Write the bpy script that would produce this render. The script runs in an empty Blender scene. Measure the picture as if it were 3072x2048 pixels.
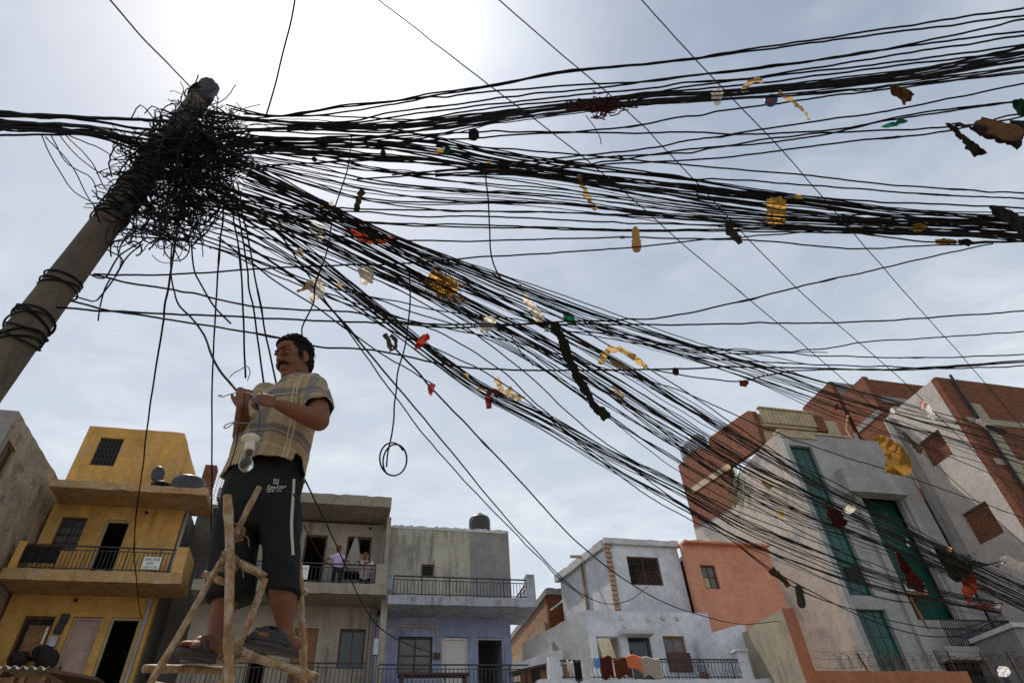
import bpy, bmesh, math, random
from mathutils import Vector as V, Matrix, noise
from mathutils.bvhtree import BVHTree
from math import sin, cos, pi, radians as RAD
random.seed(7)
SC = bpy.context.scene
COL = SC.collection

# ------------------------------------------------------------------ camera
FPX = 1866.0                                   # focal length in photo pixels (3072 wide)
PITCH, ROLL, AZ = RAD(41.1), RAD(-4.3), RAD(73.4)
CAM = V((0, 0, 1.5))
_f = V((0, cos(PITCH), sin(PITCH))); _u = V((0, -sin(PITCH), cos(PITCH))); _x = V((1, 0, 0))
CX = _x*cos(ROLL) + _u*sin(ROLL); CU = -_x*sin(ROLL) + _u*cos(ROLL); CF = _f
cd = bpy.data.cameras.new('camera'); cam = bpy.data.objects.new('camera', cd); COL.objects.link(cam)
cd.sensor_width = 36; cd.lens = FPX/3072*36; cd.clip_start = 0.05; cd.clip_end = 2000
m = Matrix((CX, CU, -CF)).transposed().to_4x4(); m.translation = CAM
cam.matrix_world = m
SC.camera = cam
UV_ = V((sin(AZ), cos(AZ), 0)); WV = V((-cos(AZ), sin(AZ), 0)); ZV = V((0, 0, 1))   # street axes: along the fronts, away from the street
ROT = math.atan2(UV_.y, UV_.x)

def ray(px, py): return CF + CX*((px-1536)/FPX) - CU*((py-1024)/FPX)
def hit(px, py, n, D):
    d = ray(px, py); return CAM + d*((D - n.dot(CAM))/n.dot(d))
def uwz(P): return (P.dot(UV_), P.dot(WV), P.z)
def world(u, w, z): return UV_*u + WV*w + ZV*z
def PW(px, py, w):                              # photo point on the vertical plane w -> (u, z)
    P = hit(px, py, WV, w); return P.dot(UV_), P.z
def PU(px, py, u):                              # photo point on the vertical plane u -> (w, z)
    P = hit(px, py, UV_, u); return P.dot(WV), P.z
def deep(px, py, d): return CAM + ray(px, py)*d

# ------------------------------------------------------------------ mesh builder
class MB:
    def __init__(s): s.v = []; s.f = []; s.mi = []; s.cur = 0
    def add(s, vs, fs):
        b = len(s.v); s.v += [V(p) for p in vs]
        for f in fs: s.f.append([b+i for i in f]); s.mi.append(s.cur)
    def box(s, a, b):
        x0, y0, z0 = a; x1, y1, z1 = b
        s.add([(x0,y0,z0),(x1,y0,z0),(x1,y1,z0),(x0,y1,z0),(x0,y0,z1),(x1,y0,z1),(x1,y1,z1),(x0,y1,z1)],
              [(0,3,2,1),(4,5,6,7),(0,1,5,4),(1,2,6,5),(2,3,7,6),(3,0,4,7)])
    def rbox(s, a, b, n=14, amp=0.02, rnd=None):  # long box whose edges wander a little (hand-laid concrete)
        rnd = rnd or random
        x0, y0, z0 = a; x1, y1, z1 = b
        n = max(2, min(40, int(abs(x1-x0)/0.22)))
        vs = []
        for i in range(n+1):
            x = x0+(x1-x0)*i/n
            j = lambda: rnd.uniform(-amp, amp)
            vs += [(x, y0+j(), z0+j()*.6), (x, y1, z0), (x, y1, z1), (x, y0+j(), z1+j())]
        fs = [(0,1,2,3), tuple(4*n+k for k in (3,2,1,0))]
        for i in range(n):
            for k in range(4):
                fs.append((4*i+k, 4*i+4+k, 4*i+4+(k+1)%4, 4*i+(k+1)%4))
        s.add(vs, fs)
    def prism(s, pts, d):                        # polygon pts extruded by vector d
        n = len(pts); d = V(d)
        vs = [V(p) for p in pts] + [V(p)+d for p in pts]
        s.add(vs, [tuple(range(n))[::-1], tuple(range(n, 2*n))] + [(i, (i+1) % n, n+(i+1) % n, n+i) for i in range(n)])
    def tube(s, pts, r, n=6, cap=True):
        pts = [V(p) for p in pts]; N = len(pts)
        if N < 2: return
        rs = r if isinstance(r, (list, tuple)) else [r]*N
        t0 = (pts[1]-pts[0]).normalized()
        a = t0.orthogonal().normalized(); vs = []
        for i in range(N):
            t = (pts[min(i+1, N-1)]-pts[max(i-1, 0)])
            t = t.normalized() if t.length > 1e-9 else t0
            a = (a - t*a.dot(t)); a = a.normalized() if a.length > 1e-6 else t.orthogonal().normalized()
            b = t.cross(a)
            for k in range(n):
                q = 2*pi*k/n; vs.append(pts[i] + (a*cos(q)+b*sin(q))*rs[i])
        fs = []
        for i in range(N-1):
            for k in range(n): fs.append((i*n+k, i*n+(k+1) % n, (i+1)*n+(k+1) % n, (i+1)*n+k))
        if cap: fs += [tuple(range(n))[::-1], tuple(range((N-1)*n, N*n))]
        s.add(vs, fs)
    def ell(s, c, ax, r, nu=14, nv=9):           # ellipsoid: centre, three axes, three radii
        c = V(c); ax = [V(a) for a in ax]; vs = []; fs = []
        for j in range(1, nv):
            th = pi*j/nv
            for i in range(nu):
                ph = 2*pi*i/nu
                vs.append(c + ax[0]*(r[0]*sin(th)*cos(ph)) + ax[1]*(r[1]*sin(th)*sin(ph)) + ax[2]*(r[2]*cos(th)))
        t = len(vs); vs.append(c+ax[2]*r[2]); vs.append(c-ax[2]*r[2])
        for j in range(nv-2):
            for i in range(nu): fs.append((j*nu+i, (j+1)*nu+i, (j+1)*nu+(i+1) % nu, j*nu+(i+1) % nu))
        for i in range(nu):
            fs.append((t, i, (i+1) % nu)); fs.append((t+1, (nv-2)*nu+(i+1) % nu, (nv-2)*nu+i))
        s.add(vs, fs)
    def sph(s, c, r, nu=12, nv=8): s.ell(c, ((1,0,0),(0,1,0),(0,0,1)), (r, r, r), nu, nv)
    def limb(s, pts, rs, n=14):                  # tapered limb with round joints
        s.tube(pts, rs, n)
        for p, r in zip(pts, rs): s.sph(p, r*0.995)
    def lathe(s, c, prof, n=24, ax=None):
        c = V(c); X, Y, Z = ax or (V((1,0,0)), V((0,1,0)), V((0,0,1))); vs = []; fs = []
        for (r, z) in prof:
            for k in range(n):
                q = 2*pi*k/n; vs.append(c + X*(r*cos(q)) + Y*(r*sin(q)) + Z*z)
        for i in range(len(prof)-1):
            for k in range(n): fs.append((i*n+k, i*n+(k+1) % n, (i+1)*n+(k+1) % n, (i+1)*n+k))
        fs += [tuple(range(n))[::-1], tuple(range((len(prof)-1)*n, len(prof)*n))]
        s.add(vs, fs)
    def rings(s, R, cap0=True, cap1=True):
        n = len(R[0]); vs = [p for r in R for p in r]; fs = []
        for i in range(len(R)-1):
            for k in range(n): fs.append((i*n+k, i*n+(k+1) % n, (i+1)*n+(k+1) % n, (i+1)*n+k))
        if cap0: fs.append(tuple(range(n))[::-1])
        if cap1: fs.append(tuple(range((len(R)-1)*n, len(R)*n)))
        s.add(vs, fs)
    def mesh(s, name, mats, off=V((0,0,0)), M=None, smooth=False):
        me = bpy.data.meshes.new(name)
        vs = [(M @ p) if M else p-off for p in s.v]
        me.from_pydata([tuple(p) for p in vs], [], s.f)
        for mt in (mats if isinstance(mats, (list, tuple)) else [mats]): me.materials.append(mt)
        me.polygons.foreach_set('material_index', s.mi)
        if smooth: me.polygons.foreach_set('use_smooth', [True]*len(me.polygons))
        me.update(); return me
    def build(s, name, mats, parent=None, off=V((0,0,0)), M=None, smooth=False):
        o = bpy.data.objects.new(name, s.mesh(name, mats, off, M, smooth)); COL.objects.link(o)
        if parent: o.parent = parent
        return o

def tag(o, label=None, cat=None, group=None, kind=None):
    if label: o['label'] = label
    if cat: o['category'] = cat
    if group: o['group'] = group
    if kind: o['kind'] = kind
    return o
def empty(name, loc, rz=0, label=None, cat=None, group=None):
    o = bpy.data.objects.new(name, None); COL.objects.link(o); o.empty_display_size = .2
    o.location = loc; o.rotation_euler = (0, 0, rz); return tag(o, label, cat, group)
def bake(o, mods):                               # apply modifiers by evaluating the object once
    for t, kw in mods:
        md = o.modifiers.new(t, t)
        for k, x in kw.items(): setattr(md, k, x)
    bpy.context.view_layer.update()
    ev = o.evaluated_get(bpy.context.evaluated_depsgraph_get())
    me = bpy.data.meshes.new_from_object(ev)
    o.modifiers.clear(); old = o.data; mats = list(old.materials); o.data = me; me.name = old.name
    bpy.data.meshes.remove(old)
    if not me.materials:
        for mt in mats: me.materials.append(mt)
    me.polygons.foreach_set('use_smooth', [True]*len(me.polygons)); me.update()
    return o
def fuse(o, vox=.006, it=4): return bake(o, [('REMESH', dict(mode='VOXEL', voxel_size=vox, use_smooth_shade=True)), ('SMOOTH', dict(factor=.5, iterations=it))])
def ruffle(o, amp, sc, seed=0):
    me = o.data
    for v in me.vertices:
        k = noise.noise(v.co*sc + V((seed, seed*2.1, 0))) + .5*noise.noise(v.co*sc*2.3 + V((seed+9, 0, 0)))
        v.co += v.normal*(k*amp)
    me.update()

# ------------------------------------------------------------------ materials
def newmat(name):
    mt = bpy.data.materials.new(name); mt.use_nodes = True; nt = mt.node_tree
    return mt, nt, nt.nodes, nt.links, nt.nodes['Principled BSDF']
def N(nd, t, **kw):
    n = nd.new(t)
    for k, x in kw.items():
        if k in n.inputs: n.inputs[k].default_value = x
        else: setattr(n, k, x)
    return n
def ramp(nd, pts):
    r = nd.new('ShaderNodeValToRGB'); e = r.color_ramp.elements
    while len(e) < len(pts): e.new(.5)
    for el, (p, c) in zip(e, pts): el.position = p; el.color = (*c, 1) if len(c) == 3 else c
    return r
def mixc(nd, lk, fac, a, b, mode='MIX'):
    n = nd.new('ShaderNodeMix'); n.data_type = 'RGBA'; n.blend_type = mode
    for i, x in ((0, fac), (6, a), (7, b)):
        if isinstance(x, bpy.types.NodeSocket): lk.new(x, n.inputs[i])
        else: n.inputs[i].default_value = (*x, 1) if isinstance(x, tuple) and len(x) == 3 else x
    return n.outputs[2]
def plain(name, c, rough=.6, metal=0, spec=.4, var=.0, scale=8, bump=0):
    mt, nt, nd, lk, b = newmat(name)
    b.inputs['Base Color'].default_value = (*c, 1); b.inputs['Roughness'].default_value = rough; b.inputs['Metallic'].default_value = metal
    b.inputs['Specular IOR Level'].default_value = spec
    if var or bump:
        tc = N(nd, 'ShaderNodeTexCoord'); ns = N(nd, 'ShaderNodeTexNoise', Scale=scale, Detail=5.0, Roughness=.6); lk.new(tc.outputs['Object'], ns.inputs['Vector'])
    if var:
        d = tuple(x*(1-var) for x in c); l = tuple(min(1, x*(1+var)) for x in c)
        r = ramp(nd, [(.3, d), (.7, l)]); lk.new(ns.outputs['Fac'], r.inputs['Fac']); lk.new(r.outputs['Color'], b.inputs['Base Color'])
    if bump:
        bp = N(nd, 'ShaderNodeBump', Strength=bump, Distance=.02); lk.new(ns.outputs['Fac'], bp.inputs['Height']); lk.new(bp.outputs['Normal'], b.inputs['Normal'])
    return mt
def plaster(name, c, dirt, wear=None, amt=.5, streak=.6, sc=1.0, bump=.5, patch=None, grain=35, bd=.02, even=.12):
    """painted plaster: mottled paint, big worn patches of another colour, vertical run-off streaks, fine grain bump"""
    mt, nt, nd, lk, b = newmat(name); b.inputs['Roughness'].default_value = .9; b.inputs['Specular IOR Level'].default_value = .15
    tc = N(nd, 'ShaderNodeTexCoord'); ob = tc.outputs['Object']
    n1 = N(nd, 'ShaderNodeTexNoise', Scale=.9*sc, Detail=8.0, Roughness=.65); lk.new(ob, n1.inputs['Vector'])
    r1 = ramp(nd, [(.32, tuple(x*.78 for x in c)), (.55, c), (.78, tuple(min(.9, x*1.13) for x in c))]); lk.new(n1.outputs['Fac'], r1.inputs['Fac'])
    col = r1.outputs['Color']
    wear = wear or tuple(x*.8+.06 for x in c)
    n2 = N(nd, 'ShaderNodeTexNoise', Scale=.55*sc, Detail=10.0, Roughness=.72, Distortion=.6); lk.new(ob, n2.inputs['Vector'])
    r2 = ramp(nd, [(.5, (0,0,0)), (.62, (amt,)*3)]); lk.new(n2.outputs['Fac'], r2.inputs['Fac'])
    col = mixc(nd, lk, r2.outputs['Color'], col, wear)
    if patch:                                     # sharp-edged peeled areas
        n4 = N(nd, 'ShaderNodeTexNoise', Scale=1.7*sc, Detail=9.0, Roughness=.7); lk.new(ob, n4.inputs['Vector'])
        r4 = ramp(nd, [(.57, (0,0,0)), (.6, (.8,)*3)]); lk.new(n4.outputs['Fac'], r4.inputs['Fac'])
        col = mixc(nd, lk, r4.outputs['Color'], col, patch)
    mp = N(nd, 'ShaderNodeMapping'); mp.inputs['Scale'].default_value = (4*sc, 4*sc, .5*sc); lk.new(ob, mp.inputs['Vector'])
    n3 = N(nd, 'ShaderNodeTexNoise', Scale=1.0, Detail=7.0, Roughness=.7); lk.new(mp.outputs['Vector'], n3.inputs['Vector'])
    r3 = ramp(nd, [(.47, (0,0,0)), (.68, (streak,)*3)]); lk.new(n3.outputs['Fac'], r3.inputs['Fac'])
    n7 = N(nd, 'ShaderNodeTexNoise', Scale=.75*sc, Detail=4.0, Roughness=.6); mp7 = N(nd, 'ShaderNodeMapping'); mp7.inputs['Location'].default_value = (7.3, 2.1, 4.4); lk.new(ob, mp7.inputs['Vector']); lk.new(mp7.outputs['Vector'], n7.inputs['Vector'])
    r7 = ramp(nd, [(.44, (even,)*3), (.62, (1,1,1))]); lk.new(n7.outputs['Fac'], r7.inputs['Fac'])
    col = mixc(nd, lk, mixc(nd, lk, 1.0, r3.outputs['Color'], r7.outputs['Color'], 'MULTIPLY'), col, dirt)
    n8 = N(nd, 'ShaderNodeTexNoise', Scale=5.5*sc, Detail=8.0, Roughness=.75); lk.new(ob, n8.inputs['Vector'])
    r8 = ramp(nd, [(.33, (.84,.83,.82)), (.67, (1.12,1.11,1.10))]); lk.new(n8.outputs['Fac'], r8.inputs['Fac'])
    col = mixc(nd, lk, 1.0, col, r8.outputs['Color'], 'MULTIPLY')
    lk.new(col, b.inputs['Base Color'])
    g = N(nd, 'ShaderNodeTexNoise', Scale=grain, Detail=6.0, Roughness=.7); lk.new(ob, g.inputs['Vector'])
    ad = N(nd, 'ShaderNodeMath', operation='MULTIPLY_ADD'); lk.new(n1.outputs['Fac'], ad.inputs[0]); ad.inputs[1].default_value = 1.6; lk.new(g.outputs['Fac'], ad.inputs[2])
    bp = N(nd, 'ShaderNodeBump', Strength=bump, Distance=bd); lk.new(ad.outputs[0], bp.inputs['Height']); lk.new(bp.outputs['Normal'], b.inputs['Normal'])
    return mt
def brick(name, axis='u', c1=(.25,.078,.04), c2=(.13,.042,.026), mortar=(.20,.145,.105), bump=.8, dirt=.35):
    mt, nt, nd, lk, b = newmat(name); b.inputs['Roughness'].default_value = .95; b.inputs['Specular IOR Level'].default_value = .1
    tc = N(nd, 'ShaderNodeTexCoord'); sp = N(nd, 'ShaderNodeSeparateXYZ'); cb = N(nd, 'ShaderNodeCombineXYZ')
    lk.new(tc.outputs['Object'], sp.inputs[0]); lk.new(sp.outputs['X' if axis == 'u' else 'Y'], cb.inputs[0]); lk.new(sp.outputs['Z'], cb.inputs[1])
    bt = N(nd, 'ShaderNodeTexBrick', Scale=1.0); bt.inputs['Brick Width'].default_value = .25; bt.inputs['Row Height'].default_value = .085
    bt.inputs['Mortar Size'].default_value = .012; bt.inputs['Mortar Smooth'].default_value = .3; bt.inputs['Bias'].default_value = -.2
    for k, x in (('Color1', c1), ('Color2', c2), ('Mortar', mortar)): bt.inputs[k].default_value = (*x, 1)
    wob = N(nd, 'ShaderNodeTexNoise', Scale=6.0, Detail=2.0); lk.new(tc.outputs['Object'], wob.inputs['Vector'])
    wm = N(nd, 'ShaderNodeVectorMath', operation='MULTIPLY_ADD'); lk.new(wob.outputs['Color'], wm.inputs[0]); wm.inputs[1].default_value = (.04, .03, 0); lk.new(cb.outputs[0], wm.inputs[2])
    lk.new(wm.outputs[0], bt.inputs['Vector'])
    n = N(nd, 'ShaderNodeTexNoise', Scale=1.1, Detail=9.0, Roughness=.7); lk.new(tc.outputs['Object'], n.inputs['Vector'])
    r = ramp(nd, [(.45, (0,0,0)), (.75, (dirt,)*3)]); lk.new(n.outputs['Fac'], r.inputs['Fac'])
    col = mixc(nd, lk, r.outputs['Color'], bt.outputs['Color'], (.16,.12,.09))
    n5 = N(nd, 'ShaderNodeTexNoise', Scale=14.0, Detail=4.0); lk.new(tc.outputs['Object'], n5.inputs['Vector'])
    r5 = ramp(nd, [(.3, (.65,.65,.65)), (.7, (1.25,1.2,1.15))]); lk.new(n5.outputs['Fac'], r5.inputs['Fac'])
    col = mixc(nd, lk, 1.0, col, r5.outputs['Color'], 'MULTIPLY')
    lk.new(col, b.inputs['Base Color'])
    h = N(nd, 'ShaderNodeMath', operation='MULTIPLY_ADD'); lk.new(bt.outputs['Fac'], h.inputs[0]); h.inputs[1].default_value = -1.0
    g = N(nd, 'ShaderNodeTexNoise', Scale=24.0, Detail=5.0, Roughness=.7); lk.new(tc.outputs['Object'], g.inputs['Vector']); lk.new(g.outputs['Fac'], h.inputs[2])
    bp = N(nd, 'ShaderNodeBump', Strength=bump, Distance=.03); lk.new(h.outputs[0], bp.inputs['Height']); lk.new(bp.outputs['Normal'], b.inputs['Normal'])
    return mt
def cloth(name, c, trans=.0, var=.25, rough=.9, scale=20):
    mt = plain(name, c, rough, 0, .1, var, scale, .3)
    if trans:
        nt = mt.node_tree; nd, lk = nt.nodes, nt.links; b = nd['Principled BSDF']; out = nd['Material Output']
        t = N(nd, 'ShaderNodeBsdfTranslucent'); t.inputs[0].default_value = (*[min(1, x*1.15) for x in c], 1)
        mx = N(nd, 'ShaderNodeMixShader'); mx.inputs[0].default_value = trans
        lk.new(b.outputs[0], mx.inputs[1]); lk.new(t.outputs[0], mx.inputs[2]); lk.new(mx.outputs[0], out.inputs['Surface'])
    return mt

M = {}
M['yellow'] = plaster('yellow_plaster', (.60,.345,.10), (.20,.115,.045), (.50,.33,.16), .7, .7, even=.3)
M['yellow_edge'] = plaster('weathered_yellow_edge', (.47,.30,.14), (.13,.08,.045), (.46,.38,.28), .8, .6, 1.6, patch=(.33,.20,.10))
M['sidegrey'] = plaster('bare_dark_plaster', (.20,.18,.15), (.09,.08,.07))
M['beige'] = plaster('beige_grey_plaster', (.35,.305,.245), (.13,.11,.09), (.25,.235,.21), .8, .8, even=.3)
M['beige_edge'] = plaster('beige_edge', (.33,.29,.225), (.10,.09,.07), (.25,.23,.20), .8, .8, 1.4)
M['blue'] = plaster('lilac_blue_plaster', (.26,.30,.46), (.15,.15,.19), (.42,.43,.47), .95, .5, .9)
M['blue_pale'] = plaster('pale_blue_plaster', (.40,.42,.48), (.14,.14,.14), (.43,.42,.41), .7, .7, 1.3, patch=(.25,.235,.21))
M['stained'] = plaster('water_stained_wall', (.45,.43,.36), (.13,.11,.09), (.42,.36,.22), .8, .95, 1.1, even=.75)
M['concrete'] = plaster('bare_concrete', (.27,.26,.25), (.14,.13,.12), (.29,.275,.265), .6, .5)
M['white'] = plaster('white_wash', (.66,.68,.72), (.30,.30,.31), (.54,.55,.58), .7, .5)
M['white_edge'] = plaster('white_parapet', (.58,.58,.58), (.22,.21,.20), (.50,.49,.47), .6, .5, 1.6)
M['pink'] = plaster('salmon_paint', (.68,.315,.205), (.42,.20,.13), (.60,.30,.20), .5, .25, .8, bump=.2)
M['greycement'] = plaster('stained_cement', (.46,.405,.35), (.22,.20,.18), (.24,.24,.255), .95, .35, .9)
M['greyfront'] = plaster('light_grey_render', (.37,.37,.365), (.19,.19,.18), (.28,.27,.25), .6, .4)
M['roughcast'] = plaster('roughcast', (.55,.50,.46), (.36,.33,.30), (.50,.45,.42), .4, .2, 1.0, 1.0, grain=17, bd=.05)
M['moss'] = plaster('stained_panel', (.36,.32,.24), (.12,.10,.07), (.31,.28,.22), .8, .8, 1.0)
M['orange'] = plaster('orange_wash', (.40,.16,.085), (.16,.075,.05), (.34,.145,.085), .7, .7)
M['stone'] = plaster('old_stone_plaster', (.40,.33,.23), (.15,.12,.09), (.25,.2,.15), .9, .7, 1.6, .8, patch=(.17,.13,.10))
M['creamin'] = plaster('cream_wall', (.62,.58,.44), (.45,.40,.30))
M['pole'] = plaster('weathered_pole_concrete', (.145,.115,.088), (.06,.05,.04), (.115,.095,.08), .9, .8, 4.0, .6, grain=60)
M['brick_u'] = brick('brick_front', 'u'); M['brick_w'] = brick('brick_side', 'w')
M['palebrick_w'] = brick('pale_brick', 'w', (.40,.24,.14), (.28,.15,.09), (.34,.28,.2)); M['shadebrick_u'] = brick('shade_brick', 'u', (.24,.08,.03), (.17,.055,.025), (.16,.09,.05))  # pale flank and dark front: the brick house's sun and shade put into colour
M['cable'] = plain('black_cable', (.004,.004,.004), .6, 0, .16, .35, 30)
M['cable_grey'] = plain('dusty_cable', (.018,.017,.016), .65, 0, .2, .4, 30)
M['iron'] = plain('dark_iron', (.035,.035,.038), .55, .2, .4, .4, 20)
M['iron_rust'] = plain('rusty_iron', (.10,.055,.035), .8, .1, .3, .5, 25)
M['wood'] = plain('brown_door_wood', (.23,.115,.05), .7, 0, .3, .35, 6)
M['wood_pale'] = plain('faded_door', (.40,.29,.24), .8, 0, .2, .15, 3)
M['wood_red'] = plain('red_brown_frame', (.095,.042,.028), .6, 0, .3, .3, 9)
M['door_white'] = plain('white_door_paint', (.60,.57,.53), .6, 0, .3, .08, 3)
M['dark'] = plain('interior_shade_paint', (.02,.018,.016), .9)  # near-black sheets: the shade of unlit rooms and recesses put into colour
M['glass_dark'] = plain('dark_window_glass', (.02,.022,.022), .12, 0, .6, .4, 3)
M['glass_grey'] = plain('dusty_glass', (.10,.10,.09), .3, 0, .5, .4, 2)
M['tank'] = plain('black_plastic', (.018,.019,.02), .4, 0, .5)
M['steel'] = plain('dull_steel', (.32,.33,.35), .35, .8, .5, .2, 5)
M['tin'] = plain('galvanised_tin', (.42,.40,.38), .45, .6, .4, .35, 4)
M['cream'] = plain('cream_paint', (.40,.325,.205), .7, 0, .3, .2, 3)
M['pvc'] = plain('grey_pipe', (.28,.29,.31), .5, 0, .4, .25, 4)
M['signwhite'] = plain('sign_white', (.68,.68,.66), .5, 0, .3, .1, 8)
M['ink_green'] = plain('green_lettering', (.03,.16,.09), .6); M['ink_red'] = plain('red_lettering', (.45,.06,.05), .6); M['ink_dark'] = plain('dark_lettering', (.05,.06,.08), .6)
def greenglass():
    mt, nt, nd, lk, b = newmat('green_glass'); b.inputs['Roughness'].default_value = .12; b.inputs['Specular IOR Level'].default_value = .3
    tc = N(nd, 'ShaderNodeTexCoord'); n = N(nd, 'ShaderNodeTexNoise', Scale=.8, Detail=3.0); lk.new(tc.outputs['Object'], n.inputs['Vector'])
    r = ramp(nd, [(.35, (.004,.048,.036)), (.65, (.010,.085,.064))]); lk.new(n.outputs['Fac'], r.inputs['Fac']); lk.new(r.outputs['Color'], b.inputs['Base Color'])
    bp = N(nd, 'ShaderNodeBump', Strength=.05, Distance=.05); lk.new(n.outputs['Fac'], bp.inputs['Height']); lk.new(bp.outputs['Normal'], b.inputs['Normal'])
    return mt
M['green'] = greenglass()

# ------------------------------------------------------------------ light and sky
SUN_AZ, SUN_EL = RAD(-41), RAD(64)
sd = V((sin(SUN_AZ)*cos(SUN_EL), cos(SUN_AZ)*cos(SUN_EL), sin(SUN_EL)))
sl = bpy.data.lights.new('sun', 'SUN'); sl.energy = 5.0; sl.angle = RAD(.5); sl.color = (1, .94, .84)
so = bpy.data.objects.new('sun', sl); COL.objects.link(so); so.rotation_euler = (-sd).to_track_quat('-Z', 'Y').to_euler(); so.location = (0, 0, 40)
wd = bpy.data.worlds.new('World'); SC.world = wd; wd.use_nodes = True
nd, lk = wd.node_tree.nodes, wd.node_tree.links
bg = nd['Background']; bg.inputs['Strength'].default_value = 0.10
sk = nd.new('ShaderNodeTexSky'); sk.sky_type = 'NISHITA'; sk.sun_disc = False; sk.sun_elevation = SUN_EL; sk.sun_rotation = SUN_AZ
sk.air_density = 1.0; sk.dust_density = 2.0; sk.ozone_density = 1.0; sk.altitude = 200
tc = nd.new('ShaderNodeTexCoord')
# thin high cloud: noise over the sky dome, laid out on a plane overhead (direction / height)
sp = nd.new('ShaderNodeSeparateXYZ'); lk.new(tc.outputs['Generated'], sp.inputs[0])
mz = N(nd, 'ShaderNodeMath', operation='MAXIMUM'); lk.new(sp.outputs['Z'], mz.inputs[0]); mz.inputs[1].default_value = .08
dv = N(nd, 'ShaderNodeVectorMath', operation='DIVIDE'); lk.new(tc.outputs['Generated'], dv.inputs[0]); lk.new(mz.outputs[0], dv.inputs[1])
mp = nd.new('ShaderNodeMapping'); mp.inputs['Rotation'].default_value = (0, 0, RAD(35)); mp.inputs['Scale'].default_value = (1.0, 1.2, 1); mp.inputs['Location'].default_value = (3.1, 1.7, 0); lk.new(dv.outputs[0], mp.inputs['Vector'])
n1 = N(nd, 'ShaderNodeTexNoise', Scale=3.6, Detail=10.0, Roughness=.58, Distortion=.3); lk.new(mp.outputs['Vector'], n1.inputs['Vector'])
n2 = N(nd, 'ShaderNodeTexNoise', Scale=.7, Detail=3.0, Roughness=.5); lk.new(mp.outputs['Vector'], n2.inputs['Vector'])
r1 = ramp(nd, [(.42, (0,0,0)), (.80, (1,1,1))]); lk.new(n1.outputs['Fac'], r1.inputs['Fac'])
r2 = ramp(nd, [(.35, (.15,.15,.15)), (.62, (1,1,1))]); lk.new(n2.outputs['Fac'], r2.inputs['Fac'])
cl = N(nd, 'ShaderNodeMath', operation='MULTIPLY'); lk.new(r1.outputs['Color'], cl.inputs[0]); lk.new(r2.outputs['Color'], cl.inputs[1])
# veil of bright haze round the sun
dt = N(nd, 'ShaderNodeVectorMath', operation='DOT_PRODUCT'); lk.new(tc.outputs['Generated'], dt.inputs[0]); dt.inputs[1].default_value = (-.158, .352, .923)   # glow centre, placed by hand just right of the sun
SKY = dict(sk=sk, bg=bg)
def mth(op, a, b=None):
    n = N(nd, 'ShaderNodeMath', operation=op)
    for i, x in ((0, a), (1, b)):
        if x is None: continue
        if isinstance(x, (int, float)): n.inputs[i].default_value = x
        else: lk.new(x, n.inputs[i])
    return n.outputs[0]
d0 = mth('MAXIMUM', dt.outputs['Value'], 0.0)
halo = mth('ADD', mth('ADD', mth('MULTIPLY', mth('POWER', d0, 260.0), 8.0), mth('MULTIPLY', mth('POWER', d0, 36.0), 3.4)), mth('MULTIPLY', mth('POWER', d0, 8.0), 1.4))
hs = N(nd, 'ShaderNodeSeparateXYZ')
base = mixc(nd, lk, .66, sk.outputs[0], (3.0, 3.7, 4.75))
hz = mth('MINIMUM', mth('MAXIMUM', mth('MULTIPLY', mth('SUBTRACT', .90, sp.outputs['Z']), 1.9), 0.0), 1.0)
base = mixc(nd, lk, mth('MULTIPLY', hz, .72), base, (7.5, 8.15, 8.8))
cloudcol = mixc(nd, lk, mth('MULTIPLY', cl.outputs[0], .55), base, (9.6, 9.8, 10.0))
hc = N(nd, 'ShaderNodeCombineColor'); lk.new(mth('MULTIPLY', halo, 1.0), hc.inputs[0]); lk.new(mth('MULTIPLY', halo, .99), hc.inputs[1]); lk.new(mth('MULTIPLY', halo, .96), hc.inputs[2])
fin = mixc(nd, lk, 1.0, cloudcol, hc.outputs[0], 'ADD')
lk.new(fin, bg.inputs['Color'])
vs = SC.view_settings; vs.view_transform = 'Standard'; vs.look = 'None'; vs.gamma = 1; vs.exposure = .08
SC.cycles.max_bounces = 8; SC.cycles.diffuse_bounces = 4
SC.cycles.caustics_reflective = False; SC.cycles.caustics_refractive = False

# ------------------------------------------------------------------ ground (never in view, but it lights the fronts)
g = MB(); g.box((-300,-300,-.5), (300,300,0)); tag(g.build('ground', plain('dusty_ground', (.19,.165,.135), .95, 0, .1, .2, .6, .3)), kind='structure')
r_ = MB(); a_, b_ = world(-60, 8, .004), world(60, 8, .004); c_, d_ = world(60, 15, .004), world(-60, 15, .004)
r_.add([a_, b_, c_, d_], [(0,1,2,3)]); tag(r_.build('lane', plain('lane_surface', (.16,.145,.125), .95, 0, .1, .25, 1.2, .3)), kind='structure')
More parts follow.
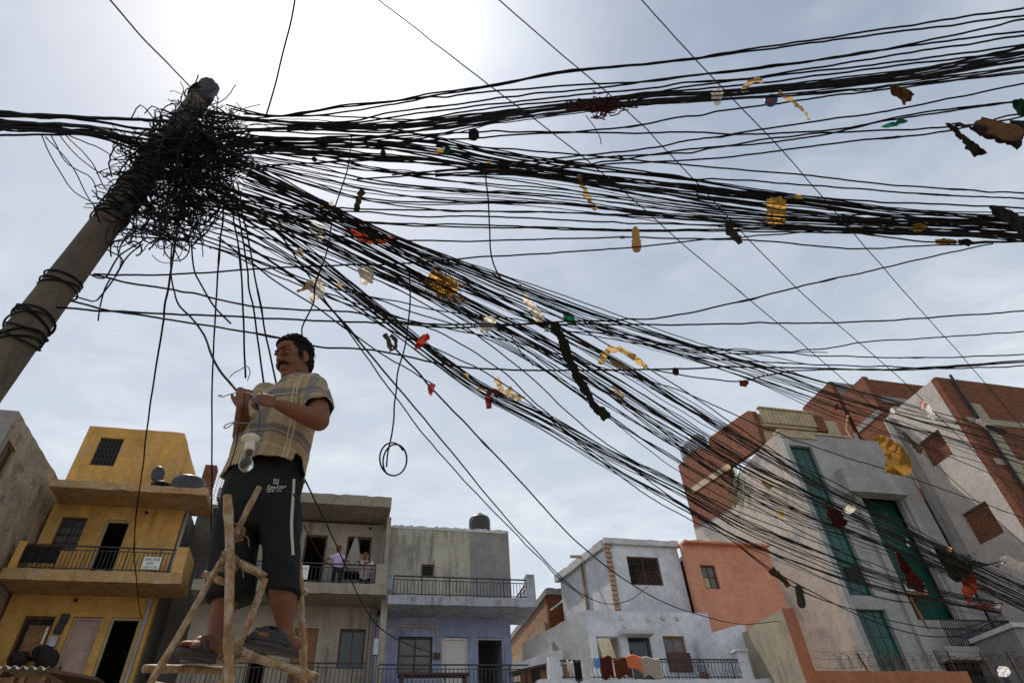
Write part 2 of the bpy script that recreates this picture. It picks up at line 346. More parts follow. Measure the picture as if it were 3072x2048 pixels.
# ------------------------------------------------------------------ houses
class House:
    def __init__(s, name, label, u0, w0, cat='house', z0=0):
        s.o = V((u0, w0, z0)); s.root = empty(name, world(u0, w0, z0), ROT, label, cat)
    def part(s, name, mb, mats, parent=None, smooth=False):
        return mb.build(name, mats, parent or s.root, s.o, smooth=smooth)
def thing_uwz(name, label, cat, u, w, z, group=None):
    h = House.__new__(House); h.o = V((u, w, z)); h.root = empty(name, world(u, w, z), ROT, label, cat, group); return h
def front(w0): return lambda a, d, z: (a, w0+d, z)
def sidel(u0): return lambda a, d, z: (u0+d, a, z)          # wall facing -u
def sider(u0): return lambda a, d, z: (u0-d, a, z)          # wall facing +u
def wall(mb, fr, a0, a1, z0, z1, t, holes=(), jag=0):
    """wall sheet with openings: front skin, back skin, reveals and edges"""
    holes = [(max(a0, h[0]), min(a1, h[1]), max(z0, h[2]), min(z1, h[3])) for h in holes]
    xs = sorted({a0, a1, *[h[0] for h in holes], *[h[1] for h in holes]}); zs = sorted({z0, z1, *[h[2] for h in holes], *[h[3] for h in holes]})
    if jag:
        k = max(1, int((a1-a0)/.3)); xs = sorted(set(xs) | {a0+(a1-a0)*i/k for i in range(1, k)})
    jz = {x: random.uniform(-jag, jag*.3) for x in xs}
    def inside(x, z): return any(h[0]-1e-6 < x < h[1]+1e-6 and h[2]-1e-6 < z < h[3]+1e-6 for h in holes)
    for i in range(len(xs)-1):
        for j in range(len(zs)-1):
            xa, xb, za, zb = xs[i], xs[i+1], zs[j], zs[j+1]
            if inside((xa+xb)/2, (za+zb)/2): continue
            q = lambda x, z: z+jz[x] if (jag and abs(z-z1) < 1e-6) else z
            mb.add([fr(xa,0,za), fr(xb,0,za), fr(xb,0,q(xb,zb)), fr(xa,0,q(xa,zb))], [(0,1,2,3)])
            mb.add([fr(xa,t,za), fr(xb,t,za), fr(xb,t,q(xb,zb)), fr(xa,t,q(xa,zb))], [(3,2,1,0)])
            if abs(zb-z1) < 1e-6: mb.add([fr(xa,0,q(xa,zb)), fr(xb,0,q(xb,zb)), fr(xb,t,q(xb,zb)), fr(xa,t,q(xa,zb))], [(0,1,2,3)])
    for h in holes:
        b0, b1, c0, c1 = h
        mb.add([fr(b0,0,c0), fr(b0,t,c0), fr(b0,t,c1), fr(b0,0,c1)], [(0,1,2,3)])
        mb.add([fr(b1,0,c0), fr(b1,t,c0), fr(b1,t,c1), fr(b1,0,c1)], [(3,2,1,0)])
        mb.add([fr(b0,0,c1), fr(b0,t,c1), fr(b1,t,c1), fr(b1,0,c1)], [(0,1,2,3)])
        mb.add([fr(b0,0,c0), fr(b0,t,c0), fr(b1,t,c0), fr(b1,0,c0)], [(3,2,1,0)])
    for x in (a0, a1): mb.add([fr(x,0,z0), fr(x,t,z0), fr(x,t,z1+jz[x]*bool(jag)), fr(x,0,z1+jz[x]*bool(jag))], [(0,1,2,3)])
    mb.add([fr(a0,0,z0), fr(a1,0,z0), fr(a1,t,z0), fr(a0,t,z0)], [(0,1,2,3)])
def fbox(mb, fr, a0, a1, d0, d1, z0, z1):
    P = [fr(a,d,z) for z in (z0,z1) for a,d in ((a0,d0),(a1,d0),(a1,d1),(a0,d1))]
    mb.add(P, [(0,3,2,1),(4,5,6,7),(0,1,5,4),(1,2,6,5),(2,3,7,6),(3,0,4,7)])
def rect(tl, br, w):
    (u0, z1), (u1, z0) = PW(*tl, w), PW(*br, w); return (u0, u1, z0, z1)
def cr(ox, oy, s): return lambda x, y: (ox+x/s, oy+y/s)
def frame(H, fr, h, d=.08, fw=.06, mat='wood_red', pane='glass_dark', vb=1, hb=0, grille=0, name='window', open_=None):
    """window: frame ring with bars, panes as a sub-part; optional iron grille"""
    a0, a1, z0, z1 = h; e = .004; mb = MB()
    for q in ((a0+e,a0+fw,z0+e,z1-e),(a1-fw,a1-e,z0+e,z1-e),(a0+fw,a1-fw,z0+e,z0+fw),(a0+fw,a1-fw,z1-fw,z1-e)): fbox(mb, fr, q[0],q[1],d,d+.07,q[2],q[3])
    for i in range(vb):
        x = a0+(a1-a0)*(i+1)/(vb+1); fbox(mb, fr, x-.022,x+.022,d+.008,d+.06,z0+fw,z1-fw)
    for i in range(hb):
        z = z0+(z1-z0)*(i+1)/(hb+1); fbox(mb, fr, a0+fw,a1-fw,d+.012,d+.056,z-.018,z+.018)
    o = H.part(name, mb, M[mat])
    if pane:
        p = MB(); fbox(p, fr, a0+fw*.6,a1-fw*.6,d+.03,d+.04,z0+fw*.6,z1-fw*.6); H.part('pane', p, M[pane], o)
    if grille:
        g = MB(); n = max(3, int((a1-a0)/.11))
        for i in range(1, n): x = a0+(a1-a0)*i/n; fbox(g, fr, x-.008,x+.008,d-.045,d-.029,z0+.01,z1-.01)
        n = max(2, int((z1-z0)/.22))
        for i in range(1, n): z = z0+(z1-z0)*i/n; fbox(g, fr, a0+.01,a1-.01,d-.025,d-.009,z-.009,z+.009)
        H.part('grille', g, M['iron'], o)
    return o
def door(H, fr, h, d=.1, mat='wood', panels=3, label=None):
    a0, a1, z0, z1 = h; mb = MB(); fw = .07; e = .004
    for q in ((a0+e,a0+fw,z0,z1-e),(a1-fw,a1-e,z0,z1-e),(a0+fw,a1-fw,z1-fw,z1-e)): fbox(mb, fr, q[0],q[1],d-.02,d+.08,q[2],q[3])
    fbox(mb, fr, a0+fw,a1-fw,d+.03,d+.06,z0,z1-fw)
    for i in range(panels):
        c0 = z0+.1+(z1-z0-.2)*i/panels; c1 = z0+(z1-z0-.2)*(i+1)/panels
        fbox(mb, fr, a0+fw+.1,a1-fw-.1,d+.018,d+.028,c0,c1)
    o = H.part('door', mb, M[mat])
    k = MB(); fbox(k, fr, a0+fw+.04,a0+fw+.07,d-.02,d+.03,z0+.95,z0+1.13); H.part('handle', k, M['iron'], o)
    return tag(o, label)
def dframe(H, fr, h, d=.05, mat='wood_red'):          # open doorway: only its frame
    a0, a1, z0, z1 = h; mb = MB(); e = .004
    for q in ((a0+e,a0+.06,z0,z1-e),(a1-.06,a1-e,z0,z1-e),(a0+.06,a1-.06,z1-.06,z1-e)): fbox(mb, fr, q[0],q[1],d,d+.09,q[2],q[3])
    return H.part('door_frame', mb, M[mat])
def railing(H, fr, a0, a1, z0, z1, gap=.12, d=0, mat='iron', name='railing', mid=.12, r=.009, twist=0):
    mb = MB()
    fbox(mb, fr, a0, a1, d-.022, d+.022, z1-.035, z1)
    fbox(mb, fr, a0, a1, d-.012, d+.012, z1-mid-.02, z1-mid); fbox(mb, fr, a0, a1, d-.012, d+.012, z0+.06, z0+.085)
    n = max(2, int((a1-a0)/gap))
    for i in range(n+1):
        a = a0+(a1-a0)*i/n; big = (i % 8 == 0)
        k = r*(1.8 if big else 1)
        if twist: mb.tube([fr(a+(.018*sin(j*1.2) if not big else 0), d, z0+(z1-z0-.03)*j/8) for j in range(9)], k, 4)
        else: fbox(mb, fr, a-k, a+k, d-k*.9, d+k*.9, z0 if big else z0+.06, z1-.034 if big else z1-mid-.01)
    return H.part(name, mb, M[mat])
def shell(H, u0, u1, w0, w1, z0, z1, mat, roof='concrete', left='sidegrey', right='sidegrey', par=.0):
    t = .22
    if left: mb = MB(); wall(mb, sidel(u0), w0+.23, w1, z0, z1, t, jag=.02); H.part('wall', mb, M[left])
    if right: mb = MB(); wall(mb, sider(u1), w0+.23, w1, z0, z1, t, jag=.02); H.part('wall', mb, M[right])
    mb = MB(); wall(mb, front(w1), u0+.001, u1-.001, z0, z1, t); H.part('wall', mb, M[mat])
    mb = MB(); mb.box((u0+t, w0+.23, z1-.35), (u1-t, w1-.001, z1-.2)); H.part('roof', mb, M[roof])
def water_tank(u, w, z, r, h, label, mat='tank'):
    T = thing_uwz('water_tank', label, 'water tank', u, w, z)
    mb = MB(); prof = [(r*.96,0),(r,.04)]
    for i in range(1, 6): q = h*.72*i/6; prof += [(r, q-.03), (r*1.035, q), (r, q+.03)]
    prof += [(r, h*.74), (r*.93, h*.8), (r*.7, h*.87), (r*.34, h*.9)]
    mb.lathe((u, w, z), prof, 28); T.part('body', mb, M[mat], smooth=True)
    l = MB(); l.lathe((u, w, z+h*.9), [(r*.36,0),(r*.38,.02),(r*.38,h*.07),(r*.3,h*.1)], 20); T.part('lid', l, M[mat], smooth=True)
    return T
ww, wf = 21.2, 20.0

# ---- leftmost grey house: its near corner and stained flank
c3 = cr(0, 1248, 1.96)
uL = -9.40
H = House('stained_house', 'stained grey house at the far left edge with a bare unpainted flank wall', uL-5, 17.1)
zt = 1.5+1.145*9.40
wz = [PU(*c3(0, 215), uL), PU(*c3(60, 340), uL)]
mb = MB(); wall(mb, sider(uL), 17.12, 27, 0, zt, .25, [(17.2, 17.95, PU(*c3(35,300),uL)[1]-.75, PU(*c3(35,300),uL)[1]+.55)], jag=.04); H.part('wall', mb, M['stone'])
mb = MB(); wall(mb, front(17.1), uL-5, uL-.001, 0, zt-.01, .25); H.part('wall', mb, M['concrete'])
mb = MB(); mb.box((uL-5, 17.36, zt-.3), (uL-.26, 27, zt-.15)); H.part('roof', mb, M['concrete'])
zc = PU(*c3(35,300),uL)[1]
frame(H, sider(uL), (17.2, 17.95, zc-.75, zc+.55), d=.06, mat='wood', pane='glass_dark', vb=1)

# ---- yellow house
uY0, uY1 = -9.30, PW(*c3(1100, 520), ww)[0]
H = YH = House('yellow_house', 'ochre yellow house of three storeys with a railed balcony and a room on its roof', uY0, wf)
us1 = PW(*c3(1060, 985), wf)[0]
zs0, zs1 = PW(*c3(1060, 985), wf)[1], PW(*c3(1075, 922), wf)[1]
zc0, zc1 = PW(*c3(1205, 462), wf)[1], PW(*c3(1225, 425), wf)[1]
uc0, uc1 = PW(*c3(295, 390), wf)[0], PW(*c3(1220, 440), wf)[0]
win1 = rect(c3(367, 590), c3(435, 792), ww); win1 = (PW(*c3(367,590),ww)[0], PW(*c3(520,595),ww)[0], PW(*c3(440,792),ww)[1], PW(*c3(440,592),ww)[1])
dr1 = (PW(*c3(627,608),ww)[0], PW(*c3(775,612),ww)[0], zs1, PW(*c3(700,610),ww)[1])
low = [(PW(*c3(a,1170),ww)[0], PW(*c3(b,1180),ww)[0]) for a, b in ((150,330),(437,608),(662,835))]
zl = PW(*c3(500,1178),ww)[1]
lw = (low[0][0], low[0][1], PW(*c3(120,1440),ww)[1], zl); ld = (low[1][0], low[1][1], zs0-3.0, zl); ld2 = (low[2][0], low[2][1], zs0-3.0, zl)
mb = MB(); wall(mb, front(ww), uY0, uY1, 0, zc0, .23, [win1, dr1, lw, ld, ld2]); H.part('wall', mb, M['yellow'])
shell(H, uY0, uY1, ww, 29, 0, zc0+.3, 'sidegrey')
f = front(ww)
frame(H, f, win1, mat='iron_rust', pane='glass_grey', vb=1, hb=1, grille=1)
dframe(H, f, dr1, mat='cream'); dframe(H, f, ld2, mat='cream')
door(H, f, ld, mat='wood_pale', label='closed faded pinkish door')
frame(H, f, lw, mat='wood_red', pane='dark', vb=1)
bd = MB(); fbox(bd, f, lw[0]+.2, lw[0]+.75, .01, .03, lw[2]+.12, lw[3]-.25); tag(H.part('shutter', bd, M['wood']), 'brown board shutter standing in the opening')
bd = MB(); fbox(bd, f, lw[0]+.72, lw[1]-.12, -.02, 0.008, lw[2]+.45, lw[3]-.3); tag(H.part('shutter_panel', bd, M['signwhite']), 'pale sheet in the window opening')
mb = MB(); mb.rbox((uY0, wf, zs0), (us1, ww-.002, zs1), 30, .018); H.part('balcony_slab', mb, M['yellow_edge'])
mb = MB(); mb.rbox((uc0, wf, zc0), (uc1, ww+.4, zc1), 30, .025); H.part('cornice', mb, M['yellow_edge'])
zr = PW(*c3(1050, 775), wf)[1]
ur0, ur1 = PW(*c3(150, 760), wf)[0], PW(*c3(1043, 780), wf)[0]
zpost = PW(*c3(1110, 770), wf)[1]
for a, b in ((ur1+.002, PW(*c3(1114,770),wf)[0]), (PW(*c3(112,740),wf)[0], ur0-.002)):
    mb = MB(); mb.box((a, wf+.01, zs1), (b, ww-.002 if a > -6 else wf+.3, zpost)); H.part('balcony_post', mb, M['yellow'])
railing(H, front(wf+.1), ur0, ur1, zs1, zr, .11)
# roof room
rt = PW(*c3(525, 62), ww); rr = PW(*c3(1085, 100), ww)
rw = (PW(*c3(592,125),ww)[0], PW(*c3(730,135),ww)[0], PW(*c3(600,292),ww)[1], PW(*c3(660,130),ww)[1])
uR1 = rr[0]
mb = MB(); wall(mb, front(ww+.45), rt[0]*1.02, uR1*1.02, zc1-.3, rr[1]*1.02, .2, [tuple(x*1.02 for x in rw)], jag=.03); H.part('wall', mb, M['yellow'])
frame(H, front(ww+.45), tuple(x*1.02 for x in rw), mat='iron', pane='dark', vb=1, grille=1)
wR = ww+.45; uRR = uR1*1.02
dz = (wR+1.0, wR+1.9, zc1-.2, zc1+2.0)
mb = MB(); wall(mb, sider(uRR), wR+.21, wR+4, zc1-.3, rr[1]*1.02, .2, [dz], jag=.04); H.part('wall', mb, M['yellow'])
mb = MB(); wall(mb, sidel(rt[0]*1.02), wR+.21, wR+4, zc1-.3, rr[1]*1.02, .2, jag=.04); H.part('wall', mb, M['yellow_edge'])
mb = MB(); mb.box((rt[0]*1.02+.01, wR+.02, rr[1]*1.02-.1), (uRR-.01, wR+4, rr[1]*1.02-.02)); H.part('roof', mb, M['concrete'])
mb = MB(); mb.box((rt[0]*1.02, wR+4, zc1-.3), (uRR, wR+4.2, rr[1]*1.02-.02)); H.part('wall', mb, M['yellow'])
# pipe on the corner, switch boxes, lamp stubs
mb = MB(); mb.tube([(uY1-.15, ww-.07, 1), (uY1-.15, ww-.07, zs0-.01)], .05, 8); H.part('drain_pipe', mb, M['pvc'])
mb = MB(); mb.tube([(uY1+.08, ww+.1, zs1+.02), (uY1+.08, ww+.1, zc0-.02)], .05, 8); H.part('drain_pipe', mb, M['pvc'])
for x, y in ((378,1190), (347,1247), (312,1325)):
    u, z = PW(*c3(x, y), ww-.05); mb = MB(); mb.box((u-.1, ww-.1, z-.13), (u+.1, ww-.002, z+.13)); H.part('meter_box', mb, M['iron' if x > 320 else 'steel'])
for x, y in ((862,566), (848,1056), (445,1080)):
    u, z = PW(*c3(x, y), ww-.03); mb = MB(); mb.tube([(u, ww-.002, z), (u, ww-.09, z-.01)], .05, 8); H.part('lamp_holder', mb, M['iron'])
# sign on its balcony
uS0, zS1 = PW(*c3(850, 822), wf); uS1, zS0 = PW(*c3(938, 898), wf)
T = thing_uwz('sign_board', 'white sign board with green lettering tied to the yellow balcony railing', 'sign', uS0, wf-.02, zS0)
uS1 = PW(*c3(952, 826), wf)[0]
mb = MB(); mb.box((uS0, wf+.03, zS0), (uS1, wf+.05, zS1)); T.part('panel', mb, M['signwhite'])
def text(H, name, s, u0, u1, z0, z1, w, mat, shear=0):
    cu = bpy.data.curves.new(name, 'FONT'); cu.body = s; cu.extrude = .002; cu.shear = shear; cu.size = 1; cu.resolution_u = 3
    t = bpy.data.objects.new(name, cu); COL.objects.link(t); bpy.context.view_layer.update()
    me = bpy.data.meshes.new_from_object(t.evaluated_get(bpy.context.evaluated_depsgraph_get())); bpy.data.objects.remove(t); bpy.data.curves.remove(cu)
    xs = [v.co.x for v in me.vertices]; ys = [v.co.y for v in me.vertices]; x0, x1, y0, y1 = min(xs), max(xs), min(ys), max(ys)
    for v in me.vertices: v.co = V((u0+(v.co.x-x0)/(x1-x0)*(u1-u0), w-v.co.z, z0+(v.co.y-y0)/(y1-y0)*(z1-z0))) - H.o
    me.materials.clear(); me.materials.append(mat); me.name = name
    o = bpy.data.objects.new(name, me); COL.objects.link(o); o.parent = H.root; return o
hS = zS1-zS0; dS = uS1-uS0
text(T, 'lettering', 'TRISHA POWER', uS0+.05*dS, uS1-.05*dS, zS0+.68*hS, zS0+.9*hS, wf+.027, M['ink_green'])
text(T, 'lettering', 'CENTRE', uS0+.2*dS, uS0+.62*dS, zS0+.38*hS, zS0+.58*hS, wf+.027, M['ink_green'])
text(T, 'lettering', 'CLASS IX-XII', uS0+.05*dS, uS1-.12*dS, zS0+.08*hS, zS0+.26*hS, wf+.027, M['ink_dark'])
# dark cloth on the railing's left end
u0, z1 = PW(*c3(148, 755), wf); u1, z0 = PW(*c3(318, 862), wf)
mb = MB(); n = 14
for i in range(n):
    a, b = u0+(u1-u0)*i/n, u0+(u1-u0)*(i+1)/n; da, db = .025*sin(i*1.7), .025*sin((i+1)*1.7)
    mb.add([(a, wf+.03+da, z0), (b, wf+.03+db, z0), (b, wf+.03+db*.4, z1), (a, wf+.03+da*.4, z1)], [(0,1,2,3)])
    mb.add([(a, wf+.045+da, z0), (b, wf+.045+db, z0), (b, wf+.045+db*.4, z1), (a, wf+.045+da*.4, z1)], [(3,2,1,0)])
tag(mb.build('dark_cloth', cloth('black_cloth', (.02,.018,.018)), None, M=Matrix.Rotation(ROT, 4, 'Z')), 'black cloth hung over the left end of the yellow balcony railing', 'cloth')
uT, zT = PW(*c3(1108, 402), wf+.75)
water_tank(uT, wf+.8, zc1+.01, .52, .78, 'dark ribbed water tank beside the yellow rooftop room', 'tank')
# round dish-shaped chair on the cornice
uT, zT = PW(*c3(945, 385), wf+.3)
T = thing_uwz('rooftop_chair', 'dark moulded chair standing on the cornice before the yellow rooftop room', 'chair', uT, wf+.3, zc1)
mb = MB(); mb.ell((uT+.05, wf+.3, zc1+.17), ((1,0,0),(0,1,0),(0,0,1)), (.32,.3,.07)); T.part('seat', mb, M['tank'], smooth=True)
mb = MB(); mb.ell((uT-.2, wf+.42, zc1+.62), ((1,.0,.25),(0,1,0),(-.25,0,1)), (.2,.07,.3)); mb.tube([(uT-.2,wf+.42,zc1+.4),(uT-.15,wf+.4,zc1+.16)], .05, 8); T.part('backrest', mb, M['tank'], smooth=True)
for a, b in ((-.15,-.2),(.25,-.2),(-.15,.2),(.25,.2)):
    mb = MB(); mb.tube([(uT+a, wf+.3+b, zc1), (uT+a*.8, wf+.3+b*.8, zc1+.15)], .02, 6); T.part('leg', mb, M['iron'])
# brick stub pillar with netting between yellow and grey
uP, zP = PW(635, 1398, 22.5); zP0 = zP-1.6
T = thing_uwz('brick_pillar', 'broken brick pillar with sagging wire netting between yellow house and man', 'pillar', uP, 22.5, zP0)
mb = MB(); mb.box((uP-.2, 22.4, zP0), (uP+.2, 22.8, zP)); T.part('shaft', mb, M['brick_u'])
mb = MB()
for i in range(9):
    q = i/8; mb.tube([(uP+.2, 22.6, zP-.1-q*1.2), (uP+.75, 22.6, zP-.9-q*.6-.1*sin(q*3)), (uP+1.3, 22.6, zP-1.3-q*.5)], .008, 4)
    mb.tube([(uP+.2+q*1.1, 22.6, zP-.1-q*1.1), (uP+.2+q*1.1, 22.6, zP-1.3-q*.5)], .008, 4)
T.part('netting', mb, M['iron_rust'])

# ---- beige grey house
c4 = cr(600, 1348, 2.2402)
uG0, uG1 = uY1+1.1, PW(*c4(1245, 420), ww)[0]
H = House('beige_house', 'beige grey house with flat slab roof and two railed balconies behind the man', uG0, wf)
zr0, zr1 = PW(*c4(1240, 425), wf+.2)[1], PW(*c4(1290, 322), wf)[1]
zs0, zs1 = PW(*c4(1180, 972), wf)[1], PW(*c4(1180, 903), wf)[1]
zsG = zs1
zlr = PW(*c4(1180, 1425), wf)[1]; zs20 = zlr-1.15
d1 = (PW(*c4(712,572),ww)[0], PW(*c4(862,574),ww)[0], zs1, PW(*c4(800,573),ww)[1])
w1 = (PW(*c4(995,580),ww)[0], PW(*c4(1158,586),ww)[0], zs1+.55, PW(*c4(1080,585),ww)[1])
zl = PW(*c4(1000,1203),ww)[1]
d2 = (PW(*c4(372,1190),ww)[0], PW(*c4(490,1190),ww)[0], zs20, zl)
d3 = (PW(*c4(640,1200),ww)[0], PW(*c4(800,1200),ww)[0], zs20, zl)
w2 = (PW(*c4(945,1205),ww)[0], PW(*c4(1116,1210),ww)[0], PW(*c4(1010,1470),ww)[1], zl)
mb = MB(); wall(mb, front(ww), uG0, uG1, 0, zr0, .23, [d1, w1, d2, d3, w2]); H.part('wall', mb, M['beige'])
shell(H, uG0, uG1, ww, 28, 0, zr0+.2, 'beige', left='sidegrey', right='beige')
uRE = PW(*c4(1290, 322), wf)[0]
mb = MB(); mb.rbox((uG0, wf, zr0+.12), (uRE, 28, zr1), 30, .02); H.part('roof_slab', mb, M['beige_edge'])
uBE = PW(*c4(1258, 900), wf)[0]
mb = MB(); mb.rbox((uG0, wf, zs0), (uBE, ww-.002, zs1), 30, .015); H.part('balcony_slab', mb, M['beige_edge'])
up0 = PW(*c4(1187, 770), wf)[0]
mb = MB(); mb.box((up0, wf+.01, zs1), (uBE-.01, ww-.002, PW(*c4(1187, 765), wf)[1])); H.part('balcony_post', mb, M['beige'])
mb = MB(); mb.box((PW(*c4(1248,600),wf+.5)[0], wf+.5, PW(*c4(1187, 765), wf)[1]+.002), (PW(*c4(1276,600),wf+.5)[0], ww-.002, zr0)); H.part('fin_wall', mb, M['beige'])
mb = MB(); wall(mb, front(22.9), uY1+.01, uG0-.01, 0, zP0+.05, .2); mb.box((uY1+.01, 22.3, zP0-.15), (uG0-.01, 22.89, zP0-.002)); H.part('link_wall', mb, M['sidegrey'])
railing(H, front(wf+.08), uG0, up0, zs1, PW(*c4(1185, 768), wf)[1], .12, mat='iron')
dframe(H, front(ww), d1); dframe(H, front(ww), d2)
door(H, front(ww), d3, mat='wood', panels=2, label='closed brown wooden door')
frame(H, front(ww), w2, mat='wood_red', pane='glass_dark', vb=1)
o = frame(H, front(ww), w1, mat='wood_red', pane=None, vb=1)
mb = MB(); fbox(mb, front(ww), (w1[0]+w1[1])/2+.03, w1[1]-.06, .12, .14, w1[2]+.35, w1[3]-.55); tag(H.part('pane', mb, M['cream'], o), 'pale board behind the window')
# white curtain gathered into a cone
cu = MB(); uc = w1[0]+.28; zt_ = w1[3]-.12; zb_ = zs1+.75; R = []
for j in range(9):
    q = j/8; z = zt_+(zb_-zt_)*q; hw = .05+.27*q**.9
    R.append([V((uc+hw*cos(2*pi*k/28), ww-.16+(.05+.05*q)*sin(2*pi*k/28)+.05*q*sin(k*2.2), z)) for k in range(28)])
cu.rings(R); tag(H.part('curtain', cu, cloth('white_curtain', (.40,.375,.34), .2), o, True), 'white curtain gathered at the top')
zb2 = zs20-.35
mb = MB(); mb.rbox((uG0, wf, zb2), (uBE, ww-.002, zs20), 30, .015); H.part('balcony_slab', mb, M['beige_edge'])
railing(H, front(wf+.08), uG0, up0-.05, zs20, zlr, .12, mat='iron')
# pillar between beige and blue, meter box, pipes
a, b = PW(*c4(1216, 1100), wf+.35)[0], PW(*c4(1258, 1100), wf+.35)[0]
mb = MB(); mb.box((a, wf+.35, 0), (b, wf+.75, zs0-.002)); H.part('pillar', mb, M['beige'])
u, z = PW(*c4(1182, 1325), wf+.3); mb = MB(); mb.box((u-.07, wf+.25, z-.22), (u+.07, wf+.42, z+.22)); H.part('meter_box', mb, M['steel'])
for x in (1150, 1178):
    mb = MB(); u = PW(*c4(x, 1000), wf+.6)[0]; mb.tube([(u, ww-.06, zs20), (u, ww-.06, zs0-.02)], .025, 6); H.part('conduit', mb, M['pvc'])
mb = MB(); u = PW(*c4(1225, 600), ww)[0]; mb.tube([(u, ww-.06, zs1), (u, ww-.06, zr0)], .03, 6); H.part('conduit', mb, M['pvc'])
u, z = PW(*c4(1145, 528), ww-.05); mb = MB(); mb.sph((u, ww-.04, z), .05); H.part('lamp_holder', mb, M['iron'])
# its sign
uS1, zS1 = PW(935-3, 1680+335/22.4, wf); uS0 = uS1-.55; zS0 = PW(922, 1680+1270/22.4, wf)[1]
uS1 = PW(928, 1697, wf)[0]; uS0 = uS1-.62
T = thing_uwz('sign_board', 'white sign board with red and black lettering on the beige balcony railing', 'sign', uS0, wf-.02, zS0)
mb = MB(); mb.box((uS0, wf+.0, zS0), (uS1, wf+.02, zS1)); T.part('panel', mb, M['signwhite'])
dS = uS1-uS0; hS = zS1-zS0
text(T, 'lettering', 'POSTING', uS0+.08*dS, uS1-.08*dS, zS0+.68*hS, zS0+.84*hS, wf-.003, M['ink_red'])
text(T, 'lettering', 'FOR', uS0+.25*dS, uS1-.28*dS, zS0+.42*hS, zS0+.56*hS, wf-.003, M['ink_dark'])
text(T, 'lettering', 'ROOM', uS0+.2*dS, uS1-.4*dS, zS0+.2*hS, zS0+.32*hS, wf-.003, M['ink_dark'])

# ---- blue house
uB0, uB1 = uG1+.02, PW(*c4(2085, 1180), ww)[0]
H = House('blue_house', 'lilac blue house with a water stained upper wall and an open railed balcony', uB0, wf)
wu = 21.7
zb0, zb1 = PW(*c4(2260, 1058), wf)[1], PW(*c4(2200, 1000), wf)[1]
uBb0, uBb1 = PW(*c4(1265, 990), wf)[0], PW(*c4(2262, 1010), wf)[0]
zt = PW(*c4(1700, 540), wu)[1]; uU1 = PW(*c4(2072, 565), wu)[0]; uMid = PW(*c4(1812, 620), wu)[0]
wn = (PW(*c4(1490,770),wu)[0], PW(*c4(1572,770),wu)[0], PW(*c4(1530,850),wu)[1], PW(*c4(1530,770),wu)[1])
mb = MB(); wall(mb, front(wu), uB0, uMid, zb1-.1, zt, .2, [wn], jag=.03); tag(H.part('wall', mb, M['stained']), 'cream upper wall streaked with dark run-off')
mb = MB(); wall(mb, front(wu+.004), uMid, uU1, zb1-.1, zt-.01, .2, jag=.02); tag(H.part('wall', mb, M['concrete']), 'bare grey upper wall')
mb = MB(); wall(mb, sider(uU1), wu+.21, 29, zb1-.1, zt, .2, jag=.03); H.part('wall', mb, M['concrete'])
mb = MB(); wall(mb, sidel(uB0), wu+.21, 29, zb1-.1, zt, .2, jag=.03); H.part('wall', mb, M['concrete'])
mb = MB(); mb.box((uB0+.2, wu+.21, zt-.3), (uU1-.2, 29, zt-.15)); H.part('roof', mb, M['concrete'])
mb = MB(); n = 40
for i in range(n): mb.box((uB0+(uU1-uB0)*i/n+.0005, wu-.02, zt-.04), (uB0+(uU1-uB0)*(i+1)/n-.0005, wu+.22, zt+random.uniform(.05,.10))); 
H.part('coping', mb, M['white_edge'])
frame(H, front(wu), wn, mat='wood_red', pane='dark', vb=0)
zl = PW(*c4(1750,1258),ww)[1]; zlb = PW(*c4(1600,1435),wf)[1]; zf = zlb-1.1
w3 = (PW(*c4(1335,1250),ww)[0], PW(*c4(1565,1255),ww)[0], PW(*c4(1440,1508),ww)[1], zl)
d4 = (PW(*c4(1625,1258),ww)[0], PW(*c4(1803,1260),ww)[0], zf, zl); d5 = (PW(*c4(1858,1262),ww)[0], PW(*c4(2042,1265),ww)[0], zf, zl)
mb = MB(); wall(mb, front(ww), uB0, uB1, 0, zb0, .23, [w3, d4, d5]); H.part('wall', mb, M['blue'])
shell(H, uB0, uB1, ww, 29, 0, zb0+.2, 'blue', left=None, right='blue_pale')
mb = MB(); mb.rbox((uBb0, wf, zb0), (uBb1, ww+.6, zb1), 34, .018); H.part('balcony_slab', mb, M['blue_pale'])
frame(H, front(ww), w3, mat='iron', pane='glass_grey', vb=1, hb=1)
door(H, front(ww), d4, mat='door_white', panels=1, label='white painted door with an iron bolt'); dframe(H, front(ww), d5, mat='blue_pale')
ub0, ub1 = PW(*c4(1306,838),wf)[0], PW(*c4(2195,868),wf)[0]
zrail = PW(*c4(1700,850),wf)[1]
railing(H, front(wf+.08), ub0, ub1, zb1, zrail, .11, mat='iron')
railing(H, sider(ub1+.08), wf+.2, wu, zb1, zrail, .11, mat='iron')
mb = MB(); mb.box((ub1, wf+.01, zb1-.01), (uBb1-.01, wf+.35, PW(*c4(2200,836),wf)[1])); H.part('balcony_post', mb, M['blue_pale'])
mb = MB(); mb.box((uB0-.02, wf+.3, zb1), (ub0-.003, ww+.48, zrail+.1)); H.part('balcony_post', mb, M['blue_pale'])
mb = MB(); mb.rbox((uB0, wf, zf-.3), (uBb1, ww-.002, zf), 30, .015); H.part('balcony_slab', mb, M['blue_pale'])
railing(H, front(wf+.08), uB0+.1, uBb1-.4, zf, zlb, .12, mat='iron')
u, z = PW(*c4(1596, 1160), ww-.04); u2, z2 = PW(*c4(1596, 1380), ww-.04); u3, z3 = PW(*c4(1300, 1186), ww-.04)
mb = MB(); mb.tube([(u, ww-.04, z), (u, ww-.04, z2)], .022, 6); mb.tube([(u3, ww-.04, z3), (u, ww-.04, z3)], .022, 6); H.part('conduit', mb, M['cream'])
mb = MB(); mb.box((u-.1, ww-.1, z2-.1), (u+.1, ww-.002, z2+.06)); H.part('switch_box', mb, M['iron_rust'])
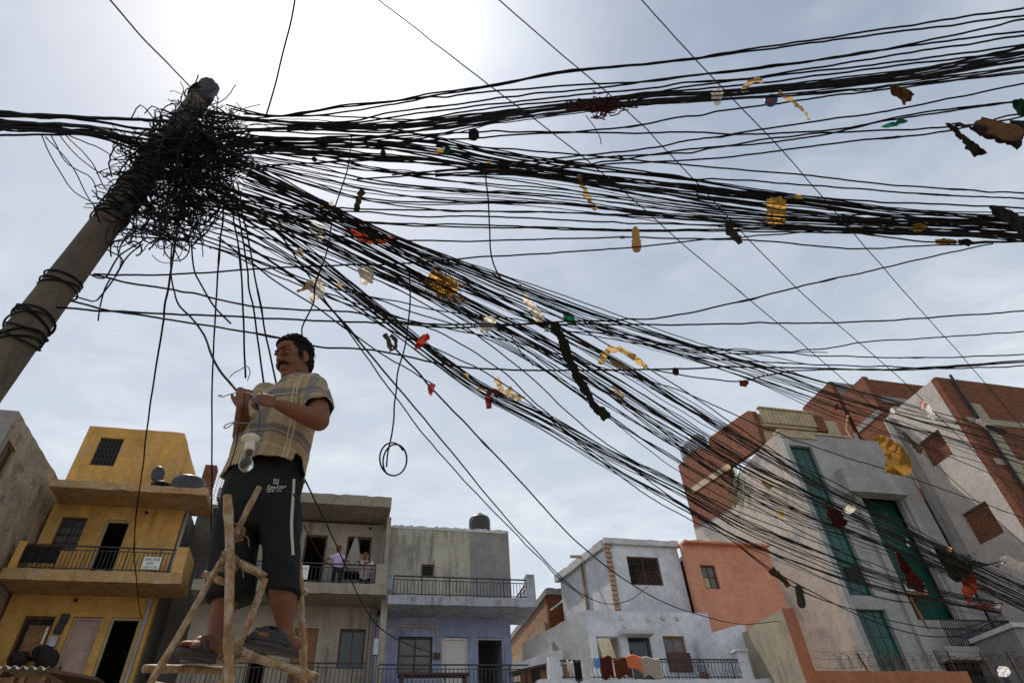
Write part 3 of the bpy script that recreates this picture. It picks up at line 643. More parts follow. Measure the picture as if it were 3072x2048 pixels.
water_tank(PW(*c4(1880, 550), 23)[0], 23, PW(*c4(1880, 552), 23)[1]-.25, .42, 1.0, 'black plastic water tank on the roof of the blue house')
# table on its lower balcony
uA, zA = PW(*c4(1330, 1510), wf+.7); uB_, _ = PW(*c4(1800, 1510), wf+.7)
T = thing_uwz('wooden_bench', 'brown plank bench on the lower balcony of the blue house', 'bench', uA, wf+.5, zf)
mb = MB(); mb.box((uA, wf+.45, zA-.06), (uB_, wf+.85, zA)); T.part('seat', mb, M['wood_red'])
for a in (uA+.1, uB_-.1):
    for b in (wf+.5, wf+.8): mb = MB(); mb.box((a-.04, b-.04, zf), (a+.04, b+.04, zA-.061)); T.part('leg', mb, M['wood_red'])
# ---- small brick house behind, between the blue and the white house
c5 = cr(1500, 1448, 2.613); c5b = cr(1500, 1640, 3.844)
uK, zK = PW(*c5b(535, 482), 25.0); uK1 = PW(*c5b(900, 497), 25.0)[0]
H = House('brick_house', 'low brown brick house in the gap between the blue and the white house', uK, 25)
mb = MB(); wall(mb, front(25.0), uK, uK1+1.5, 0, zK-.25, .23); H.part('wall', mb, M['shadebrick_u'])  # front brick darkened, its shade is in the colour
mb = MB(); wall(mb, sidel(uK), 25.23, 33, 0, zK-.25, .23, jag=.02); tag(H.part('wall', mb, M['palebrick_w']), 'brick flank with sunlight put into its pale colour')
mb = MB(); mb.rbox((uK-.06, 24.9, zK-.25), (uK1+1.5, 33, zK), 20, .02); H.part('roof', mb, M['concrete'])
mb = MB(); zq = PU(*c5b(500, 900), uK-.05)[1]
wall(mb, sidel(uK-.12), 25.3, 33.2, 0, PU(*c5b(480, 880), uK-.12)[1], .11, jag=.12); tag(H.part('plaster_band', mb, M['stone']), 'worn plaster over the lower bricks')
mb = MB(); wall(mb, sidel(uK-.5), 24.2, 33, 0, PU(*c5b(400, 1080), uK-.5)[1], .3, jag=.2); tag(H.part('lower_wall', mb, M['stone']), 'crumbling rubble wall')
u, z = PW(*c5b(850, 520), 24.6); mb = MB()
for i in range(22): q = i/21; mb.sph((u-1.05*q, 24.62, z-.72*q), .035, 6, 5)
mb.tube([(u, 24.62, z), (u-1.05, 24.62, z-.72)], .012, 5); tag(H.part('tin_edge', mb, M['signwhite']), 'row of sunlit roofing edges')
# porch between blue and white: sloping slab, little gable
u0, z0 = PW(*c5b(350, 1325), 20.6); u1, z1 = PW(*c5b(722, 1180), 20.6)
H = House('porch_shed', 'small grey porch with a tilted slab roof below the brick house', u0, 20.6, 'shed')
mb = MB(); mb.prism([(u0-.6, 20.6, z0-.25), (u1, 20.6, z1-.28), (u1, 20.6, z1), (u0-.6, 20.6, z0-.05)], (0, 2.6, .3)); H.part('roof', mb, M['white_edge'])
mb = MB(); q = PW(*c5b(615, 1080), 20.9); r2 = PW(*c5b(680, 1168), 20.9); mb.prism([(q[0], 20.9, q[1]), (r2[0], 20.9, r2[1]), (q[0]+.02, 20.9, r2[1]-.02)], (0, .25, 0)); H.part('gable', mb, M['concrete'])
mb = MB(); mb.box((u1-.3, 20.7, 0), (u1-.05, 21.0, z1-.3)); H.part('post', mb, M['white'])
mb = MB(); mb.box((u0-.6, 22.6, 0), (u1, 22.8, z0-.1)); H.part('wall', mb, M['stone'])
for x in (260, 330, 480, 520):
    mb = MB(); a = PW(*c5b(x, 1400), 21.0)[0]; mb.box((a-.06, 21.0, 0), (a+.06, 21.1, z0-.1)); H.part('post', mb, M['wood'])
# ---- white house
wW, wL, wB = 21.0, 19.8, 18.6
uw0, zw1 = PW(*c5(835, 505), wW)[0], PW(*c5(1100, 440), wW-.15)[1]
zw0 = PW(*c5(1100, 500), wW)[1]
uw1 = PW(*c5(1385, 510), wW)[0]
H = House('white_house', 'whitewashed two storey house with a brick toothed corner and laundry on its balcony', uw0, wB)
bw = (PW(*c5(990,575),wW)[0], PW(*c5(1238,578),wW)[0], PW(*c5(1150,800),wW)[1], PW(*c5(1110,578),wW)[1])
zlt = PW(*c5(1000, 1000), wL)[1]
mb = MB(); wall(mb, front(wW), uw0, uw1, zlt-.6, zw0+.02, .2, [bw]); H.part('wall', mb, M['white'])
mb = MB(); mb.rbox((uw0-.12, wW-.15, zw0+.02), (uw1+.05, wW+.5, zw1), 16, .02); H.part('parapet', mb, M['white_edge'])
n_ = (V((8.75, 24.2)) - V((9.42, 21.0))); sA = V((uw0-.06, wW))
fr = lambda a, d, z: (sA.x + n_.x/n_.y*a + d, sA.y + a, z)
mb = MB(); wall(mb, fr, 0, 3.4, zlt-.6, zw0-.1, .2, jag=.03); tag(H.part('wall', mb, M['white']), 'sunlit white flank')
mb = MB()
for i in range(12):
    a, b = i*.3, i*.3+.298; k = random.uniform(-.02,.02); fbox(mb, fr, a, b, -.14, .3, zw0-.1+k, zw1-.05+k+random.uniform(-.02,.02))
H.part('parapet', mb, M['white_edge'])
mb = MB(); mb.box((uw0, wW+.21, zlt-.2), (uw1, wW+.7, zlt-.1)); mb.box((uw0-.5, wW+3.4, zlt-.6), (uw1, wW+3.6, zw0)); mb.box((uw0+.2, wW+.55, zw0-.1), (uw1, wW+3.4, zw0-.02)); H.part('roof', mb, M['concrete'])
mb = MB(); mb.tube([fr(1.5, -.03, zlt-.5), fr(1.5, -.03, zw0-.1)], .03, 6); H.part('drain_pipe', mb, M['pvc'])
mb = MB(); a_ = fr(1.45, -.14, zw1-.1); mb.tube([a_, (a_[0]-.45, a_[1]-.1, a_[2]-.06)], .06, 8); H.part('spout', mb, M['cream'])
# brick toothing up the corner
mb = MB(); k = 0; z = zlt-.1
while z < zw0-.05:
    if k % 2 == 0: mb.box((uw0-.1, wW-.11, z), (uw0+.13, wW-.004, z+.075))
    else: mb.box((uw0-.06, wW-.06, z), (uw0+.07, wW-.004, z+.075))
    z += .085; k += 1
H.part('brick_toothing', mb, plain('toothing_brick', (.42,.27,.19), .95, 0, .1, .35, 12, .3))
# room behind the big window: brick back wall with daylight gaps
zb = bw[2]; zt = bw[3]; u0, u1 = bw[0], bw[1]
mb = MB(); wall(mb, front(wW+1.6), u0-1.2, u1+1.6, zb-.8, zt+.5, .12, [(u0+.75, u0+1.0, zt-.12, zt+.2), (u0+.68, u0+1.0, zt-.42, zt-.18)]); mb.box((u0-.3, wW+.3, zb-.6), (u0-.15, wW+1.6, zt+.5)); H.part('room_wall', mb, M['palebrick_w'])
frame(H, front(wW), bw, mat='wood_red', pane=None, vb=1, hb=0, grille=1)
# lower block
ul0, ul1 = PW(*c5(668, 1010), wL)[0], PW(*c5(1500, 1010), wL)[0]+.6
zlf = PW(*c5(1200, 1535), wB)[1]
o1 = (PW(*c5(752,1200),wL)[0], PW(*c5(935,1200),wL)[0], zlf+.2, PW(*c5(850,1200),wL)[1])
o2 = (PW(*c5(997,1205),wL)[0], PW(*c5(1170,1203),wL)[0], zlf, PW(*c5(1080,1204),wL)[1])
o3 = (PW(*c5(1272,1198),wL)[0], PW(*c5(1440,1198),wL)[0], PW(*c5(1400,1480),wL)[1], PW(*c5(1350,1198),wL)[1])
mb = MB(); wall(mb, front(wL), ul0, ul1, 0, zlt, .23, [o1, o2, o3], jag=.025); H.part('wall', mb, M['white'])
sB = V((ul0, wL)); fr2 = lambda a, d, z: (sB.x - .33*a + d, sB.y + a, z)
mb = MB(); wall(mb, fr2, .001, 3.6, 0, zlt, .22, jag=.05); tag(H.part('wall', mb, M['white_edge']), 'peeling white flank of the lower storey')
mb = MB(); mb.box((ul0+.2, wL+.23, zlt-.35), (ul1-.1, wL+1.19, zlt-.25)); H.part('roof', mb, M['concrete'])
mb = MB(); mb.box((ul0-.2, wL+2.2, zlf-.2), (o1[1]+.25, wL+2.4, zlt-.3)); mb.box((o1[1]+.12, wL+.24, zlf-.2), (o1[1]+.24, wL+2.2, zlt-.36)); tag(H.part('room_wall', mb, M['creamin']), 'cream inner wall seen through the opening')
mb = MB(); mb.box((o1[1]+.25, wL+1.2, zlf-.2), (ul1, wL+1.3, zlt-.36)); H.part('room_wall', mb, M['sidegrey'])
door(H, front(wL), (o2[0], o2[1], zlf, o2[3]), mat='glass_dark', panels=0, label='dark green door')
frame(H, front(wL), o3, mat='wood', pane='glass_grey', vb=1, hb=1, grille=0)
mb = MB(); fbox(mb, front(wL), o3[0]+.02, o3[1]+.05, -.06, .05, o3[2], o3[2]+(o3[3]-o3[2])*.52); tag(H.part('shutter', mb, M['wood_red']), 'red brown lower shutter')
uq, zq = PW(*c5(955,1165),wL-.3); uq2 = PW(*c5(1205,1160),wL-.3)[0]
mb = MB(); mb.rbox((uq, wL-.35, zq-.05), (uq2, wL-.002, zq+.06), 10, .012); H.part('sunshade', mb, M['white_edge'])
for x, y in ((950,1060),(975,1120),(1160,1065),(1278,1060),(1385,1060)):
    u, z = PW(*c5(x, y), wL-.03); mb = MB(); mb.box((u-.05, wL-.07, z-.06), (u+.05, wL-.002, z+.1 if x < 970 else z+.06)); H.part('wall_fitting', mb, M['white_edge'])
# balcony with posts and railing
uA, uB_ = PW(*c5(700,1400),wB)[0], PW(*c5(1875,1400),wB)[0]; zrl = PW(*c5(1000,1368),wB)[1]
mb = MB(); mb.rbox((uA-1.6, wB, zlf-.3), (uB_+1.2, wL-.002, zlf), 34, .015); H.part('balcony_slab', mb, M['white'])
railing(H, front(wB+.08), uA, uB_, zlf, zrl, .115, mat='iron', twist=1, mid=.08, r=.010)
pu0, pu1 = PW(*c5(632,1400),wB)[0], uA
mb = MB(); mb.box((pu0, wB, zlf), (pu1, wB+.28, PW(*c5(665,1372),wB)[1])); H.part('balcony_post', mb, M['white_edge'])
pu2 = PW(*c5(1955,1400),wB)[0]
mb = MB(); mb.box((uB_, wB, zlf), (pu2, wB+.32, PW(*c5(1900,1318),wB)[1])); mb.rbox((uB_-.06, wB-.04, PW(*c5(1900,1318),wB)[1]+.001), (pu2+.05, wB+.36, PW(*c5(1900,1300),wB)[1]), 4, .012); H.part('balcony_post', mb, M['white'])
q0, q1 = PW(*c5(385,1400),wB)[0], PW(*c5(470,1400),wB)[0]
mb = MB(); mb.box((q0, wB, 0), (q1, wB+.3, PW(*c5(430,1358),wB)[1])); H.part('balcony_post', mb, M['white'])
railing(H, front(wB+.1), q1, pu0, zlf, zrl-.05, .12, mat='iron')
# sunlit low wall at its right
u0, z0 = PW(*c5(1725,1150),19.4); u1, z1 = PW(*c5(1895,1098),19.4)
mb = MB(); mb.prism([(u0-.9, 19.4, 0), (u1+.1, 19.4, 0), (u1+.1, 19.4, z1), (u0-.9, 19.4, PW(*c5(1560,1205),19.4)[1])], (0, .2, 0)); tag(H.part('side_wall', mb, M['white']), 'low white wall stepping up towards the salmon house')

# ---- salmon house
wP = 20.6
up0, up1 = uw1+.02, PW(*c5(2110,540),wP)[0]
zp0, zp1 = PW(*c5(1700,495),wP)[1], PW(*c5(1700,455),wP-.25)[1]
H = House('salmon_house', 'salmon pink house front with one small four pane window', up0, wP)
pw = (PW(*c5(1565,640),wP)[0], PW(*c5(1680,640),wP)[0], PW(*c5(1660,828),wP)[1], PW(*c5(1620,642),wP)[1])
mb = MB(); wall(mb, front(wP), up0, up1, 0, zp0+.01, .22, [pw]); H.part('wall', mb, M['pink'])
shell(H, up0, up1, wP, 25, 0, zp0, 'pink', left=None, right='pink')
mb = MB(); mb.rbox((up0, wP-.25, zp0+.012), (PW(*c5(2120,480),wP-.25)[0], wP+.4, zp1), 20, .02); H.part('cornice', mb, M['pink'])
frame(H, front(wP), pw, mat='wood_red', pane='glass_grey', vb=1, hb=1)
mb = MB(); fbox(mb, front(wP), pw[0]+.05, (pw[0]+pw[1])/2-.03, .1, .108, pw[2]+.05, (pw[2]+pw[3])/2-.02); tag(H.part('pane', mb, M['cream']), 'boarded lower left pane')

# ---- grey building with green glass
c2 = cr(2048, 680, 2.2402); c6 = cr(2248, 1448, 2.613)
w7 = 19.0; u7 = .905*w7
zt = 1.5+.734*w7
H = House('green_glass_building', 'tall grey building with tall strips of green glass and a stained cement flank', u7, w7, 'building')
uE = 1.215*w7
fr = front(w7)
s1 = (PW(*c2(705,1465),w7)[0], PW(*c2(862,1475),w7)[0], PW(*c6(890,882),w7)[1], PW(*c2(780,1470),w7)[1])
s2 = (PW(*c6(852,95),w7)[0], PW(*c6(1170,110),w7)[0], PW(*c6(1500,1075),w7)[1], PW(*c6(1000,100),w7)[1])
s3 = (s1[0], PW(*c6(1062,992),w7)[0], PW(*c6(1180,1480),w7)[1]-1.5, PW(*c6(950,988),w7)[1])
mb = MB(); wall(mb, fr, u7, uE, 0, zt, .25, [s1, s3, s2], jag=.02); H.part('wall', mb, M['greyfront'])
wfar = u7/.635; zL = PU(2036, 1617, u7)[1]; zN = PU(2300, 1330, u7)[1]
zbk = PU(2190, 1460, u7)[1]
def gwall(z): return z
# flank: plastered part under a stepped brick part
mb = MB(); mb.prism([(u7, w7+.251, 0), (u7, wfar, 0), (u7, wfar, zL), (u7, *PU(2290, 1334, u7)), (u7, w7+.251, zt)], (.25, 0, 0)); tag(H.part('wall', mb, M['greycement']), 'stained cement flank')
mb = MB(); wall(mb, front(wfar), u7, uE, 0, zL, .25); wall(mb, sider(uE), w7+.25, wfar, 0, zt, .25); H.part('wall', mb, M['greycement'])
mb = MB(); mb.box((u7+.25, w7+.26, zt-.5), (uE-.25, wfar, zt-.35)); H.part('roof', mb, M['concrete'])
# brick upper storey on the flank
zbt = PU(2250, 1235, u7)[1]; zb_l = PU(2034, 1394, u7)[1]; wbn = PU(2270, 1290, u7)[0]; wbf = PU(2060, 1490, u7)[0]
c1 = cr(2000, 1080, 2.8)
bo_ = [(235,1410),(95,885),(165,835),(280,735),(345,792),(357,650),(520,535),(680,425),(712,428),(760,570),(805,710),(660,808),(520,902),(530,960),(570,1080),(600,1180),(520,1245),(380,1325)]
mb = MB(); mb.prism([(u7-.03, *PU(*c1(*q), u7-.03)) for q in bo_], (.26, 0, 0)); tag(H.part('brick_storey', mb, M['brick_w']), 'unplastered brick upper flank')
bb = [(205,1070),(330,985),(520,862),(540,905),(345,1030),(215,1118)]
mb = MB(); mb.prism([(u7-.06, *PU(*c1(*q), u7-.06)) for q in bb], (.028, 0, 0)); H.part('concrete_band', mb, M['cream'])
mb = MB(); wall(mb, front(wbf-.05), u7+.25, u7+3, zL, zb_l-.5, .2); H.part('brick_storey', mb, M['brick_u'])
for (x_, y_, r_, h_) in ((186, 800, .42, 1.0), (268, 750, .55, 1.15)):
    q = PU(*c1(x_, y_), u7+.9); water_tank(u7+.9, q[0], q[1]-.25, r_, h_, 'ribbed dark water tank at the far end of the brick flank roof' if x_ < 200 else 'larger dark water tank beside the brick step on the roof', 'pvc')
# set-back storey with corrugated yellowish parapet
ub1 = PW(2445, 1262, wbn-.35)[0]
mb = MB(); wall(mb, front(wbn), u7+.03, ub1+1.5, zt-.4, zbt-.05, .2); tag(H.part('wall', mb, M['cream']), 'cream set-back storey')
mb = MB(); n = 13
for i in range(n):
    a = u7+.26+(ub1-u7-.2)*i/n; b = u7+.26+(ub1-u7-.2)*(i+1)/n
    mb.box((a, wbn-.35, zbt-.75), (b-.03, wbn-.28, zbt)); mb.box((b-.03, wbn-.33, zbt-.75), (b, wbn-.29, zbt))
mb.box((u7+.2, wbn-.42, zbt), (ub1+.1, wbn-.2, zbt+.07)); mb.box((u7+.26, wbn-.28, zbt-.9), (ub1, wbn-.001, zbt-.78)); H.part('parapet', mb, M['cream'])
mb = MB(); mb.box((ub1-.02, wbn-.36, zbt-.95), (ub1+.5, wbn-.02, zbt-.1)); H.part('parapet_end', mb, M['brick_u'])
# cornices, surrounds, ledges
mb = MB(); mb.rbox((u7-.02, w7-.06, zt+.002), (PW(*c2(1110,1385),w7)[0], w7+.3, zt+.1), 12, .012); H.part('coping', mb, M['cream'])
u0, z0 = PW(*c2(640,1385),w7); u1, z1 = PW(*c2(895,1430),w7)
mb = MB(); fbox(mb, fr, u0+.05, u1, -.05, -.003, z1-.02, z1+.28); H.part('lintel', mb, M['cream'])
u0, z0 = PW(*c6(795,62),w7-.5); u1, z1 = PW(*c6(1258,95),w7-.5)
mb = MB(); mb.rbox((u0, w7-.5, z1), (u1, w7-.003, z0+.02), 12, .01); mb.box((u0+.1, w7-.4, z0+.021), (u1-.05, w7-.003, z0+1.1)); H.part('canopy', mb, M['greyfront'])
for (a, b) in ((s1[0]-.28, s1[0]-.06), (s2[0]-.34, s2[0]-.04), (s2[1]+.1, s2[1]+.42)):
    mb = MB(); fbox(mb, fr, a, b, -.14, -.003, 1, (z1-.001 if a > s1[1] else s1[3]+.2)); H.part('pilaster', mb, M['greyfront'])
def glazing(h, nv, nh, d=.16):
    a0, a1, z0, z1 = h; mb = MB(); fbox(mb, fr, a0, a1, d, d+.03, z0, z1); o = H.part('green_glazing', mb, M['green'])
    g = MB()
    for i in range(1, nv): x = a0+(a1-a0)*i/nv; fbox(g, fr, x-.014, x+.014, d-.012, d-.002, z0, z1)
    n = int((z1-z0)/nh)
    for i in range(1, n): z = z0+(z1-z0)*i/n; fbox(g, fr, a0, a1, d-.010, d-.003, z-.012, z+.012)
    H.part('glazing_bars', g, M['iron'], o); return o
glazing(s1, 3, .85); glazing(s3, 3, .85); glazing(s2, 5, .75, .42)
mb = MB(); wall(mb, sider(s2[0]), w7+.251, w7+.44, s2[2], s2[3], .01); H.part('green_glazing', mb, M['green'])
u0, z1 = PW(*c6(745,655),w7+.1); u1, z0 = PW(*c6(880,762),w7+.1)
u1 = PW(*c6(848,660),w7+.1)[0]; mb = MB(); fbox(mb, fr, u0, u1, .10, .14, z0, z1); tag(H.part('vent_shade_panel', mb, M['dark']), 'vent in the glass, its shade painted as a black panel')  # closed black panel, the vent's inner shade is painted
# lattice balcony low down, canopy beneath
u0, z1 = PW(*c6(1490,1068),w7-.4); u1, z0 = PW(*c6(2055,1285),w7-.4); u1 = PW(*c6(1945,1068),w7-.4)[0]+.5
mb = MB(); fl = front(w7-.4)
for i in range(29): a = u0+(u1-u0)*i/28; fbox(mb, fl, a-.012, a+.012, -.012, .012, z0, z1)
for k in (0, .03, .33, .36, .62, .65, .97, 1.0): z = z0+(z1-z0)*k; fbox(mb, fl, u0, u1, -.014, .014, z-.012, z+.012)
for i in range(9):
    a = u0+(u1-u0)*(i+.5)/9; rr_ = (z1-z0)*.13
    mb.tube([fl(a+rr_*cos(q*pi/6), 0, z0+(z1-z0)*.48+rr_*sin(q*pi/6)) for q in range(13)], .014, 4)
H.part('balcony_railing', mb, M['iron'])
mb = MB(); mb.rbox((u0-.5, w7-.55, z0-.45), (u1+1.2, w7-.003, z0-.03), 18, .015); H.part('balcony_slab', mb, M['greyfront'])
mb = MB(); mb.box((u0-.3, w7-.2, z0-3.2), (u1+1.2, w7-.004, z0-.46)); H.part('gallery_shade_box', mb, M['dark'])  # solid box, the shaded recess is painted near-black
# air cooler frame hung on the big glass strip
uA, zA = PW(*c6(1205,775),w7-.3); uA1, zA1 = PW(*c6(1390,850),w7-.3); uA1 = PW(*c6(1355,770),w7-.3)[0]
T = thing_uwz('air_cooler', 'white framed window air cooler on a bracket before the green glass', 'air cooler', uA, w7-.3, zA1)
mb = MB(); 
for q in ((uA,uA+.04,zA1,zA),(uA1-.04,uA1,zA1,zA),(uA+.04,uA1-.04,zA1,zA1+.04),(uA+.04,uA1-.04,zA-.04,zA),((uA+uA1)/2-.02,(uA+uA1)/2+.02,zA1+.04,zA-.04)): mb.box((q[0], w7-.32, q[2]), (q[1], w7-.26, q[3]))
T.part('frame', mb, M['signwhite'])
mb = MB(); mb.box((uA+.04, w7-.255, zA1+.04), (uA1-.04, w7+.5, zA-.04)); T.part('body', mb, M['glass_dark'])
mb = MB(); mb.box((uA, w7-.3, zA1-.12), (uA1, w7+.4, zA1-.03)); mb.tube([(uA+.2, w7-.1, zA1-.13), (uA+.55, w7+.1, zA1-1.6)], .06, 8); T.part('bracket', mb, M['wood'])
# pale sign stickers on the low glass
u0, z1 = PW(*c6(1085,1335),w7+.14); mb = MB(); fbox(mb, fr, u0, u0+.42, .135, .146, z1-.75, z1); tag(H.part('pane', mb, M['green']), 'pale reflecting pane')

# ---- brick tower behind
u9 = 23.6; 
H = House('brick_tower', 'bare brick and concrete tower rising behind the roughcast building', u9, 19.2, 'building')
zA = PU(2586, 1128, u9)[1]; wA = PU(2586, 1128, u9)[0]; wA2 = PU(2527, 1198, u9)[0]
zB = PU(2500, 1130, u9)[1]; wB1 = PU(2500, 1130, u9)[0]; wB2 = PU(2418, 1250, u9)[0]
mb = MB(); wall(mb, sidel(u9), wA, wA2, 0, zA, .3, jag=.03); tag(H.part('wall', mb, M['brick_w']), 'near brick flank')
mb = MB(); wall(mb, sidel(u9+.002), wA2+.25, wB2, 0, zB, .3, jag=.03); tag(H.part('wall', mb, M['brick_w']), 'far brick flank')
mb = MB(); wall(mb, sidel(u9+.3), wA2-.1, wA2+.4, 0, zA-.6, .2); tag(H.part('wall', mb, M['concrete']), 'grey recess between the brick flanks')
mb = MB(); wall(mb, front(wA2+.25), u9+.31, u9+8.0, 14, zB-.02, .25); tag(H.part('wall', mb, M['concrete']), 'grey cement upper front')
uQ = PW(2745, 1115, wA2+.2)[0]
mb = MB(); wall(mb, front(wA2+.21), uQ, u9+8.15, 14, zB, .03, jag=.03); tag(H.part('wall', mb, M['brick_u']), 'brick right end of the upper front')
mb = MB(); wall(mb, front(wA-.01), u9+.31, u9+7, 12, zA-.15, .25); tag(H.part('wall', mb, M['brick_u']), 'lower brick front')
for (d_, za_, zb_) in ((.12,1.6,1.25),(.5,2.4,2.1)): mb = MB(); mb.rbox((u9+.31, wA-d_, zA-za_), (u9+6.9, wA-.012, zA-zb_), 16, .01); H.part('concrete_band', mb, M['concrete'])
for k in (.25, .62): mb = MB(); fbox(mb, sidel(u9-.03), wA+.02, wA2-.02, 0, .029, zA-1.2-k*4, zA-1.2-k*4+.28); H.part('concrete_band', mb, M['concrete'])
mb = MB(); mb.tube([(u9-.15, wA2+.1, 4), (u9-.15, wA2+.1, zA-2.2)], .09, 10); H.part('drain_pipe', mb, M['pvc'])
u_, = [u9-.35]
mb = MB(); P0 = PU(2545, 1245, u_); P1 = PU(2540, 1290, u_); P2 = PU(2563, 1325, u_)
mb.tube([(u_, P0[0], P0[1]), (u_, (P0[0]+P1[0])/2, (P0[1]+P1[1])/2+.05), (u_, P1[0], P1[1]), (u_, P2[0], P2[1])], .05, 8); tag(H.part('hose', mb, plain('orange_hose', (.50,.28,.16), .6)), 'pinkish hose hanging down the flank')

# ---- roughcast building at the right
u10 = 23.5; w10 = u10/1.475; z10 = 1.5+.654*u10
H = House('roughcast_building', 'tall roughcast building with bricked up windows and a dark brick front', u10, w10, 'building')
c7 = cr(2500, 1080, 2.8)
def srect(p):                                       # four photo corners on the flank -> rectangle
    q = [PU(*x, u10) for x in p]; ws = sorted(x[0] for x in q); zs = sorted(x[1] for x in q)
    return ((ws[0]+ws[1])/2, (ws[2]+ws[3])/2, (zs[0]+zs[1])/2, (zs[2]+zs[3])/2)
b1 = srect([c7(872,588), c7(712,695), c7(835,910), c7(1010,775)]); b2 = srect([c6(1850,145), c6(1655,245), c6(1800,490), c6(2000,385)])
wfar = 1.0*u10/1.232
mb = MB(); wall(mb, sidel(u10), w10+.26, wfar, 0, z10, .3, [b1, b2], jag=.03); H.part('wall', mb, M['roughcast'])
for b in (b1, b2):
    mb = MB(); wall(mb, sidel(u10+.13), b[0]+.003, b[1]-.003, b[2]+.003, b[3]-.003, .1); tag(H.part('bricked_window', mb, M['brick_w']), 'window opening closed with loose bricks')
mb = MB(); wall(mb, front(w10), u10, u10+14, 0, z10, .25); tag(H.part('wall', mb, M['brick_u']), 'shaded brick front')
for k in (.17, .33, .5, .66, .8): z = z10-k*12; mb = MB(); mb.box((u10+.28+.0, w10-.03, z-.28), (u10+14, w10-.003, z)); H.part('concrete_band', mb, M['moss'])
mb = MB(); mb.box((u10+.95, w10-.06, 0), (u10+1.45, w10-.004, z10-1.3)); H.part('concrete_column', mb, M['moss'])
mb = MB(); mb.tube([(u10+.75, w10-.12, 0), (u10+.75, w10-.12, z10+.1)], .06, 8); H.part('drain_pipe', mb, M['iron'])
mb = MB(); mb.box((u10+.3, w10+.25, z10-.5), (u10+14, wfar, z10-.35)); H.part('roof', mb, M['concrete'])
mb = MB(); mb.box((u10+.001, wfar, 0), (u10+14, wfar+.2, z10-.01)); H.part('wall', mb, M['roughcast'])
wp = PU(2800, 1500, u10-.2)[0]; mb = MB(); mb.box((u10-.38, wp-.13, 5), (u10-.002, wp+.13, PU(*c7(520, 470), u10-.2)[1])); tag(H.part('rendered_rib', mb, M['concrete']), 'grey vertical rib up the flank')
# low grey building under it
uq, zq = PW(*c6(1960,925),17.5); u2, z2 = PW(*c6(2153,890),17.5)
H = House('low_cement_block', 'low dark cement block at the foot of the roughcast flank', uq, 16.4, 'building')
mb = MB(); mb.rbox((21.4, 16.9, 0), (23.48, 18.9, 1.5+.31*17.5), 10, .03); H.part('wall', mb, M['concrete'])
mb = MB(); mb.rbox((21.3, 16.8, 1.5+.31*17.5+.002), (23.48, 18.9, 1.5+.31*17.5+.14), 10, .02); H.part('coping', mb, M['white_edge'])

# ---- orange yard wall with a cement parapet
wO = 17.0; uO = .764*wO
zO = 1.5+.347*wO; zO2 = 1.5+.245*wO; wOf = uO/.676
H = House('orange_wall', 'orange washed yard wall with a stained cement return and rusty posts', uO, wO, 'wall')
mb = MB(); wall(mb, sidel(uO), wO+.03, wOf+.3, 0, zO, .2, jag=.02); tag(H.part('return_wall', mb, M['moss']), 'stained cement return')
mb = MB(); mb.box((uO, wO, 0), (uO+.42, wO+.028, zO)); mb.box((uO+.201, wO+.029, 0), (uO+.42, wO+.3, zO-.01)); H.part('pier', mb, M['orange'])
uOe = 1.105*wO
mb = MB(); mb.rbox((uO+.422, wO+.01, 0), (uOe, wO+.2, zO2), 20, .012); H.part('wall', mb, M['orange'])
for x in (930, 1130, 1225, 1620, 1880, 2090):
    a = PW(*c6(x, 1470), wO+.1)[0]; hgt = 1.15 if x < 1500 else 1.3
    mb = MB(); ln = .28 if x < 1300 else 0
    mb.tube([(a, wO+.1, zO2 if a < uOe else zO2-1), (a-ln*.5, wO+.1, zO2+hgt*.45)], .03, 6); H.part('post', mb, M['iron_rust'])
T = thing_uwz('razor_wire', 'coils of rusty razor wire along the top of the orange wall', 'razor wire', uO+1, wO+.1, zO2)
mb = MB()
for s_ in range(2):
    pts = [(uO+1.2+i*.022+s_*.1, wO+.1+.13*cos(i*.42+s_), zO2+.26+.20*sin(i*.42+s_)+.04*sin(i*.05)) for i in range(330)]
    mb.tube(pts, .006, 4)
for k in (.12, .36, .55): mb.tube([(uO+.6+i*.4, wO+.1, zO2+k-.04*sin(i*.9)) for i in range(20)], .005, 4)
T.part('coil', mb, M['iron_rust'])
# grilles behind, right of the orange wall
uq, zq = PW(*c6(1710,1500),18.0)
H = House('black_gate', 'black barred gate panels right of the orange wall', uq, 18.0, 'gate')
for k in range(3):
    a = uq+k*1.35; mb = MB()
    for i in range(12): mb.box((a+i*.1, 17.99, 2), (a+i*.1+.03, 18.01, zq-.05+random.uniform(0,.02)))
    mb.box((a-.05, 18.011, zq-.35), (a+1.15, 18.03, zq-.28)); H.part('panel', mb, M['iron'])
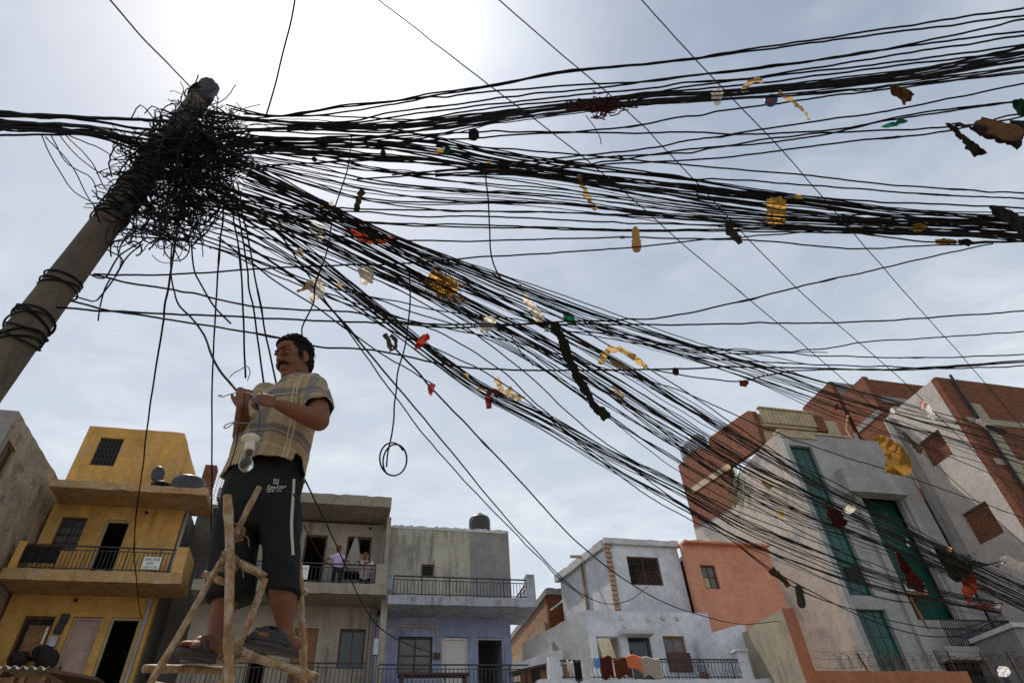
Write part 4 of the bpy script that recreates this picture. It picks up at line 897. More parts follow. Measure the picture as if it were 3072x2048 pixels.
# ------------------------------------------------------------------ people
M['skin'] = plain('brown_skin', (.165,.064,.031), .55, 0, .25, .12, 18, .05)
M['hair'] = plain('black_hair', (.010,.008,.008), .7, 0, .12, .5, 60, .6)
M['eye'] = plain('eye_dark', (.03,.02,.018), .3)
M['black_knit'] = plain('black_knit', (.012,.012,.012), .85, 0, .2, .25, 30, .25)
M['rubber'] = plain('dark_rubber', (.030,.026,.023), .6, 0, .4, .3, 20)
M['print'] = plain('printed_grey', (.42,.38,.33), .7)
def plaid():
    mt, nt, nd, lk, b = newmat('plaid_shirt'); b.inputs['Roughness'].default_value = .85; b.inputs['Specular IOR Level'].default_value = .15
    tc = N(nd, 'ShaderNodeTexCoord'); sp = N(nd, 'ShaderNodeSeparateXYZ')
    wn = N(nd, 'ShaderNodeTexNoise', Scale=5.0, Detail=2.0); lk.new(tc.outputs['Object'], wn.inputs['Vector'])
    wa = N(nd, 'ShaderNodeVectorMath', operation='MULTIPLY_ADD'); lk.new(wn.outputs['Color'], wa.inputs[0]); wa.inputs[1].default_value = (.035,.035,.035); lk.new(tc.outputs['Object'], wa.inputs[2])
    lk.new(wa.outputs[0], sp.inputs[0])
    def m(op, a, b_=None):
        n = N(nd, 'ShaderNodeMath', operation=op)
        for i, x in ((0, a), (1, b_)):
            if x is None: continue
            if isinstance(x, (int, float)): n.inputs[i].default_value = x
            else: lk.new(x, n.inputs[i])
        return n.outputs[0]
    def band(co, per, ph, wid): return m('LESS_THAN', m('FRACT', m('ADD', m('MULTIPLY', co, 1/per), ph)), wid)
    xx = m('ADD', sp.outputs['X'], m('MULTIPLY', sp.outputs['Y'], -.55)); zz = m('ADD', sp.outputs['Z'], m('MULTIPLY', sp.outputs['X'], .10))
    col = mixc(nd, lk, m('MULTIPLY', band(xx, .052, .1, .5), .32), (.43,.325,.185), (.27,.20,.115))
    col = mixc(nd, lk, m('MULTIPLY', band(zz, .045, .3, .5), .25), col, (.32,.235,.13))
    col = mixc(nd, lk, m('MULTIPLY', band(zz, .215, .40, .24), .75), col, (.13,.13,.15))
    col = mixc(nd, lk, m('MULTIPLY', band(xx, .235, .36, .20), .6), col, (.14,.15,.19))
    col = mixc(nd, lk, m('MULTIPLY', band(xx, .235, .62, .035), .75), col, (.60,.50,.32))
    col = mixc(nd, lk, m('MULTIPLY', band(xx, .235, .70, .03), .75), col, (.60,.50,.32))
    col = mixc(nd, lk, m('MULTIPLY', band(zz, .215, .70, .035), .6), col, (.60,.50,.32))
    col = mixc(nd, lk, m('MULTIPLY', band(zz, .215, .34, .03), .6), col, (.58,.48,.30))
    lk.new(col, b.inputs['Base Color'])
    g = N(nd, 'ShaderNodeTexNoise', Scale=9.0, Detail=6.0, Roughness=.6); lk.new(tc.outputs['Object'], g.inputs['Vector'])
    bp = N(nd, 'ShaderNodeBump', Strength=.35, Distance=.03); lk.new(g.outputs['Fac'], bp.inputs['Height']); lk.new(bp.outputs['Normal'], b.inputs['Normal'])
    out = nd['Material Output']; t = N(nd, 'ShaderNodeBsdfTranslucent'); lk.new(col, t.inputs[0]); mx = N(nd, 'ShaderNodeMixShader'); mx.inputs[0].default_value = .18
    lk.new(b.outputs[0], mx.inputs[1]); lk.new(t.outputs[0], mx.inputs[2]); lk.new(mx.outputs[0], out.inputs['Surface'])
    return mt
M['plaid'] = plaid()

def hand(mb, w, d, n, s, k=1.0, curls=(.5,.7,.8,.9), thumb=(.55,.6,.5)):
    """palm, four fingers of unequal length bent at the knuckles, and a thumb from the side of the palm"""
    w, d, n, s = V(w), V(d).normalized(), V(n), V(s); n = (n-d*n.dot(d)).normalized(); s = (s-d*s.dot(d)-n*s.dot(n)).normalized()
    mb.ell(w+d*.045*k, (d, s, n), (.056*k, .041*k, .0165*k)); mb.ell(w+d*.03*k+s*.022*k+n*.006*k, (d, s, n), (.034*k, .02*k, .016*k))
    tips = []
    for i, (off, ln) in enumerate(((.029,.92),(.010,1.0),(-.010,.95),(-.028,.76))):
        p = w + d*(.086-.004*abs(i-1))*k + s*off*k; a = 0; pts = [w+d*.05*k+s*off*.8*k, p]; fan = s*(off*1.2)
        for L, c in ((.043,1.0),(.027,1.15),(.020,.7)):
            a += curls[i]*c; q = (d*cos(a)+n*sin(a)+fan*max(0, cos(a))).normalized(); p = p+q*L*ln*k; pts.append(p)
        mb.limb(pts, [r*k for r in (.0100,.0098,.0088,.0080,.0070)], 10); tips.append(p)
    p = w+d*.022*k+s*.030*k; pts = [w+d*.01*k+s*.016*k, p]; q = (d*thumb[0]+s*thumb[1]+n*thumb[2]).normalized()
    p = p+q*.042*k; pts.append(p); q = (q+d*.4+n*.25).normalized(); p = p+q*.032*k; pts.append(p)
    mb.limb(pts, [r*k for r in (.015,.0135,.011,.0085)], 10); tips.append(p)
    return tips
def head(mb, c, F, L, U, k=1.0, ears=True):
    P = lambda f, l, u: c + F*(f*k) + L*(l*k) + U*(u*k)
    E = lambda f, l, u, a, b, h: mb.ell(P(f,l,u), (F, L, U), (a*k, b*k, h*k), 18, 12)
    E(-.010,0,.035,.098,.077,.092); E(.030,0,-.035,.066,.066,.085); E(.062,0,-.098,.032,.034,.027); E(.040,0,-.085,.050,.050,.040)
    for s in (1,-1):
        E(.055,s*.038,-.028,.038,.030,.036); E(.083,s*.030,.040,.016,.028,.010); E(.076,s*.031,.018,.015,.017,.012)
        E(.060,s*.046,.010,.020,.020,.020); E(.100,s*.013,-.020,.012,.010,.010); E(.020,s*.052,-.070,.035,.018,.035)
        if ears: E(-.008,s*.078,.000,.021,.010,.033); E(.002,s*.074,-.028,.012,.008,.012)
    mb.limb([P(.088,0,.034), P(.104,0,.005), P(.113,0,-.016)], [.010*k,.012*k,.0155*k], 12)
    E(.088,0,-.050,.014,.026,.012); E(.091,0,-.060,.011,.022,.0065); E(.089,0,-.071,.012,.019,.0075)
    E(.05,0,.075,.045,.055,.035)
    return P

MTH, MDIST = RAD(-23.5), 2.9
EF = V((sin(MTH), cos(MTH), 0)); ER = V((cos(MTH), -sin(MTH), 0))
ZB = hit(780, 1985, EF, MDIST).z - .02                            # height of the rungs he stands on
MO = EF*MDIST + ZV*ZB
def mp(px, py, off=0.0):
    P = hit(px, py, EF, MDIST+off); return V((P.dot(ER), off, P.z-ZB))
def mr(px, py, off, rpx): return rpx/FPX*((hit(px, py, EF, MDIST+off)-CAM).dot(CF))
man = empty('person', MO, -MTH, 'man in tan plaid shirt and black three-quarter trousers on a bamboo ladder joining wires', 'person')
Bv = V((-.85,-.52,0)).normalized(); SL = V((.52,-.85,0)).normalized()   # chest direction, his left
b = MB()
# head, neck
HC = mp(883,1083,-.02); Fh = V((-.74,-.60,-.36)).normalized(); Lh = V((.58,-.79,0)); Lh = (Lh-Fh*Lh.dot(Fh)).normalized(); Uh = Fh.cross(Lh)
HP = head(b, HC, Fh, Lh, Uh, 1.0)
nb = mp(893, 1172, .02); b.limb([HC-Uh*.04-Fh*.02, HC+V((.01,.02,-.10)), nb], [.062,.062,.075], 18)
# trunk under the shirt
tc_ = [mp(890,1190,.03), mp(862,1260,.03), mp(818,1360,.04), mp(795,1470,.04), mp(785,1540,.03)]
for p, (a, c) in zip(tc_, ((.13,.085),(.14,.10),(.14,.11),(.11,.09),(.09,.06))): b.ell(p, (SL, Bv, ZV), (a, c, .13 if a > .1 else .06), 18, 12)
# left arm (nearest the camera)
sh = mp(948,1160,-.10); el = mp(957,1262,-.27); wr = mp(836,1213,-.36)
b.limb([sh, sh.lerp(el,.5), el], [.062,.058,.050], 16); b.limb([el, el.lerp(wr,.3), el.lerp(wr,.75), wr], [.048,.046,.034,.026], 16)
dl = (mp(760,1186,-.36)-wr).normalized()
tl = hand(b, wr+dl*.012, dl, V((.1,.95,-.25)), V((0,.25,1)), 1.0, (.95,1.0,1.05,1.1), (.75,.35,.5))
# right arm (far side)
sh2 = mp(800,1178,.14); el2 = mp(726,1304,.06); wr2 = mp(727,1214,-.22)
b.limb([sh2, sh2.lerp(el2,.5), el2], [.06,.054,.047], 16); b.limb([el2, el2.lerp(wr2,.35), wr2], [.044,.040,.026], 16)
dr = V((-.18,-.1,1))
tr = hand(b, wr2+V((0,0,-.005)), dr, V((.45,.8,.1)), V((-1,.1,.1)), .95, (.50,1.0,1.2,1.25), (.95,.6,.15))
# legs and feet
for (hip, kn, an, he, toe) in ((mp(722,1575,.08), mp(695,1740,.06), mp(640,1925,.06), mp(648,1972,.06), mp(540,1985,-.02)),
                               (mp(840,1560,-.04), mp(846,1740,-.08), mp(857,1905,-.03), mp(876,1950,-.02), mp(742,1948,-.16))):
    cf = kn.lerp(an, .35)
    b.limb([hip, kn, cf, kn.lerp(an,.8), an], [.072,.058,.056,.034,.032], 16)
    sole = he.z-.0; fd = (toe-he); fd.z = 0; fl = fd.length; fd.normalize(); sd_ = V((-fd.y, fd.x, 0))
    b.ell(he+V((0,0,.022)), (fd, sd_, ZV), (.040,.034,.034)); b.limb([an, he+fd*.085+V((0,0,.038)), he+fd*(fl-.05)+V((0,0,.018))], [.032,.029,.019], 14)
    b.ell(he+fd*(fl*.62)+V((0,0,.024)), (fd, sd_, ZV), (.080,.040,.018))
    for i in range(5):
        t0 = he+fd*(fl-.045-.008*i)+sd_*(.032-.016*i)+V((0,0,.012)); b.limb([t0-fd*.03, t0+fd*(.03-.003*i)], [.012,.011-.0008*i], 10)
bo = b.build('body', M['skin'], man); fuse(bo, .0045, 3)
# hair: curls massed over the skull
h = MB(); random.seed(11)
h.ell(HP(-.022,0,.058), (Fh, Lh, Uh), (.098,.083,.083), 22, 14); h.ell(HP(-.055,0,.0), (Fh, Lh, Uh), (.060,.076,.085), 18, 12)
for i in range(420):
    a, e = random.uniform(-pi, pi), random.uniform(-.75, 1.45)
    v = V((cos(e)*cos(a), cos(e)*sin(a), sin(e)))
    fx = v.x
    if fx > .35 and v.z < .50: continue
    if fx > -.12 and v.z < .28: continue
    p = HP(-.010+v.x*.106, v.y*.087, .050+v.z*.104)
    h.sph(p, random.uniform(.008,.017), 8, 6)
for s in (1,-1): h.ell(HP(.022, s*.074, .022), (Fh, Lh, Uh), (.016,.008,.034))
ho = h.build('hair', M['hair'], man); fuse(ho, .0042, 1); ruffle(ho, .004, 60, 3)
hh = MB()
for i in range(170):                                             # loose curls standing off the outline
    a, e = random.uniform(-pi, pi), random.uniform(-.3, 1.5); v = V((cos(e)*cos(a), cos(e)*sin(a), sin(e)))
    if v.x > .3 and v.z < .6: continue
    if v.x > -.1 and v.z < .3: continue
    p = HP(-.015+v.x*.106, v.y*.088, .046+v.z*.100); r = random.uniform(.008,.014); t = (Fh*v.x+Lh*v.y+Uh*v.z).normalized(); o1 = t.orthogonal().normalized().lerp(t, .3)
    q = t.cross(o1).normalized(); hh.tube([p + (t*sin(x)+q*(1-cos(x)))*r for x in (0,.8,1.6,2.4,3.2)], .0016, 4)
hh.build('hair_curls', M['hair'], man)
f_ = MB()
for s in (1,-1): f_.limb([HP(.100,s*.004,-.036), HP(.098,s*.018,-.038), HP(.086,s*.036,-.050)], [.0085,.010,.0055], 10)
mo_ = f_.build('moustache', M['hair'], man); fuse(mo_, .003, 1)
for s in (1,-1):
    f_ = MB(); f_.limb([HP(.0985,s*.012,.045), HP(.0975,s*.030,.050), HP(.084,s*.050,.046)], [.004,.005,.003], 8); f_.build('eyebrow', M['hair'], man, smooth=True)
    f_ = MB(); f_.limb([HP(.0895,s*.020,.013), HP(.0915,s*.031,.0100), HP(.0825,s*.044,.0125)], [.002,.0030,.002], 8); f_.build('eye', M['eye'], man, smooth=True)
# shirt
rows = [(1424,664,916),(1400,676,918),(1370,688,924),(1330,700,930),(1280,712,942),(1240,722,954),(1209,744,963),(1189,772,967),(1174,800,968),(1165,826,962),(1161,850,944)]
R = []; n = 56
for i, (y, xl, xr) in enumerate(rows):
    pl, pr = mp(xl, y, 0), mp(xr, y, 0); hw = (pr.x-pl.x)/2; zc = (pl.z+pr.z)/2; cx = (pl.x+pr.x)/2
    bb = (.175,.172,.17,.168,.165,.158,.148,.135,.115,.095,.075)[i]
    # ellipse with axes along his side and chest directions, sized so that its outline spans the two photo edges
    sa = max(.04, math.sqrt(max(1e-4, (hw*hw - (bb*Bv.x)**2)))/abs(SL.x)) if hw > bb*abs(Bv.x)*1.05 else hw*.9
    sa = min(sa, .26); kx = hw/math.sqrt((sa*SL.x)**2+(bb*Bv.x)**2)
    ring = []
    for k in range(n):
        q = 2*pi*k/n; p = SL*(sa*cos(q)) + Bv*(bb*sin(q)); p = V((p.x*kx, p.y, 0))
        dz = 0
        if i < 2:
            dz = .012*sin(q*3+i)
            if i == 0 and abs(q-pi*1.93) < .14: dz += .10
        fold = .007*sin(q*9+i*.8)*(1-i/14) + (.004*sin(q*17+i))
        rr = V((p.x, p.y, 0)); rr = rr + rr.normalized()*fold
        ring.append(V((cx, .03, zc+dz)) + rr)
    R.append(ring)
s = MB(); s.rings(R, False, False)
so_ = s.build('shirt', M['plaid'], man, smooth=True); bake(so_, [('SUBSURF', dict(levels=2)), ('SOLIDIFY', dict(thickness=.004, offset=-1))]); ruffle(so_, .008, 9, 2)
def sleeve(p0, p1, r0, r1, sq=1):
    d = (p1-p0).normalized(); a = d.orthogonal().normalized(); c = d.cross(a); RR = []
    for i in range(9):
        q = i/8; p = p0.lerp(p1, q); r = r0+(r1-r0)*q + (.004 if i in (3,6) else 0)
        if i == 0: r = r0*.55
        if i == 1: r = r0*.86
        RR.append([p + (a*cos(2*pi*k/30)+c*sin(2*pi*k/30))*(r+.004*sin(k*1.3+i*.9)) for k in range(30)])
    x = MB(); x.rings(RR, True, False); return x
x = sleeve(sh+V((-.045,.02,.035)), sh.lerp(el,.70)+V((0,0,.0)), .088, .078); sv = x.build('sleeve', M['plaid'], man, smooth=True); bake(sv, [('SUBSURF', dict(levels=1)), ('SOLIDIFY', dict(thickness=.004, offset=-1))]); ruffle(sv, .007, 12, 5)
x = sleeve(sh2+V((.02,0,.03)), sh2.lerp(el2,.62), .085, .075); sv = x.build('sleeve', M['plaid'], man, smooth=True); bake(sv, [('SUBSURF', dict(levels=1)), ('SOLIDIFY', dict(thickness=.004, offset=-1))])
x = MB(); nc = mp(896,1153,.01); RR = []
for (r, z) in ((.080,-.01),(.074,.020),(.071,.042),(.079,.037),(.094,-.004),(.100,-.022)):
    ring = []
    for k in range(30):
        q = 2*pi*(k+.5)/30 ; dz = z - .030*max(0, cos(q))  # lower at the throat
        ring.append(nc + Bv*(cos(q)*r*(1.05+.12*max(0,cos(q)))) + SL*(sin(q)*r) + ZV*dz)
    RR.append(ring)
x.rings(RR, False, False); co = x.build('collar', M['plaid'], man, smooth=True); bake(co, [('SOLIDIFY', dict(thickness=.003))])
# trousers
t = MB()
def ering(y, xl, xr, bb, off, n=32, dz=0):
    pl, pr = mp(xl, y, off), mp(xr, y, off); c = (pl+pr)/2; hw = (pr.x-pl.x)/2
    return [c + V((hw*cos(2*pi*k/n), bb*sin(2*pi*k/n), dz)) for k in range(n)]
t.rings([ering(y,a,c_,d,o) for y,a,c_,d,o in ((1395,690,916,.14,.03),(1430,680,914,.15,.03),(1480,664,908,.155,.03),(1540,652,906,.15,.02),(1600,655,903,.11,.02))])
t.rings([ering(y,a,c_,d,o) for y,a,c_,d,o in ((1500,664,785,.11,.07),(1560,642,782,.115,.07),(1620,632,780,.115,.07),(1700,622,773,.11,.06),(1760,616,768,.108,.05),(1804,615,765,.106,.05))])
t.rings([ering(y,a,c_,d,o) for y,a,c_,d,o in ((1500,770,907,.12,-.02),(1570,776,906,.12,-.03),(1640,783,905,.115,-.04),(1710,788,903,.108,-.05),(1750,792,902,.105,-.05),(1790,794,906,.108,-.05))])
to = t.build('trousers', M['black_knit'], man); fuse(to, .009, 3); ruffle(to, .012, 6, 4)
bv = BVHTree.FromPolygons([v.co.copy() for v in to.data.vertices], [p.vertices[:] for p in to.data.polygons])
cam_l = V(((CAM-MO).dot(ER), (CAM-MO).dot(EF), CAM.z-MO.z))
def onto(px, py, lift=.004):
    q = mp(px, py, 0); d = (q-cam_l).normalized(); loc, nor, i, _ = bv.ray_cast(cam_l, d)
    if loc is None: return q
    if nor.dot(d) > 0: nor = -nor
    return loc + nor*lift
st = MB(); L_ = [(880,1436),(878,1480),(875,1530),(873,1575),(874,1612),(876,1640),(877,1665)]
for i in range(len(L_)-1):
    for a in range(3):
        P = [(L_[i][0]+(L_[i+1][0]-L_[i][0])*q, L_[i][1]+(L_[i+1][1]-L_[i][1])*q) for q in (a/3, (a+1)/3)]
        wv_ = 4.2
        c = [onto(P[0][0]-wv_,P[0][1]), onto(P[0][0]+wv_,P[0][1]), onto(P[1][0]+wv_,P[1][1]), onto(P[1][0]-wv_,P[1][1])]
        st.add(c, [(0,1,2,3)])
sto = st.build('side_stripe', M['print'], to)
def print_text(name, s, x0, x1, y0, y1, shear=0, rot=0, bold=0):
    cu = bpy.data.curves.new(name, 'FONT'); cu.body = s; cu.shear = shear; cu.size = 1; cu.resolution_u = 4; cu.offset = bold
    tt = bpy.data.objects.new(name, cu); COL.objects.link(tt); bpy.context.view_layer.update()
    me = bpy.data.meshes.new_from_object(tt.evaluated_get(bpy.context.evaluated_depsgraph_get())); bpy.data.objects.remove(tt); bpy.data.curves.remove(cu)
    xs = [v.co.x for v in me.vertices]; ys = [v.co.y for v in me.vertices]; a0, a1, b0, b1 = min(xs), max(xs), min(ys), max(ys)
    for v in me.vertices:
        fx, fy = (v.co.x-a0)/(a1-a0), (v.co.y-b0)/(b1-b0)
        px, py = x0+(x1-x0)*fx, y1+(y0-y1)*fy + rot*fx
        v.co = onto(px, py, .005)
    me.materials.clear(); me.materials.append(M['print']); o = bpy.data.objects.new(name, me); COL.objects.link(o); o.parent = to
print_text('printed_lettering', 'Spykar', 798, 858, 1456, 1475, .35, -3, .02)
print_text('printed_lettering', 'ORIGINAL  JEANS', 798, 845, 1474, 1480, 0, -3, .01)
e_ = MB(); cx_, cy_ = 828, 1445
def quad(pts): e_.add([onto(x, y, .004) for x, y in pts], [tuple(range(len(pts)))])
for q in (((-8,-8),(8,-7),(8,-5),(-8,-6)), ((-9,5),(6,6),(6,8),(-10,7)), ((-8,-6),(-5,-6),(-7,6),(-9,6)), ((5.5,-6),(8,-6),(6.5,6),(4,6)),
          ((-4,-4),(4,-3),(3.5,-1.8),(-4,-2.5)), ((-4,-2.5),(-1.5,-2.2),(3,2),(.5,2.2)), ((-5,3.6),(.5,2),(3,2),(2.5,4.2),(-5,4.6))): quad([(cx_+a, cy_+c) for a, c in q])
e_.build('printed_emblem', M['print'], to)
# slippers
for (he, toe, lbl) in ((mp(652,1984,.06), mp(520,1992,-.03), 0), (mp(892,1966,-.02), mp(722,1954,-.17), 1)):
    fd = toe-he; fd.z = 0; fl = fd.length; fd.normalize(); sd_ = V((-fd.y, fd.x, 0)); z0 = he.z
    out = []
    for k in range(28):
        q = 2*pi*k/28; a = cos(q); w_ = .046-.008*(a < 0)*abs(a)
        out.append(he + fd*(fl*.5*(1+a*1.03)) + sd_*(w_*sin(q)*(1.0 if abs(a) < .75 else 1.05)) + V((0,0,-.008+.016*max(0,a-.6))))
    sl_ = MB(); sl_.prism(out, (0,0,.026)); root_ = sl_.build('slipper', M['rubber'], man); bake(root_, [('BEVEL', dict(width=.005, segments=2))])
    up = MB()
    if lbl:
        RR = []
        for j in range(10):
            q = j/9; hgt = .074*sin(pi*min(1, .18+q*.85))**.7; wd_ = .047*(1-.25*q**3)
            c = he+fd*(fl*(.30+.67*q))+V((0,0,.012)); RR.append([c+sd_*(wd_*cos(pi*k/12))+ZV*(hgt*sin(pi*k/12)) for k in range(13)])
        for j in range(9):
            for k in range(12):
                if j in (3,4) and k in (3,8): continue
                up.add([RR[j][k],RR[j][k+1],RR[j+1][k+1],RR[j+1][k]], [(0,1,2,3)])
    else:
        for (a, b_, c_) in ((.40,.5,.060),(.56,.66,.050),(.70,.76,.042)):
            for k in range(12):
                P = [he+fd*(fl*q)+sd_*(.046*cos(pi*kk/12))+ZV*(.012+c_*sin(pi*kk/12)) for q in (a,b_) for kk in (k,k+1)]
                up.add([P[0],P[1],P[3],P[2]], [(0,1,2,3)])
    uo = up.build('strap', M['rubber'], root_, smooth=True); bake(uo, [('SOLIDIFY', dict(thickness=.005))])

# ---- bamboo ladder
def bamboo():
    mt, nt, nd, lk, b = newmat('limewashed_bamboo'); b.inputs['Roughness'].default_value = .6
    tc = N(nd, 'ShaderNodeTexCoord'); mp_ = N(nd, 'ShaderNodeMapping'); mp_.inputs['Scale'].default_value = (30, 30, 6); lk.new(tc.outputs['Object'], mp_.inputs['Vector'])
    n1 = N(nd, 'ShaderNodeTexNoise', Scale=1.0, Detail=7.0, Roughness=.65); lk.new(mp_.outputs['Vector'], n1.inputs['Vector'])
    n2 = N(nd, 'ShaderNodeTexNoise', Scale=22.0, Detail=6.0, Roughness=.7); lk.new(tc.outputs['Object'], n2.inputs['Vector'])
    r1 = ramp(nd, [(.3, (.13,.06,.02)), (.62, (.29,.165,.055))]); lk.new(n1.outputs['Fac'], r1.inputs['Fac'])
    r2 = ramp(nd, [(.47, (0,0,0)), (.58, (.55,.55,.55))]); lk.new(n2.outputs['Fac'], r2.inputs['Fac'])
    col = mixc(nd, lk, r2.outputs['Color'], r1.outputs['Color'], (.45,.37,.28))
    n3 = N(nd, 'ShaderNodeTexNoise', Scale=9.0, Detail=4.0); lk.new(tc.outputs['Object'], n3.inputs['Vector'])
    r3 = ramp(nd, [(.6, (0,0,0)), (.75, (.75,.75,.75))]); lk.new(n3.outputs['Fac'], r3.inputs['Fac'])
    col = mixc(nd, lk, r3.outputs['Color'], col, (.12,.06,.025)); lk.new(col, b.inputs['Base Color'])
    bp = N(nd, 'ShaderNodeBump', Strength=.4, Distance=.01); lk.new(n1.outputs['Fac'], bp.inputs['Height']); lk.new(bp.outputs['Normal'], b.inputs['Normal'])
    return mt
M['bamboo'] = bamboo(); M['twine'] = plain('twine', (.20,.12,.06), .9)
lad = empty('bamboo_ladder', EF*MDIST, -MTH, 'tall trestle ladder of limewashed bamboo poles lashed together under the man', 'ladder')
def bam(name, pts, r, ground=False, seed=0, hollow=True):
    P = [mp(*p) + V((0,0,ZB)) for p in pts]
    if ground:
        d = (P[-1]-P[-2]).normalized(); P.append(P[-1]+d*(P[-1].z/max(.2, -d.z)))
    out = []; rs = []; random.seed(seed)
    tot = 0; node = .10
    for i in range(len(P)-1):
        L = (P[i+1]-P[i]).length; k = max(2, int(L/.035))
        for j in range(k):
            p = P[i].lerp(P[i+1], j/k) + V((noise.noise(V((tot*2.2, seed, 0))), noise.noise(V((tot*2.2, seed, 9))), 0))*.012
            node -= L/k; rr = r*(1+.04*noise.noise(V((tot*5, seed, 4))))
            if node < 0: rr *= 1.17; node = random.uniform(.20,.30)
            out.append(p); rs.append(rr); tot += L/k
    out.append(P[-1]); rs.append(r)
    x = MB(); x.tube(out, rs, 12)
    x.tube([out[0]-(out[1]-out[0])*.02, out[0]-(out[1]-out[0])*.06], r*.6, 10)
    return x.build(name, M['bamboo'], lad, smooth=False)
def sm(o): o.data.polygons.foreach_set('use_smooth', [len(p.vertices) == 4 for p in o.data.polygons]); return o
sm(bam('pole', [(682,1487,-.27),(684,1620,-.27),(686,1760,-.27),(689,1900,-.27),(694,2048,-.27)], .0178, True, 1))
sm(bam('pole', [(778,1461,-.20),(738,1540,-.20),(700,1622,-.19),(640,1725,-.17),(560,1860,-.15),(446,2052,-.12)], .0125, True, 2))
sm(bam('pole', [(796,1735,-.22),(760,1830,-.21),(713,1938,-.20),(660,2060,-.19)], .013, True, 3))
sm(bam('pole', [(897,1690,.13),(901,1780,.13),(907,1900,.12),(913,2048,.12)], .0155, True, 4))
sm(bam('rung', [(692,1675,-.23),(740,1700,-.22),(796,1730,-.21)], .0145, False, 5))
sm(bam('rung', [(608,1719,-.14),(640,1731,-.14),(670,1744,-.22)], .0135, False, 6))
sm(bam('rung', [(698,1950,-.21),(800,1982,-.15),(948,2030,-.02)], .0165, False, 7))
sm(bam('rung', [(432,2004,-.06),(540,2005,.03),(664,2010,.10)], .0145, False, 8))
sm(bam('rung', [(893,1770,.10),(908,1772,.12),(918,1776,.2)], .014, False, 9))
sm(bam('rung', [(450,2056,-.10),(560,2080,-.12),(690,2100,-.2)], .018, False, 10))
for (x, y, off, r) in ((706,1600,-.235,.034),(686,1690,-.25,.036),(690,1960,-.245,.038)):
    x_ = MB(); c = mp(x, y, off)+V((0,0,ZB))
    for k in range(5): x_.tube([c + V((r*cos(q), r*.8*sin(q), .010*(k-2)+.022*sin(q+k*1.1))) for q in [2*pi*i/16 for i in range(17)]], .0028, 5)
    x_.tube([c+V((r,0,0)), c+V((r+.02,-.01,-.02)), c+V((r+.03,0,-.05))], .0025, 5); x_.build('lashing', M['twine'], lad)

# ---- bulb and holder hanging from his wires
off = -.33
M['porcelain'] = plain('white_porcelain', (.62,.54,.46), .35, 0, .5, .1, 20)
mt, nt, nd, lk, bb_ = newmat('clear_bulb_glass'); bb_.inputs['Transmission Weight'].default_value = .95; bb_.inputs['Roughness'].default_value = .06; bb_.inputs['IOR'].default_value = 1.25; bb_.inputs['Base Color'].default_value = (.85,.85,.82,1); M['bulb'] = mt
T0 = mp(752, 1312, off); T1 = mp(748, 1352, off); T2 = mp(736, 1402, off)
LB = empty('light_bulb', MO+ER*T0.x+EF*T0.y+ZV*T0.z, -MTH, 'clear bulb in a white holder dangling by a wire before the man', 'light bulb')
ax = (T1-T0).normalized(); X_ = ax.orthogonal().normalized(); ax2 = (T2-T1).normalized(); X2 = ax2.orthogonal().normalized()
lh = (T1-T0).length
x = MB(); x.lathe(T0, [(.004,-.004),(.036,0),(.040,.006),(.038,.014),(.022,.020),(.021,lh*.75),(.023,lh*.8),(.022,lh)], 24, (X_, ax.cross(X_), ax)); x.build('holder', M['porcelain'], LB, T0, smooth=True)
lb = (T2-T1).length
x = MB(); x.lathe(T1, [(.013,-.005),(.013,.022),(.010,.024)], 16, (X2, ax2.cross(X2), ax2)); x.build('cap', M['iron_rust'], LB, T0, smooth=True)
x = MB(); pr = [(.0115,.02)]
for i in range(1, 12): q = i/12; pr.append((.0115+.0185*sin(pi*.5*min(1, q/.62))**1.6 if q < .62 else .030*cos(pi*.5*(q-.62)/.38)**.6, .02+(lb)*q))
x.lathe(T1, pr+[(.002,.02+lb)], 20, (X2, ax2.cross(X2), ax2)); x.build('glass', M['bulb'], LB, T0, smooth=True)
def mwire(name, label, pts, r, mat='cable', grp=None, sub=5):
    P = [MO + ER*p.x + EF*p.y + ZV*p.z for p in [mp(*q) for q in pts]]
    return tag(curve_tube(name, P, r, mat, sub), label, 'wire', grp)
def catmull(P, sub=6):
    if len(P) < 3: return [P[0].lerp(P[-1], i/sub) for i in range(sub+1)]
    out = []
    for i in range(len(P)-1):
        p0, p1, p2, p3 = P[max(i-1,0)], P[i], P[i+1], P[min(i+2, len(P)-1)]
        for j in range(sub):
            t = j/sub; out.append(.5*((2*p1)+(p2-p0)*t+(2*p0-5*p1+4*p2-p3)*t*t+(3*p1-p0-3*p2+p3)*t**3))
    out.append(P[-1]); return out
def curve_tube(name, P, r, mat, sub=6, sides=6):
    x = MB(); x.tube(catmull(P, sub), r, sides); return x.build(name, M[mat], None, smooth=True)
M['wire_blue'] = plain('blue_wire', (.03,.05,.16), .4); M['wire_grey'] = plain('grey_wire', (.16,.16,.18), .4)
mwire('hand_wire', 'thin blue wire running from the man\'s near hand down to the bulb holder', [(752,1180,-.36),(775,1212,-.40),(778,1260,-.36),(771,1300,-.34),(755,1312,-.33)], .0028, 'wire_blue')
mwire('hand_wire', 'thin grey wire looping out left of the man\'s shirt front', [(778,1238,-.38),(770,1258,-.37),(752,1268,-.36),(720,1268,-.34),(700,1266,-.34),(675,1276,-.34),(674,1284,-.34),(690,1278,-.34),(705,1264,-.34)], .0026, 'wire_grey')
mwire('hand_wire', 'thin wire bent in a peak above the man\'s raised hand', [(688,1133,-.24),(700,1120,-.24),(722,1108,-.24),(740,1098,-.25),(750,1112,-.26),(747,1130,-.26),(742,1142,-.26)], .0024, 'wire_grey')
mwire('hand_wire', 'thin looped wire end poking left out of the man\'s hands', [(755,1178,-.37),(720,1177,-.36),(690,1182,-.35),(668,1190,-.35),(655,1186,-.35),(668,1185,-.35)], .0024, 'wire_grey')
